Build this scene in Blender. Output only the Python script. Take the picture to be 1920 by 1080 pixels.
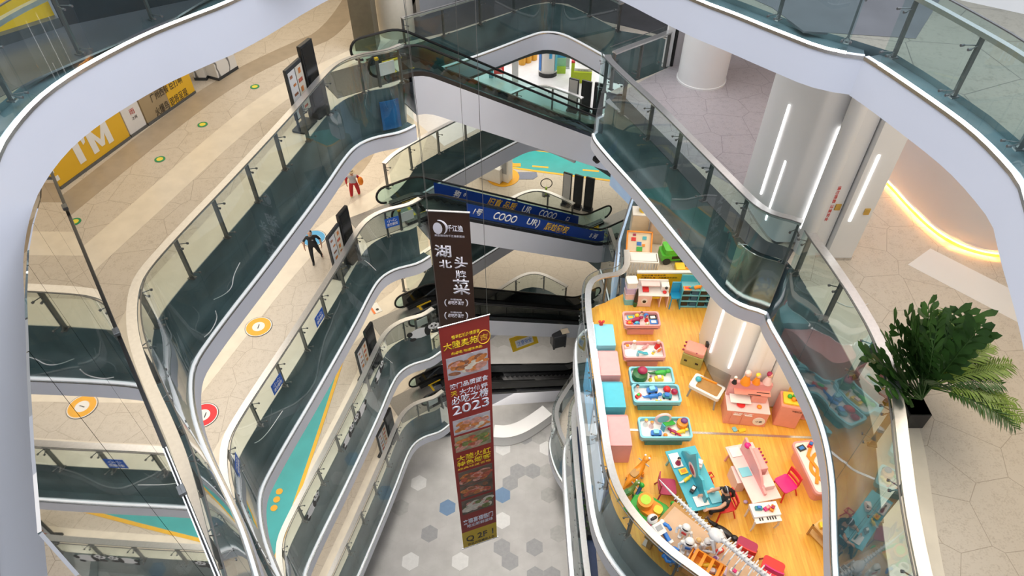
import bpy, bmesh, math, random
from mathutils import Vector, Matrix
from mathutils.geometry import tessellate_polygon
random.seed(7)
for _o in list(bpy.data.objects):
    bpy.data.objects.remove(_o)
SC = bpy.context.scene
COL = SC.collection
PI = math.pi

# ------------------------------------------------------------------ camera, world, lights, exposure
CZ = 33.8                       # eye height above the ground floor
cam_data = bpy.data.cameras.new('camera')
cam_data.lens = 24.0
cam_data.sensor_width = 36.0
cam_data.clip_start = 0.05
cam_data.clip_end = 300
cam = bpy.data.objects.new('camera', cam_data)
COL.objects.link(cam)
cam.location = (0, 0, CZ)
cam.rotation_euler = (math.radians(45), 0, 0)
SC.camera = cam

SC.view_settings.view_transform = 'Standard'
SC.view_settings.look = 'None'
SC.view_settings.gamma = 1.0
SC.view_settings.use_curve_mapping = False
SC.view_settings.exposure = 0.04

world = bpy.data.worlds.new('world')
SC.world = world
world.use_nodes = True
world.node_tree.nodes['Background'].inputs[0].default_value = (0.83, 0.87, 1.0, 1)
world.node_tree.nodes['Background'].inputs[1].default_value = 0.80

# floor heights (z of the walking surface)
ZA, ZB, ZC, ZD, ZE = CZ - 3.72, CZ - 10.6, CZ - 16.4, CZ - 22.2, CZ - 28.0


def area(name, loc, size, power, col=(1, 1, 1), rot=(0, 0, 0), spread=180):
    l = bpy.data.lights.new(name, 'AREA')
    l.shape = 'RECTANGLE'
    l.size, l.size_y = size
    l.energy = power
    l.color = col
    l.spread = math.radians(spread)
    o = bpy.data.objects.new(name, l)
    COL.objects.link(o)
    o.location = loc
    o.rotation_euler = rot
    return o


WARM = (1.0, 0.84, 0.62)
WHITE = (1.0, 0.93, 0.84)
COOL = (0.88, 0.92, 1.0)
# the atrium roof light
area('roof_light', (1, 10, CZ + 12), (24, 30), 8200, COOL)
# ceiling lamps of each storey: gallery at the left, at the back and at the right
area('atrium_fill', (0, 19, ZA - 0.75), (8, 7), 560, COOL)  # added fill light under the top slab, no fixture modelled
area('gallery_lamps_yellow', (-9.4, 14.0, ZA - 0.75), (4.6, 20), 400, WARM)
area('gallery_lamps_landing', (-7.0, 23.5, ZA - 0.75), (7, 6), 360, WARM)
for _z, _p in ((ZB - 2.3, 470), (ZC - 2.3, 410), (ZD - 2.3, 290)):
    area('gallery_lamps', (-9.6, 14.5, _z), (4.0, 20), _p, (1.0, 0.90, 0.77))
    area('landing_lamps', (-6.2, 24.5, _z), (4.5, 7), _p * 0.5, (1.0, 0.84, 0.64))
    if _z < ZB - 3:
        area('back_lamps', (2.5, 33.5, _z), (12, 7), _p * 1.15, (1.0, 0.91, 0.77))
area('ground_lamps', (-1, 24.5, ZE - 2.4), (7, 8), 300, WHITE)
area('ground_fill', (-0.9, 15.5, ZA - 0.75), (3.2, 11), 620, WHITE, spread=48)  # added narrow beam that brightens the ground floor, source unseen
area('shop_lamps_back', (2.5, 34, ZB - 2.25), (14, 9), 620, (1, 0.98, 0.96))
area('right_gallery_lamps', (8.5, 15.5, ZA - 0.75), (5, 11), 300, (1.0, 0.90, 0.87))
area('right_gallery_lamps_warm', (9.6, 6.5, ZA - 0.75), (3.2, 9), 290, (1.0, 0.86, 0.66))
area('toy_shop_lamps', (6.6, 10.5, ZB - 2.2), (6.6, 9.5), 340, (1.0, 0.84, 0.62))
area('toy_shop_lamps_back', (6.8, 18.5, ZB - 2.2), (4.5, 5), 170, (1.0, 0.90, 0.76))
area('upper_floor_lamps', (9, 10, ZA + 5), (4, 12), 90, WHITE)
area('upper_floor_lamps_far', (-9, 11, ZA + 5), (4, 12), 90, WHITE)


# ------------------------------------------------------------------ helpers
def at(u, v, z):
    """point of the place at height z that the photograph shows at pixel (u, v)"""
    h = CZ - z
    w = (v - 540.0) / 1280.0
    return Vector((h * (u - 960.0) / 1280.0 * 1.41421356 / (1 + w), h * (1 - w) / (1 + w), z))


def xy(u, v, z):
    p = at(u, v, z)
    return (p.x, p.y)


MATS = {}


def mat(name, col, rough=0.5, metal=0.0, emit=0.0, ecol=None, var=0.0, scale=6.0, spec=0.5, bump=0.0, coat=0.0):
    if name in MATS:
        return MATS[name]
    m = bpy.data.materials.new(name)
    m.use_nodes = True
    nt = m.node_tree
    b = nt.nodes['Principled BSDF']
    c4 = (col[0], col[1], col[2], 1)
    b.inputs['Base Color'].default_value = c4
    b.inputs['Roughness'].default_value = rough
    b.inputs['Metallic'].default_value = metal
    b.inputs['Specular IOR Level'].default_value = spec
    if coat:
        b.inputs['Coat Weight'].default_value = coat
        b.inputs['Coat Roughness'].default_value = 0.08
    if emit:
        e = ecol or col
        b.inputs['Emission Color'].default_value = (e[0], e[1], e[2], 1)
        b.inputs['Emission Strength'].default_value = emit
    if var or bump:
        tc = nt.nodes.new('ShaderNodeTexCoord')
        n = nt.nodes.new('ShaderNodeTexNoise')
        n.inputs['Scale'].default_value = scale
        n.inputs['Detail'].default_value = 4
        nt.links.new(tc.outputs['Object'], n.inputs['Vector'])
        if var:
            r = nt.nodes.new('ShaderNodeValToRGB')
            r.color_ramp.elements[0].position = 0.3
            r.color_ramp.elements[1].position = 0.7
            r.color_ramp.elements[0].color = tuple(max(0, x * (1 - var)) for x in col) + (1,)
            r.color_ramp.elements[1].color = tuple(min(1, x * (1 + var)) for x in col) + (1,)
            nt.links.new(n.outputs['Fac'], r.inputs['Fac'])
            nt.links.new(r.outputs['Color'], b.inputs['Base Color'])
        if bump:
            bp = nt.nodes.new('ShaderNodeBump')
            bp.inputs['Strength'].default_value = bump
            bp.inputs['Distance'].default_value = 0.01
            nt.links.new(n.outputs['Fac'], bp.inputs['Height'])
            nt.links.new(bp.outputs['Normal'], b.inputs['Normal'])
    MATS[name] = m
    return m


def glass(name, tint=(0.86, 0.93, 0.91), refl=1.0, rough=0.02, ior=1.5):
    if name in MATS:
        return MATS[name]
    m = bpy.data.materials.new(name)
    m.use_nodes = True
    nt = m.node_tree
    for n in list(nt.nodes):
        nt.nodes.remove(n)
    out = nt.nodes.new('ShaderNodeOutputMaterial')
    mix = nt.nodes.new('ShaderNodeMixShader')
    tr = nt.nodes.new('ShaderNodeBsdfTransparent')
    tr.inputs[0].default_value = (*tint, 1)
    gl = nt.nodes.new('ShaderNodeBsdfGlossy')
    gl.inputs['Color'].default_value = (refl, refl, refl, 1)
    gl.inputs['Roughness'].default_value = rough
    fr = nt.nodes.new('ShaderNodeFresnel')
    fr.inputs['IOR'].default_value = ior
    geo = nt.nodes.new('ShaderNodeNewGeometry')
    inv = nt.nodes.new('ShaderNodeMath'); inv.operation = 'SUBTRACT'; inv.inputs[0].default_value = 1.0
    mul = nt.nodes.new('ShaderNodeMath'); mul.operation = 'MULTIPLY'
    nt.links.new(geo.outputs['Backfacing'], inv.inputs[1])
    nt.links.new(fr.outputs[0], mul.inputs[0]); nt.links.new(inv.outputs[0], mul.inputs[1])
    nt.links.new(mul.outputs[0], mix.inputs[0])
    nt.links.new(tr.outputs[0], mix.inputs[1])
    nt.links.new(gl.outputs[0], mix.inputs[2])
    nt.links.new(mix.outputs[0], out.inputs[0])
    MATS[name] = m
    return m


class MB:
    def __init__(self):
        self.v, self.f, self.m, self.s = [], [], [], []

    def face(self, idx, mi=0, sm=False):
        self.f.append(tuple(idx)); self.m.append(mi); self.s.append(sm)

    def verts(self, pts):
        b = len(self.v)
        self.v.extend([tuple(p) for p in pts])
        return b

    def box(self, c, s, rz=0.0, mi=0, M=None):
        hx, hy, hz = s[0] / 2, s[1] / 2, s[2] / 2
        R = Matrix.Rotation(rz, 3, 'Z') if M is None else M
        c = Vector(c)
        b = self.verts([c + R @ Vector((x, y, z)) for x, y, z in
                        ((-hx, -hy, -hz), (hx, -hy, -hz), (hx, hy, -hz), (-hx, hy, -hz),
                         (-hx, -hy, hz), (hx, -hy, hz), (hx, hy, hz), (-hx, hy, hz))])
        for q in ((0, 3, 2, 1), (4, 5, 6, 7), (0, 1, 5, 4), (1, 2, 6, 5), (2, 3, 7, 6), (3, 0, 4, 7)):
            self.face([b + i for i in q], mi)
        return self

    def quad(self, pts, mi=0):
        b = self.verts(pts)
        self.face(range(b, b + len(pts)), mi)
        return self

    def prism(self, poly, z0, z1, mi=0, mtop=None, mside=None, sm=False):
        n = len(poly)
        b = self.verts([(p[0], p[1], z0) for p in poly] + [(p[0], p[1], z1) for p in poly])
        self.face([b + i for i in range(n)][::-1], mi)
        self.face([b + n + i for i in range(n)], mi if mtop is None else mtop)
        for i in range(n):
            j = (i + 1) % n
            self.face((b + i, b + j, b + n + j, b + n + i), mi if mside is None else mside, sm)
        return self

    def rbox(self, c, s, r=0.05, rz=0.0, mi=0, n=4):
        """box with rounded corners in plan, c = centre of its base"""
        hx, hy = s[0] / 2, s[1] / 2
        r = min(r, hx * 0.999, hy * 0.999)
        pts = []
        for cx, cy, a0 in ((hx - r, hy - r, 0), (-hx + r, hy - r, 90), (-hx + r, -hy + r, 180), (hx - r, -hy + r, 270)):
            for k in range(n + 1):
                a = math.radians(a0 + 90 * k / n)
                pts.append((cx + r * math.cos(a), cy + r * math.sin(a)))
        ca, sa = math.cos(rz), math.sin(rz)
        pts = [(c[0] + x * ca - y * sa, c[1] + x * sa + y * ca) for x, y in pts]
        return self.prism(pts, c[2], c[2] + s[2], mi)

    def tube(self, path, r, n=8, mi=0, caps=True, closed=False):
        P = [Vector(p) for p in path]
        R = r if isinstance(r, (list, tuple)) else [r] * len(P)
        rings = []
        up = None
        N = len(P)
        for i, p in enumerate(P):
            if closed:
                t = P[(i + 1) % N] - P[i - 1]
            else:
                t = P[min(i + 1, N - 1)] - P[max(i - 1, 0)]
            if t.length < 1e-9:
                t = Vector((0, 0, 1))
            t.normalize()
            if up is None:
                a = Vector((0, 0, 1)) if abs(t.z) < 0.9 else Vector((1, 0, 0))
                up = (a - t * a.dot(t)).normalized()
            else:
                up = up - t * up.dot(t)
                up = up.normalized() if up.length > 1e-6 else t.orthogonal().normalized()
            s = t.cross(up)
            rings.append(self.verts([p + (up * math.cos(2 * PI * k / n) + s * math.sin(2 * PI * k / n)) * R[i] for k in range(n)]))
        for i in range(N if closed else N - 1):
            a, b = rings[i], rings[(i + 1) % N]
            for k in range(n):
                l = (k + 1) % n
                self.face((a + k, a + l, b + l, b + k), mi, True)
        if caps and not closed:
            self.face([rings[0] + k for k in range(n)][::-1], mi)
            self.face([rings[-1] + k for k in range(n)], mi)
        return self

    def cyl(self, p0, p1, r0, r1=None, n=16, mi=0):
        return self.tube([p0, p1], [r0, r0 if r1 is None else r1], n, mi)

    def lathe(self, prof, c=(0, 0, 0), n=20, mi=0):
        rings = []
        for r, z in prof:
            rings.append(self.verts([(c[0] + r * math.cos(2 * PI * k / n), c[1] + r * math.sin(2 * PI * k / n), c[2] + z) for k in range(n)]))
        for a, b in zip(rings, rings[1:]):
            for k in range(n):
                l = (k + 1) % n
                self.face((a + k, a + l, b + l, b + k), mi, True)
        self.face([rings[0] + k for k in range(n)][::-1], mi)
        self.face([rings[-1] + k for k in range(n)], mi)
        return self

    def ball(self, c, r, nu=12, nv=8, mi=0, M=None):
        if not isinstance(r, (list, tuple)):
            r = (r, r, r)
        c = Vector(c)
        R = M or Matrix.Identity(3)
        top = self.verts([c + R @ Vector((0, 0, r[2]))])
        rings = []
        for j in range(1, nv):
            th = PI * j / nv
            rings.append(self.verts([c + R @ Vector((r[0] * math.sin(th) * math.cos(2 * PI * k / nu), r[1] * math.sin(th) * math.sin(2 * PI * k / nu), r[2] * math.cos(th))) for k in range(nu)]))
        bot = self.verts([c + R @ Vector((0, 0, -r[2]))])
        for k in range(nu):
            l = (k + 1) % nu
            self.face((top, rings[0] + k, rings[0] + l), mi, True)
            for a, b in zip(rings, rings[1:]):
                self.face((a + k, b + k, b + l, a + l), mi, True)
            self.face((rings[-1] + k, bot, rings[-1] + l), mi, True)
        return self

    def strip(self, path, o0, o1, z0, z1, mi=0, side=1, sm=True, zf=None):
        """rectangular section swept along a plan path; offsets grow towards the solid side"""
        A, B = offset(path, o0 * side), offset(path, o1 * side)
        n = len(path)
        zz0 = [z0] * n if zf is None else [z0 + z for z in zf]
        zz1 = [z1] * n if zf is None else [z1 + z for z in zf]
        b = self.verts([(A[i][0], A[i][1], zz0[i]) for i in range(n)] + [(B[i][0], B[i][1], zz0[i]) for i in range(n)]
                       + [(B[i][0], B[i][1], zz1[i]) for i in range(n)] + [(A[i][0], A[i][1], zz1[i]) for i in range(n)])
        for i in range(n - 1):
            for a, c in ((0, 1), (1, 2), (2, 3), (3, 0)):
                q = (b + a * n + i, b + c * n + i, b + c * n + i + 1, b + a * n + i + 1)
                self.face(q[::-1] if side > 0 else q, mi, sm and a in (1, 3))
        e = [b, b + n, b + 2 * n, b + 3 * n]
        self.face(e, mi)
        self.face([x + n - 1 for x in e][::-1], mi)
        return self

    def build(self, name, mats, parent=None, loc=None, rz=0.0, bevel=0.0, M=None):
        me = bpy.data.meshes.new(name)
        me.from_pydata(self.v, [], self.f)
        if not isinstance(mats, (list, tuple)):
            mats = [mats]
        for m in mats:
            me.materials.append(m)
        me.polygons.foreach_set('material_index', self.m)
        me.polygons.foreach_set('use_smooth', self.s)
        bm = bmesh.new()
        bm.from_mesh(me)
        bmesh.ops.recalc_face_normals(bm, faces=bm.faces)
        bm.to_mesh(me)
        bm.free()
        me.update()
        if any(self.s):
            me.set_sharp_from_angle(angle=math.radians(38))
        o = bpy.data.objects.new(name, me)
        COL.objects.link(o)
        if parent is not None:
            o.parent = parent
        if loc is not None:
            o.location = loc
        if rz:
            o.rotation_euler = (0, 0, rz)
        if M is not None:
            o.matrix_basis = M
        if bevel:
            md = o.modifiers.new('bevel', 'BEVEL')
            md.width = bevel
            md.segments = 2
            md.limit_method = 'ANGLE'
        return o


def tag(o, label, cat, group=None, kind=None):
    o['label'] = label
    o['category'] = cat
    if group:
        o['group'] = group
    if kind:
        o['kind'] = kind
    return o


def thing(name, label, cat, loc=(0, 0, 0), rz=0.0, group=None):
    o = bpy.data.objects.new(name, None)
    COL.objects.link(o)
    o.empty_display_size = 0.2
    o.location = loc
    o.rotation_euler = (0, 0, rz)
    return tag(o, label, cat, group)


def struct(o, label=None, cat=None):
    o['kind'] = 'structure'
    if label:
        o['label'] = label
        o['category'] = cat
    return o


def kids(o):
    return [c for c in bpy.data.objects if c.parent == o]


def dup(root, loc, rz=None, label=None):
    r = root.copy(); COL.objects.link(r); r.location = loc
    if rz is not None:
        r.rotation_euler = (0, 0, rz)
    if label:
        r['label'] = label
    for ch in kids(root):
        c = ch.copy(); COL.objects.link(c); c.parent = r
        for g in kids(ch):
            d = g.copy(); COL.objects.link(d); d.parent = c
    return r


def offset(path, d):
    n = len(path)
    out = []
    for i in range(n):
        p0, p1 = path[max(i - 1, 0)], path[min(i + 1, n - 1)]
        dx, dy = p1[0] - p0[0], p1[1] - p0[1]
        l = math.hypot(dx, dy) or 1
        out.append((path[i][0] - dy / l * d, path[i][1] + dx / l * d))
    return out


def smooth(path, step=0.22, it=2):
    """corner-cut then resampled at even steps"""
    P = [tuple(p) for p in path]
    for _ in range(it):
        Q = [P[0]]
        for a, b in zip(P, P[1:]):
            Q.append(tuple(x * .75 + y * .25 for x, y in zip(a, b)))
            Q.append(tuple(x * .25 + y * .75 for x, y in zip(a, b)))
        Q.append(P[-1])
        P = Q
    return resample(P, step)


def resample(P, step):
    L = [0]
    for a, b in zip(P, P[1:]):
        L.append(L[-1] + math.dist(a, b))
    n = max(2, int(round(L[-1] / step)) + 1)
    out, j = [], 0
    for i in range(n):
        s = L[-1] * i / (n - 1)
        while j < len(L) - 2 and L[j + 1] < s:
            j += 1
        t = (s - L[j]) / max(L[j + 1] - L[j], 1e-9)
        out.append(tuple(P[j][k] + (P[j + 1][k] - P[j][k]) * t for k in range(len(P[j]))))
    return out


def text_obj(name, s, material, parent, M, w=None, h=None, depth=0.004, outline=0.0):
    """lettering as flat raised geometry; M places its centre, X along the line, Y up, Z out"""
    cu = bpy.data.curves.new(name, 'FONT')
    cu.body = s
    cu.align_x = 'CENTER'
    cu.align_y = 'CENTER'
    cu.size = 1.0
    cu.extrude = 0.0
    cu.offset = outline
    cu.resolution_u = 3
    t = bpy.data.objects.new(name + '_tmp', cu)
    COL.objects.link(t)
    bpy.context.view_layer.update()
    dg = bpy.context.evaluated_depsgraph_get()
    me = bpy.data.meshes.new_from_object(t.evaluated_get(dg))
    bpy.data.objects.remove(t)
    bpy.data.curves.remove(cu)
    if not me.vertices:
        return None
    xs = [v.co.x for v in me.vertices]; ys = [v.co.y for v in me.vertices]
    cx, cy = (min(xs) + max(xs)) / 2, (min(ys) + max(ys)) / 2
    W, H = max(xs) - min(xs), max(ys) - min(ys)
    sx = w / W if w else None
    sy = h / H if h else None
    sx = sx or sy
    sy = sy or sx
    for v in me.vertices:
        v.co = ((v.co.x - cx) * sx, (v.co.y - cy) * sy, 0)
    bm = bmesh.new(); bm.from_mesh(me)
    r = bmesh.ops.extrude_face_region(bm, geom=list(bm.faces))
    for v in [g for g in r['geom'] if isinstance(g, bmesh.types.BMVert)]:
        v.co.z = depth
    bmesh.ops.recalc_face_normals(bm, faces=bm.faces)
    bm.to_mesh(me); bm.free()
    me.name = name
    me.materials.clear()
    me.materials.append(material)
    o = bpy.data.objects.new(name, me)
    COL.objects.link(o)
    o.parent = parent
    o.matrix_basis = M
    return o


def frame(o, x, y):
    """4x4 placing matrix: origin o, local X along x, local Y along y"""
    x = Vector(x).normalized()
    y = Vector(y)
    z = x.cross(y).normalized()
    y = z.cross(x).normalized()
    M = Matrix.Identity(4)
    for i in range(3):
        M[i][0], M[i][1], M[i][2], M[i][3] = x[i], y[i], z[i], o[i]
    return M


# ------------------------------------------------------------------ materials
def tile_mat(name, c1, c2, joint, scale=1.0, rough=0.35, warp=True):
    m = bpy.data.materials.new(name)
    m.use_nodes = True
    nt = m.node_tree
    b = nt.nodes['Principled BSDF']
    b.inputs['Roughness'].default_value = rough
    g = nt.nodes.new('ShaderNodeNewGeometry')
    v = nt.nodes.new('ShaderNodeTexVoronoi')
    v.feature = 'DISTANCE_TO_EDGE'
    v.voronoi_dimensions = '2D'
    v.inputs['Scale'].default_value = scale
    v.inputs['Randomness'].default_value = 0.55
    nt.links.new(g.outputs['Position'], v.inputs['Vector'])
    lt = nt.nodes.new('ShaderNodeMath'); lt.operation = 'LESS_THAN'
    lt.inputs[1].default_value = 0.006
    nt.links.new(v.outputs['Distance'], lt.inputs[0])
    n = nt.nodes.new('ShaderNodeTexNoise')
    n.inputs['Scale'].default_value = 7
    n.inputs['Detail'].default_value = 8
    n.inputs['Roughness'].default_value = 0.65
    nt.links.new(g.outputs['Position'], n.inputs['Vector'])
    n2 = nt.nodes.new('ShaderNodeTexNoise')
    n2.inputs['Scale'].default_value = 30
    n2.inputs['Detail'].default_value = 5
    nt.links.new(g.outputs['Position'], n2.inputs['Vector'])
    ad = nt.nodes.new('ShaderNodeMath'); ad.operation = 'ADD'
    nt.links.new(n.outputs['Fac'], ad.inputs[0]); nt.links.new(n2.outputs['Fac'], ad.inputs[1])
    r = nt.nodes.new('ShaderNodeValToRGB')
    r.color_ramp.elements[0].position = 0.66; r.color_ramp.elements[0].color = (*c1, 1)
    r.color_ramp.elements[1].position = 1.34; r.color_ramp.elements[1].color = (*c2, 1)
    hv = nt.nodes.new('ShaderNodeMath'); hv.operation = 'MULTIPLY'; hv.inputs[1].default_value = 1.0
    nt.links.new(ad.outputs[0], hv.inputs[0]); nt.links.new(hv.outputs[0], r.inputs['Fac'])
    mx = nt.nodes.new('ShaderNodeMixRGB')
    nt.links.new(lt.outputs[0], mx.inputs[0]); nt.links.new(r.outputs['Color'], mx.inputs[1])
    mx.inputs[2].default_value = (*joint, 1)
    nt.links.new(mx.outputs[0], b.inputs['Base Color'])
    MATS[name] = m
    return m


M_BEIGE = tile_mat('beige_stone', (0.47, 0.41, 0.335), (0.62, 0.56, 0.475), (0.40, 0.345, 0.275))
M_GREY = tile_mat('grey_stone', (0.42, 0.385, 0.36), (0.58, 0.54, 0.50), (0.36, 0.33, 0.30))
M_LILAC = tile_mat('lilac_lit_stone', (0.31, 0.28, 0.29), (0.43, 0.39, 0.40), (0.23, 0.2, 0.21))  # stone colour with the lilac tone of the lighting mixed in
M_TAUPE = mat('taupe_stone_band', (0.40, 0.335, 0.255), 0.35, var=0.08, scale=3)
M_CREAM = mat('cream_stone_band', (0.78, 0.715, 0.60), 0.22, var=0.05, scale=3)
M_OLIVE = tile_mat('olive_stone', (0.13, 0.125, 0.095), (0.20, 0.19, 0.15), (0.09, 0.085, 0.07))
M_WHITEFLOOR = mat('white_shop_floor', (0.80, 0.80, 0.80), 0.18, var=0.03)
M_DARKFLOOR = mat('dark_stone', (0.075, 0.078, 0.085), 0.3, var=0.15, scale=2)
M_FASCIA = mat('white_fascia_paint', (0.735, 0.75, 0.815), 0.45, var=0.015, scale=1)
M_WHITE = mat('white_paint', (0.80, 0.79, 0.77), 0.4, var=0.02, scale=1)
M_CEIL = mat('ceiling_white', (0.74, 0.74, 0.74), 0.6, var=0.02)
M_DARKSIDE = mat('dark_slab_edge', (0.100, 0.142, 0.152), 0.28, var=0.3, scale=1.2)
M_STEEL = mat('brushed_steel', (0.62, 0.61, 0.60), 0.27, 1.0, var=0.06, scale=14)
M_STEELWARM = mat('pale_steel_rail', (0.66, 0.66, 0.655), 0.3, 0.85, var=0.05, scale=14)
M_POST = mat('post_steel', (0.15, 0.155, 0.155), 0.42, 0.6, var=0.1, scale=9)
M_LED = mat('white_led', (1, 1, 1), 0.5, emit=5.0, ecol=(1.0, 0.98, 0.94))
M_LEDSOFT = mat('edge_light_profile', (0.85, 0.86, 0.87), 0.35, emit=0.35, ecol=(1, 1, 1))
M_LEDHOT = mat('column_led', (1, 1, 1), 0.5, emit=4.0)
M_LEDMID = mat('white_led_tape', (1, 1, 1), 0.5, emit=2.2, ecol=(0.92, 0.97, 1.0))
M_AMBER = mat('amber_led', (1.0, 0.55, 0.08), 0.5, emit=1.25, ecol=(1.0, 0.36, 0.02))
M_GLASS = glass('balustrade_glass', (0.90, 0.945, 0.935))
M_GLASSTEAL = glass('balustrade_glass_teal', (0.84, 0.92, 0.92))
M_BLACK = mat('black_gloss', (0.012, 0.012, 0.013), 0.22, var=0.2)
M_RUBBER = mat('black_rubber', (0.012, 0.012, 0.012), 0.35, var=0.2)
M_CHAR = mat('charcoal_board', (0.03, 0.036, 0.042), 0.4, var=0.15)
M_YELLOW = mat('safety_yellow', (0.80, 0.52, 0.02), 0.45, var=0.05)
M_MIRROR = mat('mirror_film_glass', (0.66, 0.655, 0.635), 0.015, 1.0, var=0.01)
M_CABLE = mat('white_cable', (0.85, 0.85, 0.83), 0.5, var=0.02)
# ------------------------------------------------------------------ plan of the atrium, storey by storey
zBl, zCl, zDl, zEl = CZ - 12.1, CZ - 17.9, CZ - 23.7, CZ - 29.5     # lower ledges that carry the glass
zBr, zCr, zDr, zEr = CZ - 9.3, CZ - 15.1, CZ - 20.9, CZ - 26.7      # glass tops
LEFT = [xy(u, v, zBl) for u, v in ((757, 246), (740, 251), (700, 258), (665, 274), (640, 305), (607, 355), (500, 498), (433, 583),
                                   (383, 650), (363, 682), (357, 712), (358, 753), (367, 797), (393, 863), (430, 937), (463, 1015))]
LEFT = [(-3.20, 19.66)] + LEFT + [(-4.0, 4.0), (-2.9, 2.2)]
LEFT = LEFT[::-1]                                   # from near to far: solid at the left hand
LEFTS = smooth(LEFT)
NEAR = [(5, -0.5), (3.2, -3.0), (-1.2, -3.0), (-2.9, 2.2)]
BACKB = [(-3.5, 21.95), (-1.92, 23.05), (-0.65, 24.05), (0.75, 25.25), (1.25, 25.55), (1.9, 25.4), (2.5, 24.7), (3.1, 23.9), (3.6, 23.2)]
BACKBS = smooth(BACKB)
RIGHTB = [xy(u, v, zBl) for u, v in ((1105, 250), (1140, 293), (1203, 362), (1280, 457), (1330, 518), (1352, 545), (1375, 565), (1403, 577),
                                     (1428, 583), (1437, 588))]
RIGHTB2 = [xy(u, v, zBl) for u, v in ((1437, 588), (1443, 607), (1467, 647), (1493, 695), (1507, 722), (1537, 787), (1553, 850), (1561, 910), (1562, 965))] + [(5.6, 4.6), (5.2, 2.5), (5.0, -0.5)]
SPUR = [(5.6, 21.6), (4.7, 20.75), (3.3, 19.75), (2.75, 19.3)]
RB1 = smooth([(2.75, 19.3), (2.56, 19.05)] + RIGHTB[1:])
RB2 = smooth(RIGHTB2)
SPURS = smooth(SPUR)
BACKC = [(-4.75, 21.9), (-4.5, 22.5), (-3.6, 23.55), (-2.7, 24.5), (-1.2, 25.95), (0.1, 27.2), (0.8, 27.75), (1.5, 27.85), (2.3, 27.3), (2.95, 26.75)]
BACKCS = smooth(BACKC)
STRIPC = [(4.45, 25.1), (5.38, 23.2), (4.6, 21.0), (3.9, 18.8), (3.62, 17.0)]
RIGHTC = [(3.62, 17.0), (3.55, 16.05), (2.95, 15.98), (2.5, 15.78), (2.22, 15.35), (2.13, 14.6), (2.13, 13.2), (2.18, 11.5), (2.2, 10.2), (2.24, 9.0), (2.38, 8.2),
          (2.75, 7.45), (3.4, 6.65), (4.2, 6.0), (5.0, 5.2), (5.2, 2.0), (5, -0.5)]
RC0 = resample(STRIPC, 0.25)
RC = smooth(RIGHTC)
RIGHTD = [(4.45, 25.0), (4.75, 22.5), (4.5, 19), (4.0, 16.8), (3.2, 15.75), (2.5, 15.4), (2.15, 14.9), (2.03, 14.2), (2.03, 12), (2.07, 9.5), (2.2, 7), (3.2, 3), (5, -0.5)]
RD = smooth(RIGHTD)
RIGHTE = [(4.4, 24.8), (3.7, 22.4), (3.0, 20.8), (2.25, 19.6), (1.92, 18.9), (1.86, 18.2), (2.08, 17.1), (2.5, 16.3), (3.0, 15.2), (3.1, 12), (3.2, 6), (4, 2), (5, -0.5)]
RE = smooth(RIGHTE)


def dedupe(loop):
    out = []
    for p in loop:
        if not out or math.dist(p, out[-1]) > 1e-3:
            out.append(p)
    return out


# every edge path runs so that the solid floor lies at its left hand; the voids below are walked along them
VOID = {
    'B': dedupe(LEFTS + BACKBS + [(5.2, 22.6)] + SPURS + RB1 + RB2 + NEAR),
    'C': dedupe(LEFTS + BACKCS + [(3.4, 26.4)] + RC0 + RC + NEAR),
    'D': dedupe(LEFTS + BACKCS + [(3.4, 26.4)] + RD + NEAR),
    'E': dedupe(LEFTS + BACKCS + [(3.4, 26.4)] + RE + NEAR),
}
# gallery above: its two edges in the picture
AL = [xy(u, v, CZ - 6.3) for u, v in ((443, 0), (347, 36), (267, 68), (160, 124), (100, 163), (60, 197), (25, 237))]
AL = [(-1.0, 22.0), (-3.2, 20.6), (-5.0, 18.2)] + AL + [(-8.42, 9.5), (-7.95, 8.2), (-7.36, 7.1), (-6.6, 5.7), (-5.8, 4.3), (-4.95, 2.85), (-3.6, 0.5), (-2.2, -3)]
AL = [(x * 0.6, y * 0.6) for x, y in AL[::-1]]
ARR = [xy(u, v, CZ - 6.3) for u, v in ((1303, 0), (1380, 28), (1433, 50), (1487, 71), (1527, 87), (1563, 97), (1597, 103), (1622, 106))]
AR1 = [(0.2, 20.6), (2.4, 18.1)] + ARR
AR2 = [xy(u, v, CZ - 6.3) for u, v in ((1622, 106), (1634, 113), (1680, 143), (1773, 207), (1830, 250), (1880, 300), (1920, 347))] + [(7.6, 7.9), (7.15, 6.4), (6.6, 5.0), (5.6, 3), (4.6, 0), (4, -3)]
AR1, AR2 = [(x * 0.6, y * 0.6) for x, y in AR1], [(x * 0.6, y * 0.6) for x, y in AR2]
ALS, AR1S, AR2S = smooth(AL), smooth(AR1), smooth(AR2)
VOID['A'] = dedupe(ALS + AR1S + AR2S)


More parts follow.
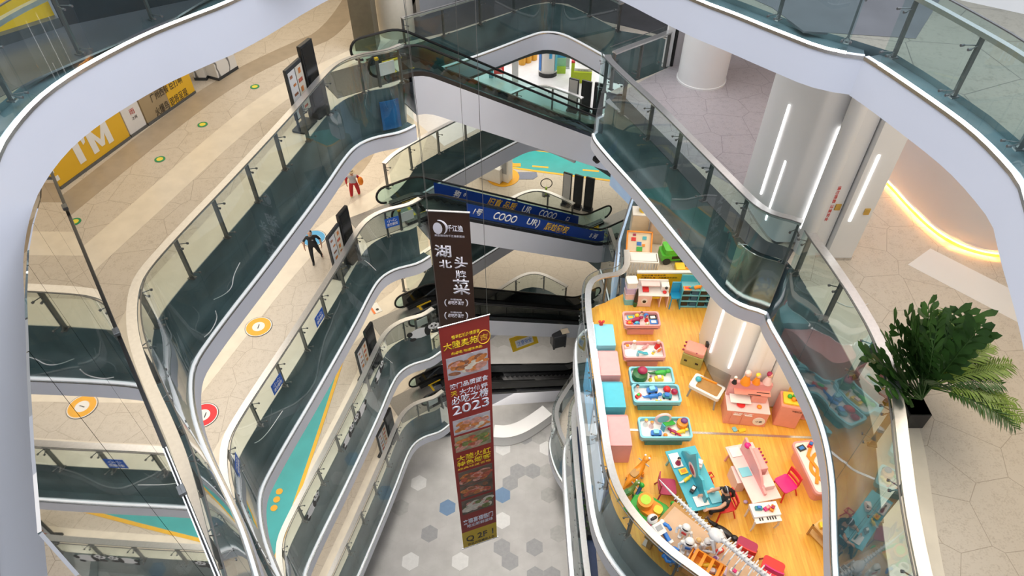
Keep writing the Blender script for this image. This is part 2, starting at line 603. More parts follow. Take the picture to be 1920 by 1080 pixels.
def slab(name, key, z, zbot, mats, x0=-30.0, x1=28.0, y0=-9.0, y1=48.0, inset=0.28, bands=None):
    hole = VOID[key]
    # push the slab edge back behind the glass line
    n = len(hole)
    ins = []
    for i in range(n):
        p0, p1 = hole[i - 1], hole[(i + 1) % n]
        dx, dy = p1[0] - p0[0], p1[1] - p0[1]
        l = math.hypot(dx, dy) or 1
        ins.append((hole[i][0] - dy / l * inset, hole[i][1] + dx / l * inset))
    ins = resample(ins + [ins[0]], 0.5)[:-1]
    rect = [(x0, y0), (x1, y0), (x1, y1), (x0, y1)]
    mb = MB()
    for zz, mi in ((z, 0), (zbot, 2)):
        pts = rect + ins
        tris = tessellate_polygon([[Vector((p[0], p[1], 0)) for p in rect], [Vector((p[0], p[1], 0)) for p in ins]])
        b = mb.verts([(p[0], p[1], zz) for p in pts])
        for t in tris:
            if mi == 0:
                cx = sum(pts[i][0] for i in t) / 3
            mb.face([b + i for i in t], mi)
    b0 = mb.verts([(p[0], p[1], zbot) for p in ins])
    b1 = mb.verts([(p[0], p[1], z) for p in ins])
    m = len(ins)
    for i in range(m):
        j = (i + 1) % m
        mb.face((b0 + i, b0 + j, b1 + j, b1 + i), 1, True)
    if bands:
        bands(mb, z)
    o = mb.build(name, mats)
    # normals: tops up, soffits down
    return struct(o)


def band(mb, path, o0, o1, z, mi, dz=0.004):
    mb.strip(path, o0, o1, z - 0.02, z + dz, mi, sm=False)


def gallery_bands(mb, z):
    band(mb, LEFTS, 0.27, 1.05, z, 3, 0.006)
    # the broad pale stripe and the darker bands that run along the gallery
    p = [(-10.9, 7.8), (-9.75, 11.46), (-8.95, 13.96), (-8.1, 16.7), (-7.2, 19.0), (-5.9, 20.8), (-4.6, 22.3), (-4.0, 26), (-3.9, 34)]
    ps = smooth(p, 0.4)
    band(mb, ps, -0.42, 0.42, z, 3)
    band(mb, ps, 1.55, 2.35, z, 4)


def right_bands(mb, z):
    gallery_bands(mb, z)
    band(mb, RB2[3:], 0.27, 1.1, z, 3, 0.006)
    band(mb, RB1, 0.27, 0.75, z, 7, 0.006)
    # far right part: its lilac-grey lighting is put into the stone colour
    poly = [(2.8, 18.6), (4.4, 15.9), (5.9, 14.1), (6.4, 12.2), (7.4, 12.6), (9.0, 15.2), (12.5, 19.4), (9.5, 23.5), (5.9, 21.4), (4.6, 20.3)]
    mb.prism(poly, z - 0.02, z + 0.003, 5)
    # paler stripe at the far right, and dark stone on the bridge
    mb.prism([(9.0, 11.35), (9.75, 11.9), (12.5, 8.8), (11.9, 8.1)], z - 0.02, z + 0.004, 6)
    mb.prism([(-3.9, 22.4), (-2.1, 23.4), (0.7, 25.6), (1.3, 25.9), (2.1, 25.7), (3.3, 24.2), (5.3, 23.0), (9, 26), (7, 30), (-4, 30)], z - 0.02, z + 0.004, 7)


def grey_bands(mb, z):
    gallery_bands(mb, z)


FM = [M_BEIGE, M_DARKSIDE, M_CEIL, M_CREAM, M_TAUPE, M_LILAC, M_WHITE, M_DARKFLOOR]


def split_right(o):
    """stone of the right-hand side is greyer: separate slot by position"""
    me = o.data
    me.materials.append(M_GREY)
    return o


slab('floor', 'B', ZB, zBl - 0.5, FM, bands=right_bands)
M_WOOD = None


def wood_floor_mat():
    m = bpy.data.materials.new('oak_strip_floor')
    m.use_nodes = True
    nt = m.node_tree
    b = nt.nodes['Principled BSDF']
    b.inputs['Roughness'].default_value = 0.28
    g = nt.nodes.new('ShaderNodeNewGeometry')
    mp = nt.nodes.new('ShaderNodeMapping')
    mp.inputs['Rotation'].default_value = (0, 0, math.radians(90))
    nt.links.new(g.outputs['Position'], mp.inputs['Vector'])
    br = nt.nodes.new('ShaderNodeTexBrick')
    br.inputs['Scale'].default_value = 1.0
    br.inputs['Brick Width'].default_value = 1.1
    br.inputs['Row Height'].default_value = 0.11
    br.inputs['Mortar Size'].default_value = 0.002
    br.inputs['Color1'].default_value = (0.86, 0.485, 0.085, 1)
    br.inputs['Color2'].default_value = (0.77, 0.40, 0.062, 1)
    br.inputs['Mortar'].default_value = (0.62, 0.31, 0.05, 1)
    nt.links.new(mp.outputs[0], br.inputs['Vector'])
    n = nt.nodes.new('ShaderNodeTexNoise')
    n.inputs['Scale'].default_value = 3
    mp2 = nt.nodes.new('ShaderNodeMapping')
    mp2.inputs['Scale'].default_value = (6, 0.6, 1)
    nt.links.new(g.outputs['Position'], mp2.inputs['Vector'])
    nt.links.new(mp2.outputs[0], n.inputs['Vector'])
    mx = nt.nodes.new('ShaderNodeMixRGB')
    mx.blend_type = 'OVERLAY'
    mx.inputs[0].default_value = 0.35
    nt.links.new(br.outputs['Color'], mx.inputs[1])
    nt.links.new(n.outputs['Fac'], mx.inputs[2])
    nt.links.new(mx.outputs[0], b.inputs['Base Color'])
    return m


M_WOOD = wood_floor_mat()
M_TEAL = mat('teal_floor_film', (0.045, 0.42, 0.44), 0.3, var=0.06, scale=2)
M_AMBERFILM = mat('amber_floor_film', (0.86, 0.50, 0.03), 0.35, var=0.04)
FM2 = FM + [M_WOOD, M_TEAL, M_AMBERFILM, M_WHITEFLOOR]

WOODPOLY = ([(5.6, 4.4), (12, 3.5), (12.5, 16.45), (4.3, 16.45)] +
            offset(RC, 0.27)[int(len(RC) * 0.12):int(len(RC) * 0.86)])


def toy_bands(mb, z):
    gallery_bands(mb, z)
    mb.prism(WOODPOLY, z - 0.02, z + 0.004, 8)
    mb.prism([(-2.9, 25.0), (0.0, 27.9), (1.5, 28.4), (3.2, 27.3), (5.5, 26.0), (16, 28), (16, 46), (-10, 46), (-6.5, 30)], z - 0.02, z + 0.006, 11)


def road_bands(mb, z):
    gallery_bands(mb, z)
    road = [(-9.6, 2.0), (-8.55, 8.0), (-7.95, 12.0), (-7.55, 15.2), (-7.5, 20), (-9.0, 26), (-9, 30)]
    rs = smooth(road, 0.4)
    # one edge of the road is the yellow line seen beside the balustrade
    line = smooth([(-8.7, 2.0), (-7.76, 9.38), (-7.3, 14.2), (-6.98, 18.5), (-6.85, 20.5), (-7.4, 24)], 0.4)
    band(mb, line, 0.10, 1.5, z, 9, 0.010)
    band(mb, line, -0.03, 0.10, z, 10, 0.012)
    band(mb, line, 1.5, 1.62, z, 10, 0.012)
    a = [xy(u, v, z) for u, v in ((925, 310), (1010, 322), (1095, 333), (1160, 341))]
    a = [(-4.5, 32.4)] + a + [(9, 29.5)]
    s = resample(a, 0.5)
    band(mb, s, 0.10, 1.95, z, 9, 0.010)
    band(mb, s, -0.06, 0.10, z, 10, 0.012)
    band(mb, s, 1.95, 2.1, z, 10, 0.012)
    for x in (1.1, 3.9):
        band(mb, [(x, 31.75 - 0.13 * x), (x + 0.9, 31.75 - 0.13 * x - 0.12)], 0.15, 0.3, z, 10, 0.014)


slab('floor', 'C', ZC, zCl - 0.5, FM2, bands=toy_bands)
slab('floor', 'D', ZD, zDl - 0.5, FM2, bands=road_bands)
slab('floor', 'E', ZE, zEl - 0.5, FM2, bands=grey_bands)


# upper gallery, seen at the top corners of the picture
def upper_bands(mb, z):
    mb.prism([(-30, 6), (-6.0, 5.4), (-5.3, 7.0), (-4.3, 8.6), (-3.6, 10.5), (-4, 20), (-30, 20)], z - 0.02, z + 0.004, 7)
    mb.prism([(1.7, 11.2), (2.8, 9.8), (3.4, 8.9), (3.6, 8.2), (4.9, 8.0), (7, 11), (6, 16), (2, 16)], z - 0.02, z + 0.004, 7)


slab('floor', 'A', ZA, CZ - 4.3, [M_OLIVE] + FM[1:], bands=upper_bands)


# ground floor: hexagon tiles, each shade a face of one floor
def hex_floor():
    mb = MB()
    R = 0.83 / math.sqrt(3)
    W = 0.83
    x0, y0 = at(597 / 3 + 640, 695 / 3 + 720, 0).x, at(597 / 3 + 640, 695 / 3 + 720, 0).y
    special = {}
    for (u, v, k) in ((199, 232, 3), (293, 217, 3), (902, 129, 1), (1135, 118, 1), (420, 192, 1), (370, 320, 1), (700, 332, 1), (890, 265, 1),
                      (510, 285, 2), (328, 245, 4), (1010, 158, 2), (1075, 155, 2), (1130, 157, 4), (975, 190, 2), (993, 236, 2), (925, 294, 2), (1075, 305, 2),
                      (945, 345, 2), (1195, 280, 4), (1195, 203, 4), (1025, 100, 2), (1090, 105, 4), (862, 170, 4), (1205, 350, 2), (1080, 360, 2)):
        if (u, v) == (199, 232) or (u, v) == (293, 217):
            p = at(640 + u, 720 + v, 0)
        else:
            p = at(640 + u / 3, 720 + v, 0)
        special.setdefault('l', []).append((p.x, p.y, k))
    for j in range(-8, 16):
        for i in range(-22, 22):
            cx = x0 + (i + (0.5 if j % 2 else 0)) * W
            cy = y0 + j * 1.5 * R
            k = 0
            for sx, sy, kk in special['l']:
                if math.hypot(sx - cx, sy - cy) < 0.42:
                    k = kk
                    break
            pts = [(cx + (R - 0.004) * math.cos(math.radians(30 + 60 * q)), cy + (R - 0.004) * math.sin(math.radians(30 + 60 * q)), 0.0) for q in range(6)]
            b = mb.verts(pts)
            mb.face(range(b, b + 6), k)
    b = mb.verts([(-30, -9, -0.012), (28, -9, -0.012), (28, 48, -0.012), (-30, 48, -0.012)])
    mb.face(range(b, b + 4), 5)
    o = mb.build('floor', [mat('hexagon_stone_grey', (0.50, 0.49, 0.475), 0.33, var=0.1, scale=1.1), mat('hexagon_stone_white', (0.72, 0.715, 0.70), 0.3, var=0.04),
                           mat('hexagon_stone_dark', (0.33, 0.33, 0.335), 0.33, var=0.07), mat('hexagon_stone_blue', (0.17, 0.27, 0.42), 0.3, var=0.05),
                           mat('hexagon_stone_mid', (0.42, 0.415, 0.40), 0.33, var=0.07), mat('hexagon_joint', (0.44, 0.43, 0.41), 0.5, var=0.05)])
    struct(o)


hex_floor()

# fascias: the white band below each glass edge
_tn = [0]


def fascia(path, z1, z0, m=M_FASCIA, led=True, ledm=M_LEDSOFT, out=0.06):
    _tn[0] += 1
    mb = MB()
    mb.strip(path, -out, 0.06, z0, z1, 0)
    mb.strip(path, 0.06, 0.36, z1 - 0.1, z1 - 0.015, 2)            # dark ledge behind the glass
    mb.strip(path, -out - 0.012, -0.02, z1 - 0.03, z1 + 0.012, 1)      # metal nosing
    struct(mb.build('trim_%d' % _tn[0], [m, M_STEEL, M_DARKSIDE]))


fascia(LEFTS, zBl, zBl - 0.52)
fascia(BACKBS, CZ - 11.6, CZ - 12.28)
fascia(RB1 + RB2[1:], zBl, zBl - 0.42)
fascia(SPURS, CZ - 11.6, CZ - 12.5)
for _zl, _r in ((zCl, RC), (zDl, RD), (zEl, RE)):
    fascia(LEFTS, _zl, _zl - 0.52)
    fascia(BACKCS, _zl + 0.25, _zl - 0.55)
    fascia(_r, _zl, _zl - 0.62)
fascia(RC0, ZC + 0.02, zCl - 0.6, mat('blue_lit_edge_panel', (0.52, 0.68, 0.90), 0.3, emit=0.22, ecol=(0.5, 0.7, 1.0), var=0.08, scale=2))
fascia(ALS, CZ - 3.78, CZ - 4.44, out=0.02)
fascia(AR1S, CZ - 3.78, CZ - 4.27, out=0.02)
fascia(AR2S, CZ - 3.78, CZ - 4.28, out=0.02)


# lit, clad and reflection-painted stretches of the slab edge behind the glass
def edge_panel(path, a, b, o, z0, z1, m):
    n = len(path)
    _tn[0] += 1
    struct(MB().strip(path[int(n * a):int(n * b)], o, o + 0.03, z0, z1).build('trim_%d' % _tn[0], m))


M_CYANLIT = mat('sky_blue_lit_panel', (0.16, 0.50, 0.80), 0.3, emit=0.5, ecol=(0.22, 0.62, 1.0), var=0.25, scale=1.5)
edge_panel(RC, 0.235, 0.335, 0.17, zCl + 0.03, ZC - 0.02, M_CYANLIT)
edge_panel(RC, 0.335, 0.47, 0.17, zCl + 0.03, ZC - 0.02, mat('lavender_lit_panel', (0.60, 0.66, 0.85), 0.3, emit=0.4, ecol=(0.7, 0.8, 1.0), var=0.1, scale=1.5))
edge_panel(RB1, 0.84, 1.0, 0.15, zBl + 0.03, ZB - 0.02, mat('polished_corner_steel', (0.50, 0.46, 0.41), 0.16, 1.0, var=0.1, scale=2))
edge_panel(LEFTS, 0.915, 0.932, 0.15, zBl + 0.1, ZB - 0.25, mat('blue_reflection', (0.02, 0.2, 0.5), 0.3, emit=0.35, ecol=(0.03, 0.38, 0.9), var=0.3, scale=2.5))  # glowing blue patch stands in for a reflection in the glass
edge_panel(LEFTS, 0.94, 0.98, 0.15, zBl + 0.1, ZB - 0.4, mat('deep_blue_reflection', (0.02, 0.12, 0.3), 0.3, emit=0.05, ecol=(0.03, 0.25, 0.7), var=0.3, scale=2.5))  # dimmer patch of the same painted reflection
# ------------------------------------------------------------------ glass balustrades
def arc_cut(path, a, b):
    """piece of an evenly sampled path between two fractions"""
    n = len(path) - 1
    L = []
    i0, i1 = a * n, b * n
    def p(t):
        i = min(int(t), n - 1)
        f = t - i
        return (path[i][0] * (1 - f) + path[i + 1][0] * f, path[i][1] * (1 - f) + path[i + 1][1] * f)
    L.append(p(i0))
    for k in range(int(math.floor(i0)) + 1, int(math.ceil(i1))):
        if i0 + 0.05 < k < i1 - 0.05:
            L.append(path[k])
    L.append(p(i1))
    return L


def balustrade(label, path, zf, zl, zt, pane=1.45, group='glass balustrades around the atrium', led=M_LEDSOFT, railm=M_STEELWARM, rail_in=0.2, rail_drop=0.08, glassm=None, rail_w=0.19, postfoot=None, ps=1.0, lw=1.0):
    c = path[len(path) // 2]
    root = thing('glass_balustrade', label, 'railing', (c[0], c[1], zf), 0, group)
    P = [(p[0] - c[0], p[1] - c[1]) for p in path]
    L = sum(math.dist(a, b) for a, b in zip(P, P[1:]))
    n = max(1, int(round(L / pane)))
    z0, z1 = zl - zf + 0.02, zt - zf
    gm = glassm or M_GLASS
    e = 0.006 / L
    pf = 0.0 if postfoot is None else postfoot
    for k in range(n):
        seg = arc_cut(P, k / n + e, (k + 1) / n - e)
        MB().strip(seg, 0.0, 0.016, z0, z1, 0).build('glass_panel', gm, root)
    for k in range(n + 1):
        t = min(max(k / n, 0.004), 0.996)
        seg = arc_cut(P, max(t - 0.003, 0), min(t + 0.003, 1))
        d = Vector((seg[-1][0] - seg[0][0], seg[-1][1] - seg[0][1], 0)).normalized()
        nrm = Vector((-d.y, d.x, 0))
        q = Vector((seg[0][0], seg[0][1], 0)) + nrm * rail_in
        a = math.atan2(d.y, d.x)
        mb = MB()
        top = z1 - rail_drop - 0.03
        mb.box((q.x, q.y, (pf + top) / 2), (0.05 * ps, 0.10 * ps, top - pf), a)
        mb.box((q.x, q.y, pf + 0.008), (0.12 * ps, 0.17 * ps, 0.016), a)
        for zz in (pf + 0.14 * ps, top - 0.2 * ps):
            for s in (-1, 1):
                e1 = q + d * (0.09 * s * ps) - nrm * (rail_in - 0.03)
                mb.cyl((q.x, q.y, zz), (e1.x, e1.y, zz), 0.011 * ps, n=6)
                e2 = e1 - nrm * 0.04
                mb.cyl((e1.x, e1.y, zz), (e2.x, e2.y, zz), 0.026 * ps, n=8)
        mb.build('post', M_POST, root)
    MB().strip(P, rail_in - rail_w / 2, rail_in + rail_w / 2, z1 - rail_drop - 0.05, z1 - rail_drop, 0).build('handrail', railm, root)
    MB().strip(P, -0.004, 0.02, z1, z1 + 0.012, 0).build('glass_edge_cap', M_POST, root)
    MB().strip(P, -0.032 * lw, 0.024 * lw, z0 - 0.02, z0 + 0.022 * lw, 0).build('edge_light', led, root)
    return root


balustrade('long curved glass balustrade of the beige gallery with the yellow hoarding', LEFTS, ZB, zBl, zBr)
balustrade('glass balustrade on the dark bridge above the bright white shop', BACKBS, ZB, CZ - 11.6, CZ - 9.5)
balustrade('glass balustrade in front of the lilac-grey floor and white columns', RB1[1:], ZB, zBl, zBr, glassm=M_GLASSTEAL, led=mat('bright_edge_light', (1, 1, 1), 0.4, emit=1.6))
balustrade('glass balustrade curving past the potted palm', RB2[1:], ZB, zBl, zBr, glassm=M_GLASSTEAL, led=MATS['bright_edge_light'])
balustrade('short glass balustrade turning off behind the white round column', SPURS[5:-1], ZB, CZ - 11.6, zBr)
balustrade('curved glass balustrade beside the walking man, with blue stickers', LEFTS, ZC, zCl, zCr)
balustrade('far glass balustrade with a rounded top in front of the white shop', BACKCS, ZC, zCl + 0.25, zCr)
balustrade('glass balustrade around the toy shop with pale curved rail', RC, ZC, zCl, zCr)
balustrade('curved glass balustrade with panda stickers beside the teal road', LEFTS, ZD, zDl, zDr)
balustrade('arched far glass balustrade behind the blue advert escalator', BACKCS, ZD, zDl + 0.25, zDr)
balustrade('slim glass balustrade below the toy shop, straight run over the planters', RD, ZD, zDl, zDr)
balustrade('lowest curved glass balustrade right above the hexagon floor', LEFTS, ZE, zEl, zEr)
balustrade('lowest far glass balustrade with a pointed corner', BACKCS, ZE, zEl + 0.25, zEr)
balustrade('lowest S-shaped glass balustrade beside the toy shop side', RE, ZE, zEl, zEr)
balustrade('topmost glass balustrade above the yellow hoarding, brightly lit edge', ALS, ZA, CZ - 3.78, CZ - 2.83, pane=1.0, led=M_LED, rail_in=0.17, rail_drop=0.17, rail_w=0.07, ps=0.55, lw=0.45, glassm=M_GLASSTEAL, postfoot=0.0)
balustrade('topmost glass balustrade above the white columns, brightly lit edge', AR1S[:-1], ZA, CZ - 3.78, CZ - 2.83, pane=1.0, led=M_LED, rail_in=0.17, rail_drop=0.17, rail_w=0.07, ps=0.55, lw=0.45, glassm=M_GLASSTEAL)
balustrade('topmost glass balustrade over the curved wall with amber light', AR2S[1:], ZA, CZ - 3.78, CZ - 2.83, pane=1.0, led=M_LED, rail_in=0.17, rail_drop=0.17, rail_w=0.07, ps=0.55, lw=0.45, glassm=M_GLASSTEAL)

# ------------------------------------------------------------------ walls of the building
def wall(name, pts, z0, z1, m, th=0.2):
    mb = MB()
    mb.strip(pts, -th / 2, th / 2, z0, z1, 0, sm=False)
    return struct(mb.build(name, m))


wall('wall_back', [(-29.5, 47.5), (27.5, 47.5)], 0, CZ + 4, M_WHITE)
wall('wall_left', [(-29.5, -8), (-29.5, 47.3)], 0, CZ + 4, M_WHITE)
wall('wall_right', [(27.5, 47.3), (27.5, -8)], 0, CZ + 4, M_WHITE)
# ------------------------------------------------------------------ things of the galleries
def on_plane(u, v, p, n):
    """where the sight line through pixel (u, v) meets the plane through p with normal n"""
    a = at(u, v, 0.0)
    o = Vector((0, 0, CZ))
    d = a - o
    t = (Vector(p) - o).dot(Vector(n)) / d.dot(Vector(n))
    return o + d * t


UP = Vector((0, 0, 1))
M_HOARD = mat('yellow_hoarding_film', (0.80, 0.47, 0.025), 0.35, var=0.04, scale=1)
M_INKWHITE = mat('white_print', (0.86, 0.85, 0.82), 0.4, var=0.02)
M_INKDARK = mat('dark_print', (0.06, 0.045, 0.03), 0.5, var=0.05)
M_TAUPEWALL = mat('taupe_hoarding_film', (0.40, 0.30, 0.17), 0.3, var=0.06, scale=1)


def wall_panel(name, label, u0, v0, u1, v1, h, m, cat='hoarding', th=0.06, z=ZB, group=None):
    p0, p1 = at(u0, v0, z), at(u1, v1, z)
    d = p1 - p0
    root = thing(name, label, cat, p0, math.atan2(d.y, d.x), group)
    L = d.length
    MB().box((L / 2, th / 2, h / 2 + 0.02), (L - 0.015, th, h)).build('board', m, root)
    MB().box((L / 2, th / 2 - 0.01, 0.04), (L, th + 0.03, 0.08)).build('base_rail', M_POST, root)
    return root, L


def loc(root, u, v):
    """pixel on the front plane of a wall panel, in its own coordinates"""
    a = root.rotation_euler.z
    n = Vector((math.sin(a), -math.cos(a), 0))
    p = on_plane(u, v, Vector(root.location), n)
    q = p - Vector(root.location)
    return q.x * math.cos(a) + q.y * math.sin(a), q.z


HH = 3.3
r, L = wall_panel('shop_hoarding', 'yellow shop hoarding with large white lettering I\'M', 115, 355, 246, 259, HH, M_HOARD)
FR = lambda x, z, y=-0.004: frame(Vector((x, y, z)), (1, 0, 0), (0, 0, 1))
zt = loc(r, 137, 267)[1]
zb = loc(r, 157, 304)[1]
xa, xb = loc(r, 149, 304)[0], loc(r, 213, 262)[0]
def letter(x, w, poly, parent):
    h = zt - zb
    pts = [(x + a * w, zb + b * h) for a, b in poly]
    mb = MB()
    v = mb.verts([(a, -0.002, b) for a, b in pts] + [(a, -0.010, b) for a, b in pts])
    n = len(pts)
    mb.face([v + n + i for i in range(n)])
    for i in range(n):
        mb.face((v + i, v + (i + 1) % n, v + n + (i + 1) % n, v + n + i))
    return mb.build('lettering', M_INKWHITE, parent)


W_ = xb - xa
letter(xa, W_ * 0.17, ((0, 0), (1, 0), (1, 1), (0, 1)), r)
letter(xa + W_ * 0.24, W_ * 0.13, ((0.2, 0.66), (0.7, 0.72), (1, 1), (0.1, 1)), r)
letter(xa + W_ * 0.41, W_ * 0.59, ((0, 0), (0.25, 0), (0.25, 0.58), (0.42, 0.1), (0.58, 0.1), (0.75, 0.58), (0.75, 0), (1, 0), (1, 1), (0.76, 1), (0.5, 0.42), (0.24, 1), (0, 1)), r)
xe = loc(r, 111, 333)[0]
letter(xe - W_ * 0.4, W_ * 0.4, ((0, 0), (1, 0), (1, 0.22), (0.4, 0.22), (0.4, 0.39), (0.9, 0.39), (0.9, 0.61), (0.4, 0.61), (0.4, 0.78), (1, 0.78), (1, 1), (0, 1)), r)
r, L = wall_panel('shop_hoarding', 'narrow white hoarding panel between the yellow ones', 247, 258, 277, 237, HH, mat('white_hoarding_film', (0.78, 0.76, 0.73), 0.35, var=0.02))
x, z = loc(r, 247, 209)
text_obj('lettering', '雨', mat('red_print', (0.5, 0.05, 0.03), 0.5, var=0.05), r, FR(x, z), h=0.16)
x, z = loc(r, 252, 220)
text_obj('lettering', '之间', M_INKDARK, r, FR(x, z), h=0.09)
r, L = wall_panel('shop_hoarding', 'hoarding half brown half yellow with two rows of dark characters', 279, 236, 367, 174, HH, M_TAUPEWALL)
xs = loc(r, 322, 205)[0]
MB().box(((xs + L) / 2, -0.004, HH / 2 + 0.05), (L - xs - 0.02, 0.008, HH - 0.06)).build('yellow_film', M_HOARD, r)
xa, za = loc(r, 283, 188); xb, zb = loc(r, 343, 158)
text_obj('lettering', '广州西餐 臣打响', M_INKDARK, r, FR((xa + xb) / 2, (za + zb) / 2 + 0.12, -0.012), w=(xb - xa), h=0.26)
xa, za = loc(r, 290, 207); xb, zb = loc(r, 350, 170)
text_obj('lettering', '火爆鸟 即将呈现', M_INKDARK, r, FR((xa + xb) / 2, (za + zb) / 2 - 0.04, -0.012), w=(xb - xa), h=0.26)
# marbled blocks beyond the hoardings
m_marble = bpy.data.materials.new('marbled_laminate')
m_marble.use_nodes = True
_nt = m_marble.node_tree
_w = _nt.nodes.new('ShaderNodeTexWave'); _w.inputs['Scale'].default_value = 0.7; _w.inputs['Distortion'].default_value = 14; _w.inputs['Detail'].default_value = 3
_r = _nt.nodes.new('ShaderNodeValToRGB')
_r.color_ramp.elements[0].position = 0.02; _r.color_ramp.elements[0].color = (0.16, 0.155, 0.15, 1)
_r.color_ramp.elements[1].position = 0.10; _r.color_ramp.elements[1].color = (0.76, 0.74, 0.70, 1)
_tc = _nt.nodes.new('ShaderNodeTexCoord')
_nt.links.new(_tc.outputs['Object'], _w.inputs['Vector']); _nt.links.new(_w.outputs['Fac'], _r.inputs['Fac'])
_nt.links.new(_r.outputs['Color'], _nt.nodes['Principled BSDF'].inputs['Base Color'])
for (u0, v0, u1, v1, lab) in ((366, 151, 388, 151, 'grey marbled shop wall set back beside the yellow hoarding'), (411, 152, 447, 129, 'white marbled pillar block at the end of the hoardings')):
    p0, p1 = at(u0, v0, ZB), at(u1, v1, ZB)
    d = p1 - p0
    rt = thing('marbled_block', lab, 'pillar', p0, math.atan2(d.y, d.x))
    _dp = 0.3 if u0 < 400 else 1.0
    MB().box((d.length / 2, _dp / 2, 1.65), (d.length, _dp, 3.3)).build('cladding', m_marble, rt, bevel=0.01)
    MB().box((d.length / 2, _dp / 2, 0.05), (d.length + 0.02, _dp + 0.02, 0.1)).build('plinth', M_CHAR, rt)

# reflecting glass screen hung at the left
SN = Vector((math.cos(math.radians(35.75)), math.sin(math.radians(35.75)), 0))
SD = Vector((SN.y, -SN.x, 0))                     # along the screen, towards the near end
SP = SN * -0.72
rt = thing('glass_screen', 'tall reflecting glass screen between the white band and the beige gallery', 'glass screen', SP + UP * (CZ - 6.4), math.atan2(SD.y, SD.x))


def spos(u, v):
    p = on_plane(u, v, SP, SN) - rt.location
    return p.dot(SD), p.z


outline = [spos(u, v) for u, v in ((97, 318), (75, 372), (60, 422), (51, 470), (46, 560), (50, 700), (58, 850), (70, 1000), (150, 1090), (402, 1090))]
outline[0] = (outline[0][0], 0.0)
outline[-1] = (outline[-1][0], 0.0)


def clip(poly, x, keep_more):
    out = []
    for a, b in zip(poly, poly[1:] + poly[:1]):
        ia, ib = (a[0] >= x) == keep_more, (b[0] >= x) == keep_more
        if ia:
            out.append(a)
        if ia != ib and abs(b[0] - a[0]) > 1e-9:
            t = (x - a[0]) / (b[0] - a[0])
            out.append((x, a[1] + (b[1] - a[1]) * t))
    return out


s0, s1 = min(p[0] for p in outline), max(p[0] for p in outline)
np_ = 7
for k in range(np_):
    a, b = s0 + (s1 - s0) * k / np_ + 0.006, s0 + (s1 - s0) * (k + 1) / np_ - 0.006
    pl = clip(clip(outline, a, True), b, False)
    if len(pl) < 3:
        continue
    mb = MB()
    v0 = mb.verts([(x, 0.0, z) for x, z in pl] + [(x, 0.014, z) for x, z in pl])
    m = len(pl)
    mb.face([v0 + i for i in range(m)]); mb.face([v0 + m + i for i in range(m)][::-1])
    for i in range(m):
        mb.face((v0 + i, v0 + (i + 1) % m, v0 + m + (i + 1) % m, v0 + m + i))
    mb.build('glass_panel', M_MIRROR, rt)
MB().box(((s0 + s1) / 2, 0.005, -0.03), (s1 - s0, 0.06, 0.06)).build('bottom_channel', M_RUBBER, rt)
MB().box((s0 + (s1 - s0) * 0.83, 0.03, 0.03), ((s1 - s0) * 0.34, 0.012, 0.012)).build('light_strip', M_LEDSOFT, rt)
for q in (0.18, 0.47, 0.72, 0.88):
    MB().box((s0 + (s1 - s0) * q, 0.03, 0.06), (0.12, 0.04, 0.05)).build('patch_fitting', M_POST, rt, bevel=0.006)

# small round floor signs on the yellow-lit gallery
M_GREENST = mat('green_sticker', (0.03, 0.30, 0.12), 0.4, var=0.05)


def floor_disc(name, label, u, v, z, r, rings, group=None, cat='floor sticker'):
    p = at(u, v, z)
    rt = thing(name, label, cat, (p.x, p.y, z + 0.012), 0, group)
    for i, (k, m, nm) in enumerate(rings):
        MB().lathe([(r * k, -0.006), (r * k, 0.002 + i * 0.002)], n=36).build(nm, m, rt)
    return rt


for (u, v), lab in zip(((478, 163), (380, 234), (300, 299), (141, 416)),
                       ('round green sticker on the beige floor, nearest the menu board', 'round green sticker on the beige floor, second from the menu board',
                        'round green sticker on the beige floor, third from the menu board', 'round green sticker on the beige floor, nearest the glass screen')):
    floor_disc('floor_sticker', lab, u, v, ZB, 0.14, ((1, M_GREENST, 'ring'), (0.62, mat('yellow_sticker', (0.85, 0.72, 0.08), 0.4, var=0.03), 'centre')), 'green floor stickers')
M_STW = mat('white_sticker', (0.85, 0.85, 0.83), 0.35, var=0.02)
M_STBLK = mat('black_sticker', (0.02, 0.02, 0.02), 0.4, var=0.05)
M_STOR = mat('orange_sticker', (0.88, 0.44, 0.02), 0.35, var=0.03)
M_STRED = mat('red_sticker', (0.72, 0.02, 0.03), 0.35, var=0.03)
M_STBLU = mat('sky_blue_sticker', (0.07, 0.40, 0.75), 0.35, var=0.03)


def billiard(lab, u, v, m, r=0.43, txt='1', mark=None):
    rt = floor_disc('floor_sticker', lab, u, v, ZC, r, ((1, M_STBLK, 'outline'), (0.965, M_STW, 'rim'), (0.90, m, 'colour_field'), (0.46, M_STW, 'centre')), 'large round floor stickers')
    text_obj('numeral', txt, M_STBLK, rt, Matrix.Translation((0, 0, 0.012)), h=r * 0.42, depth=0.002)
    return rt


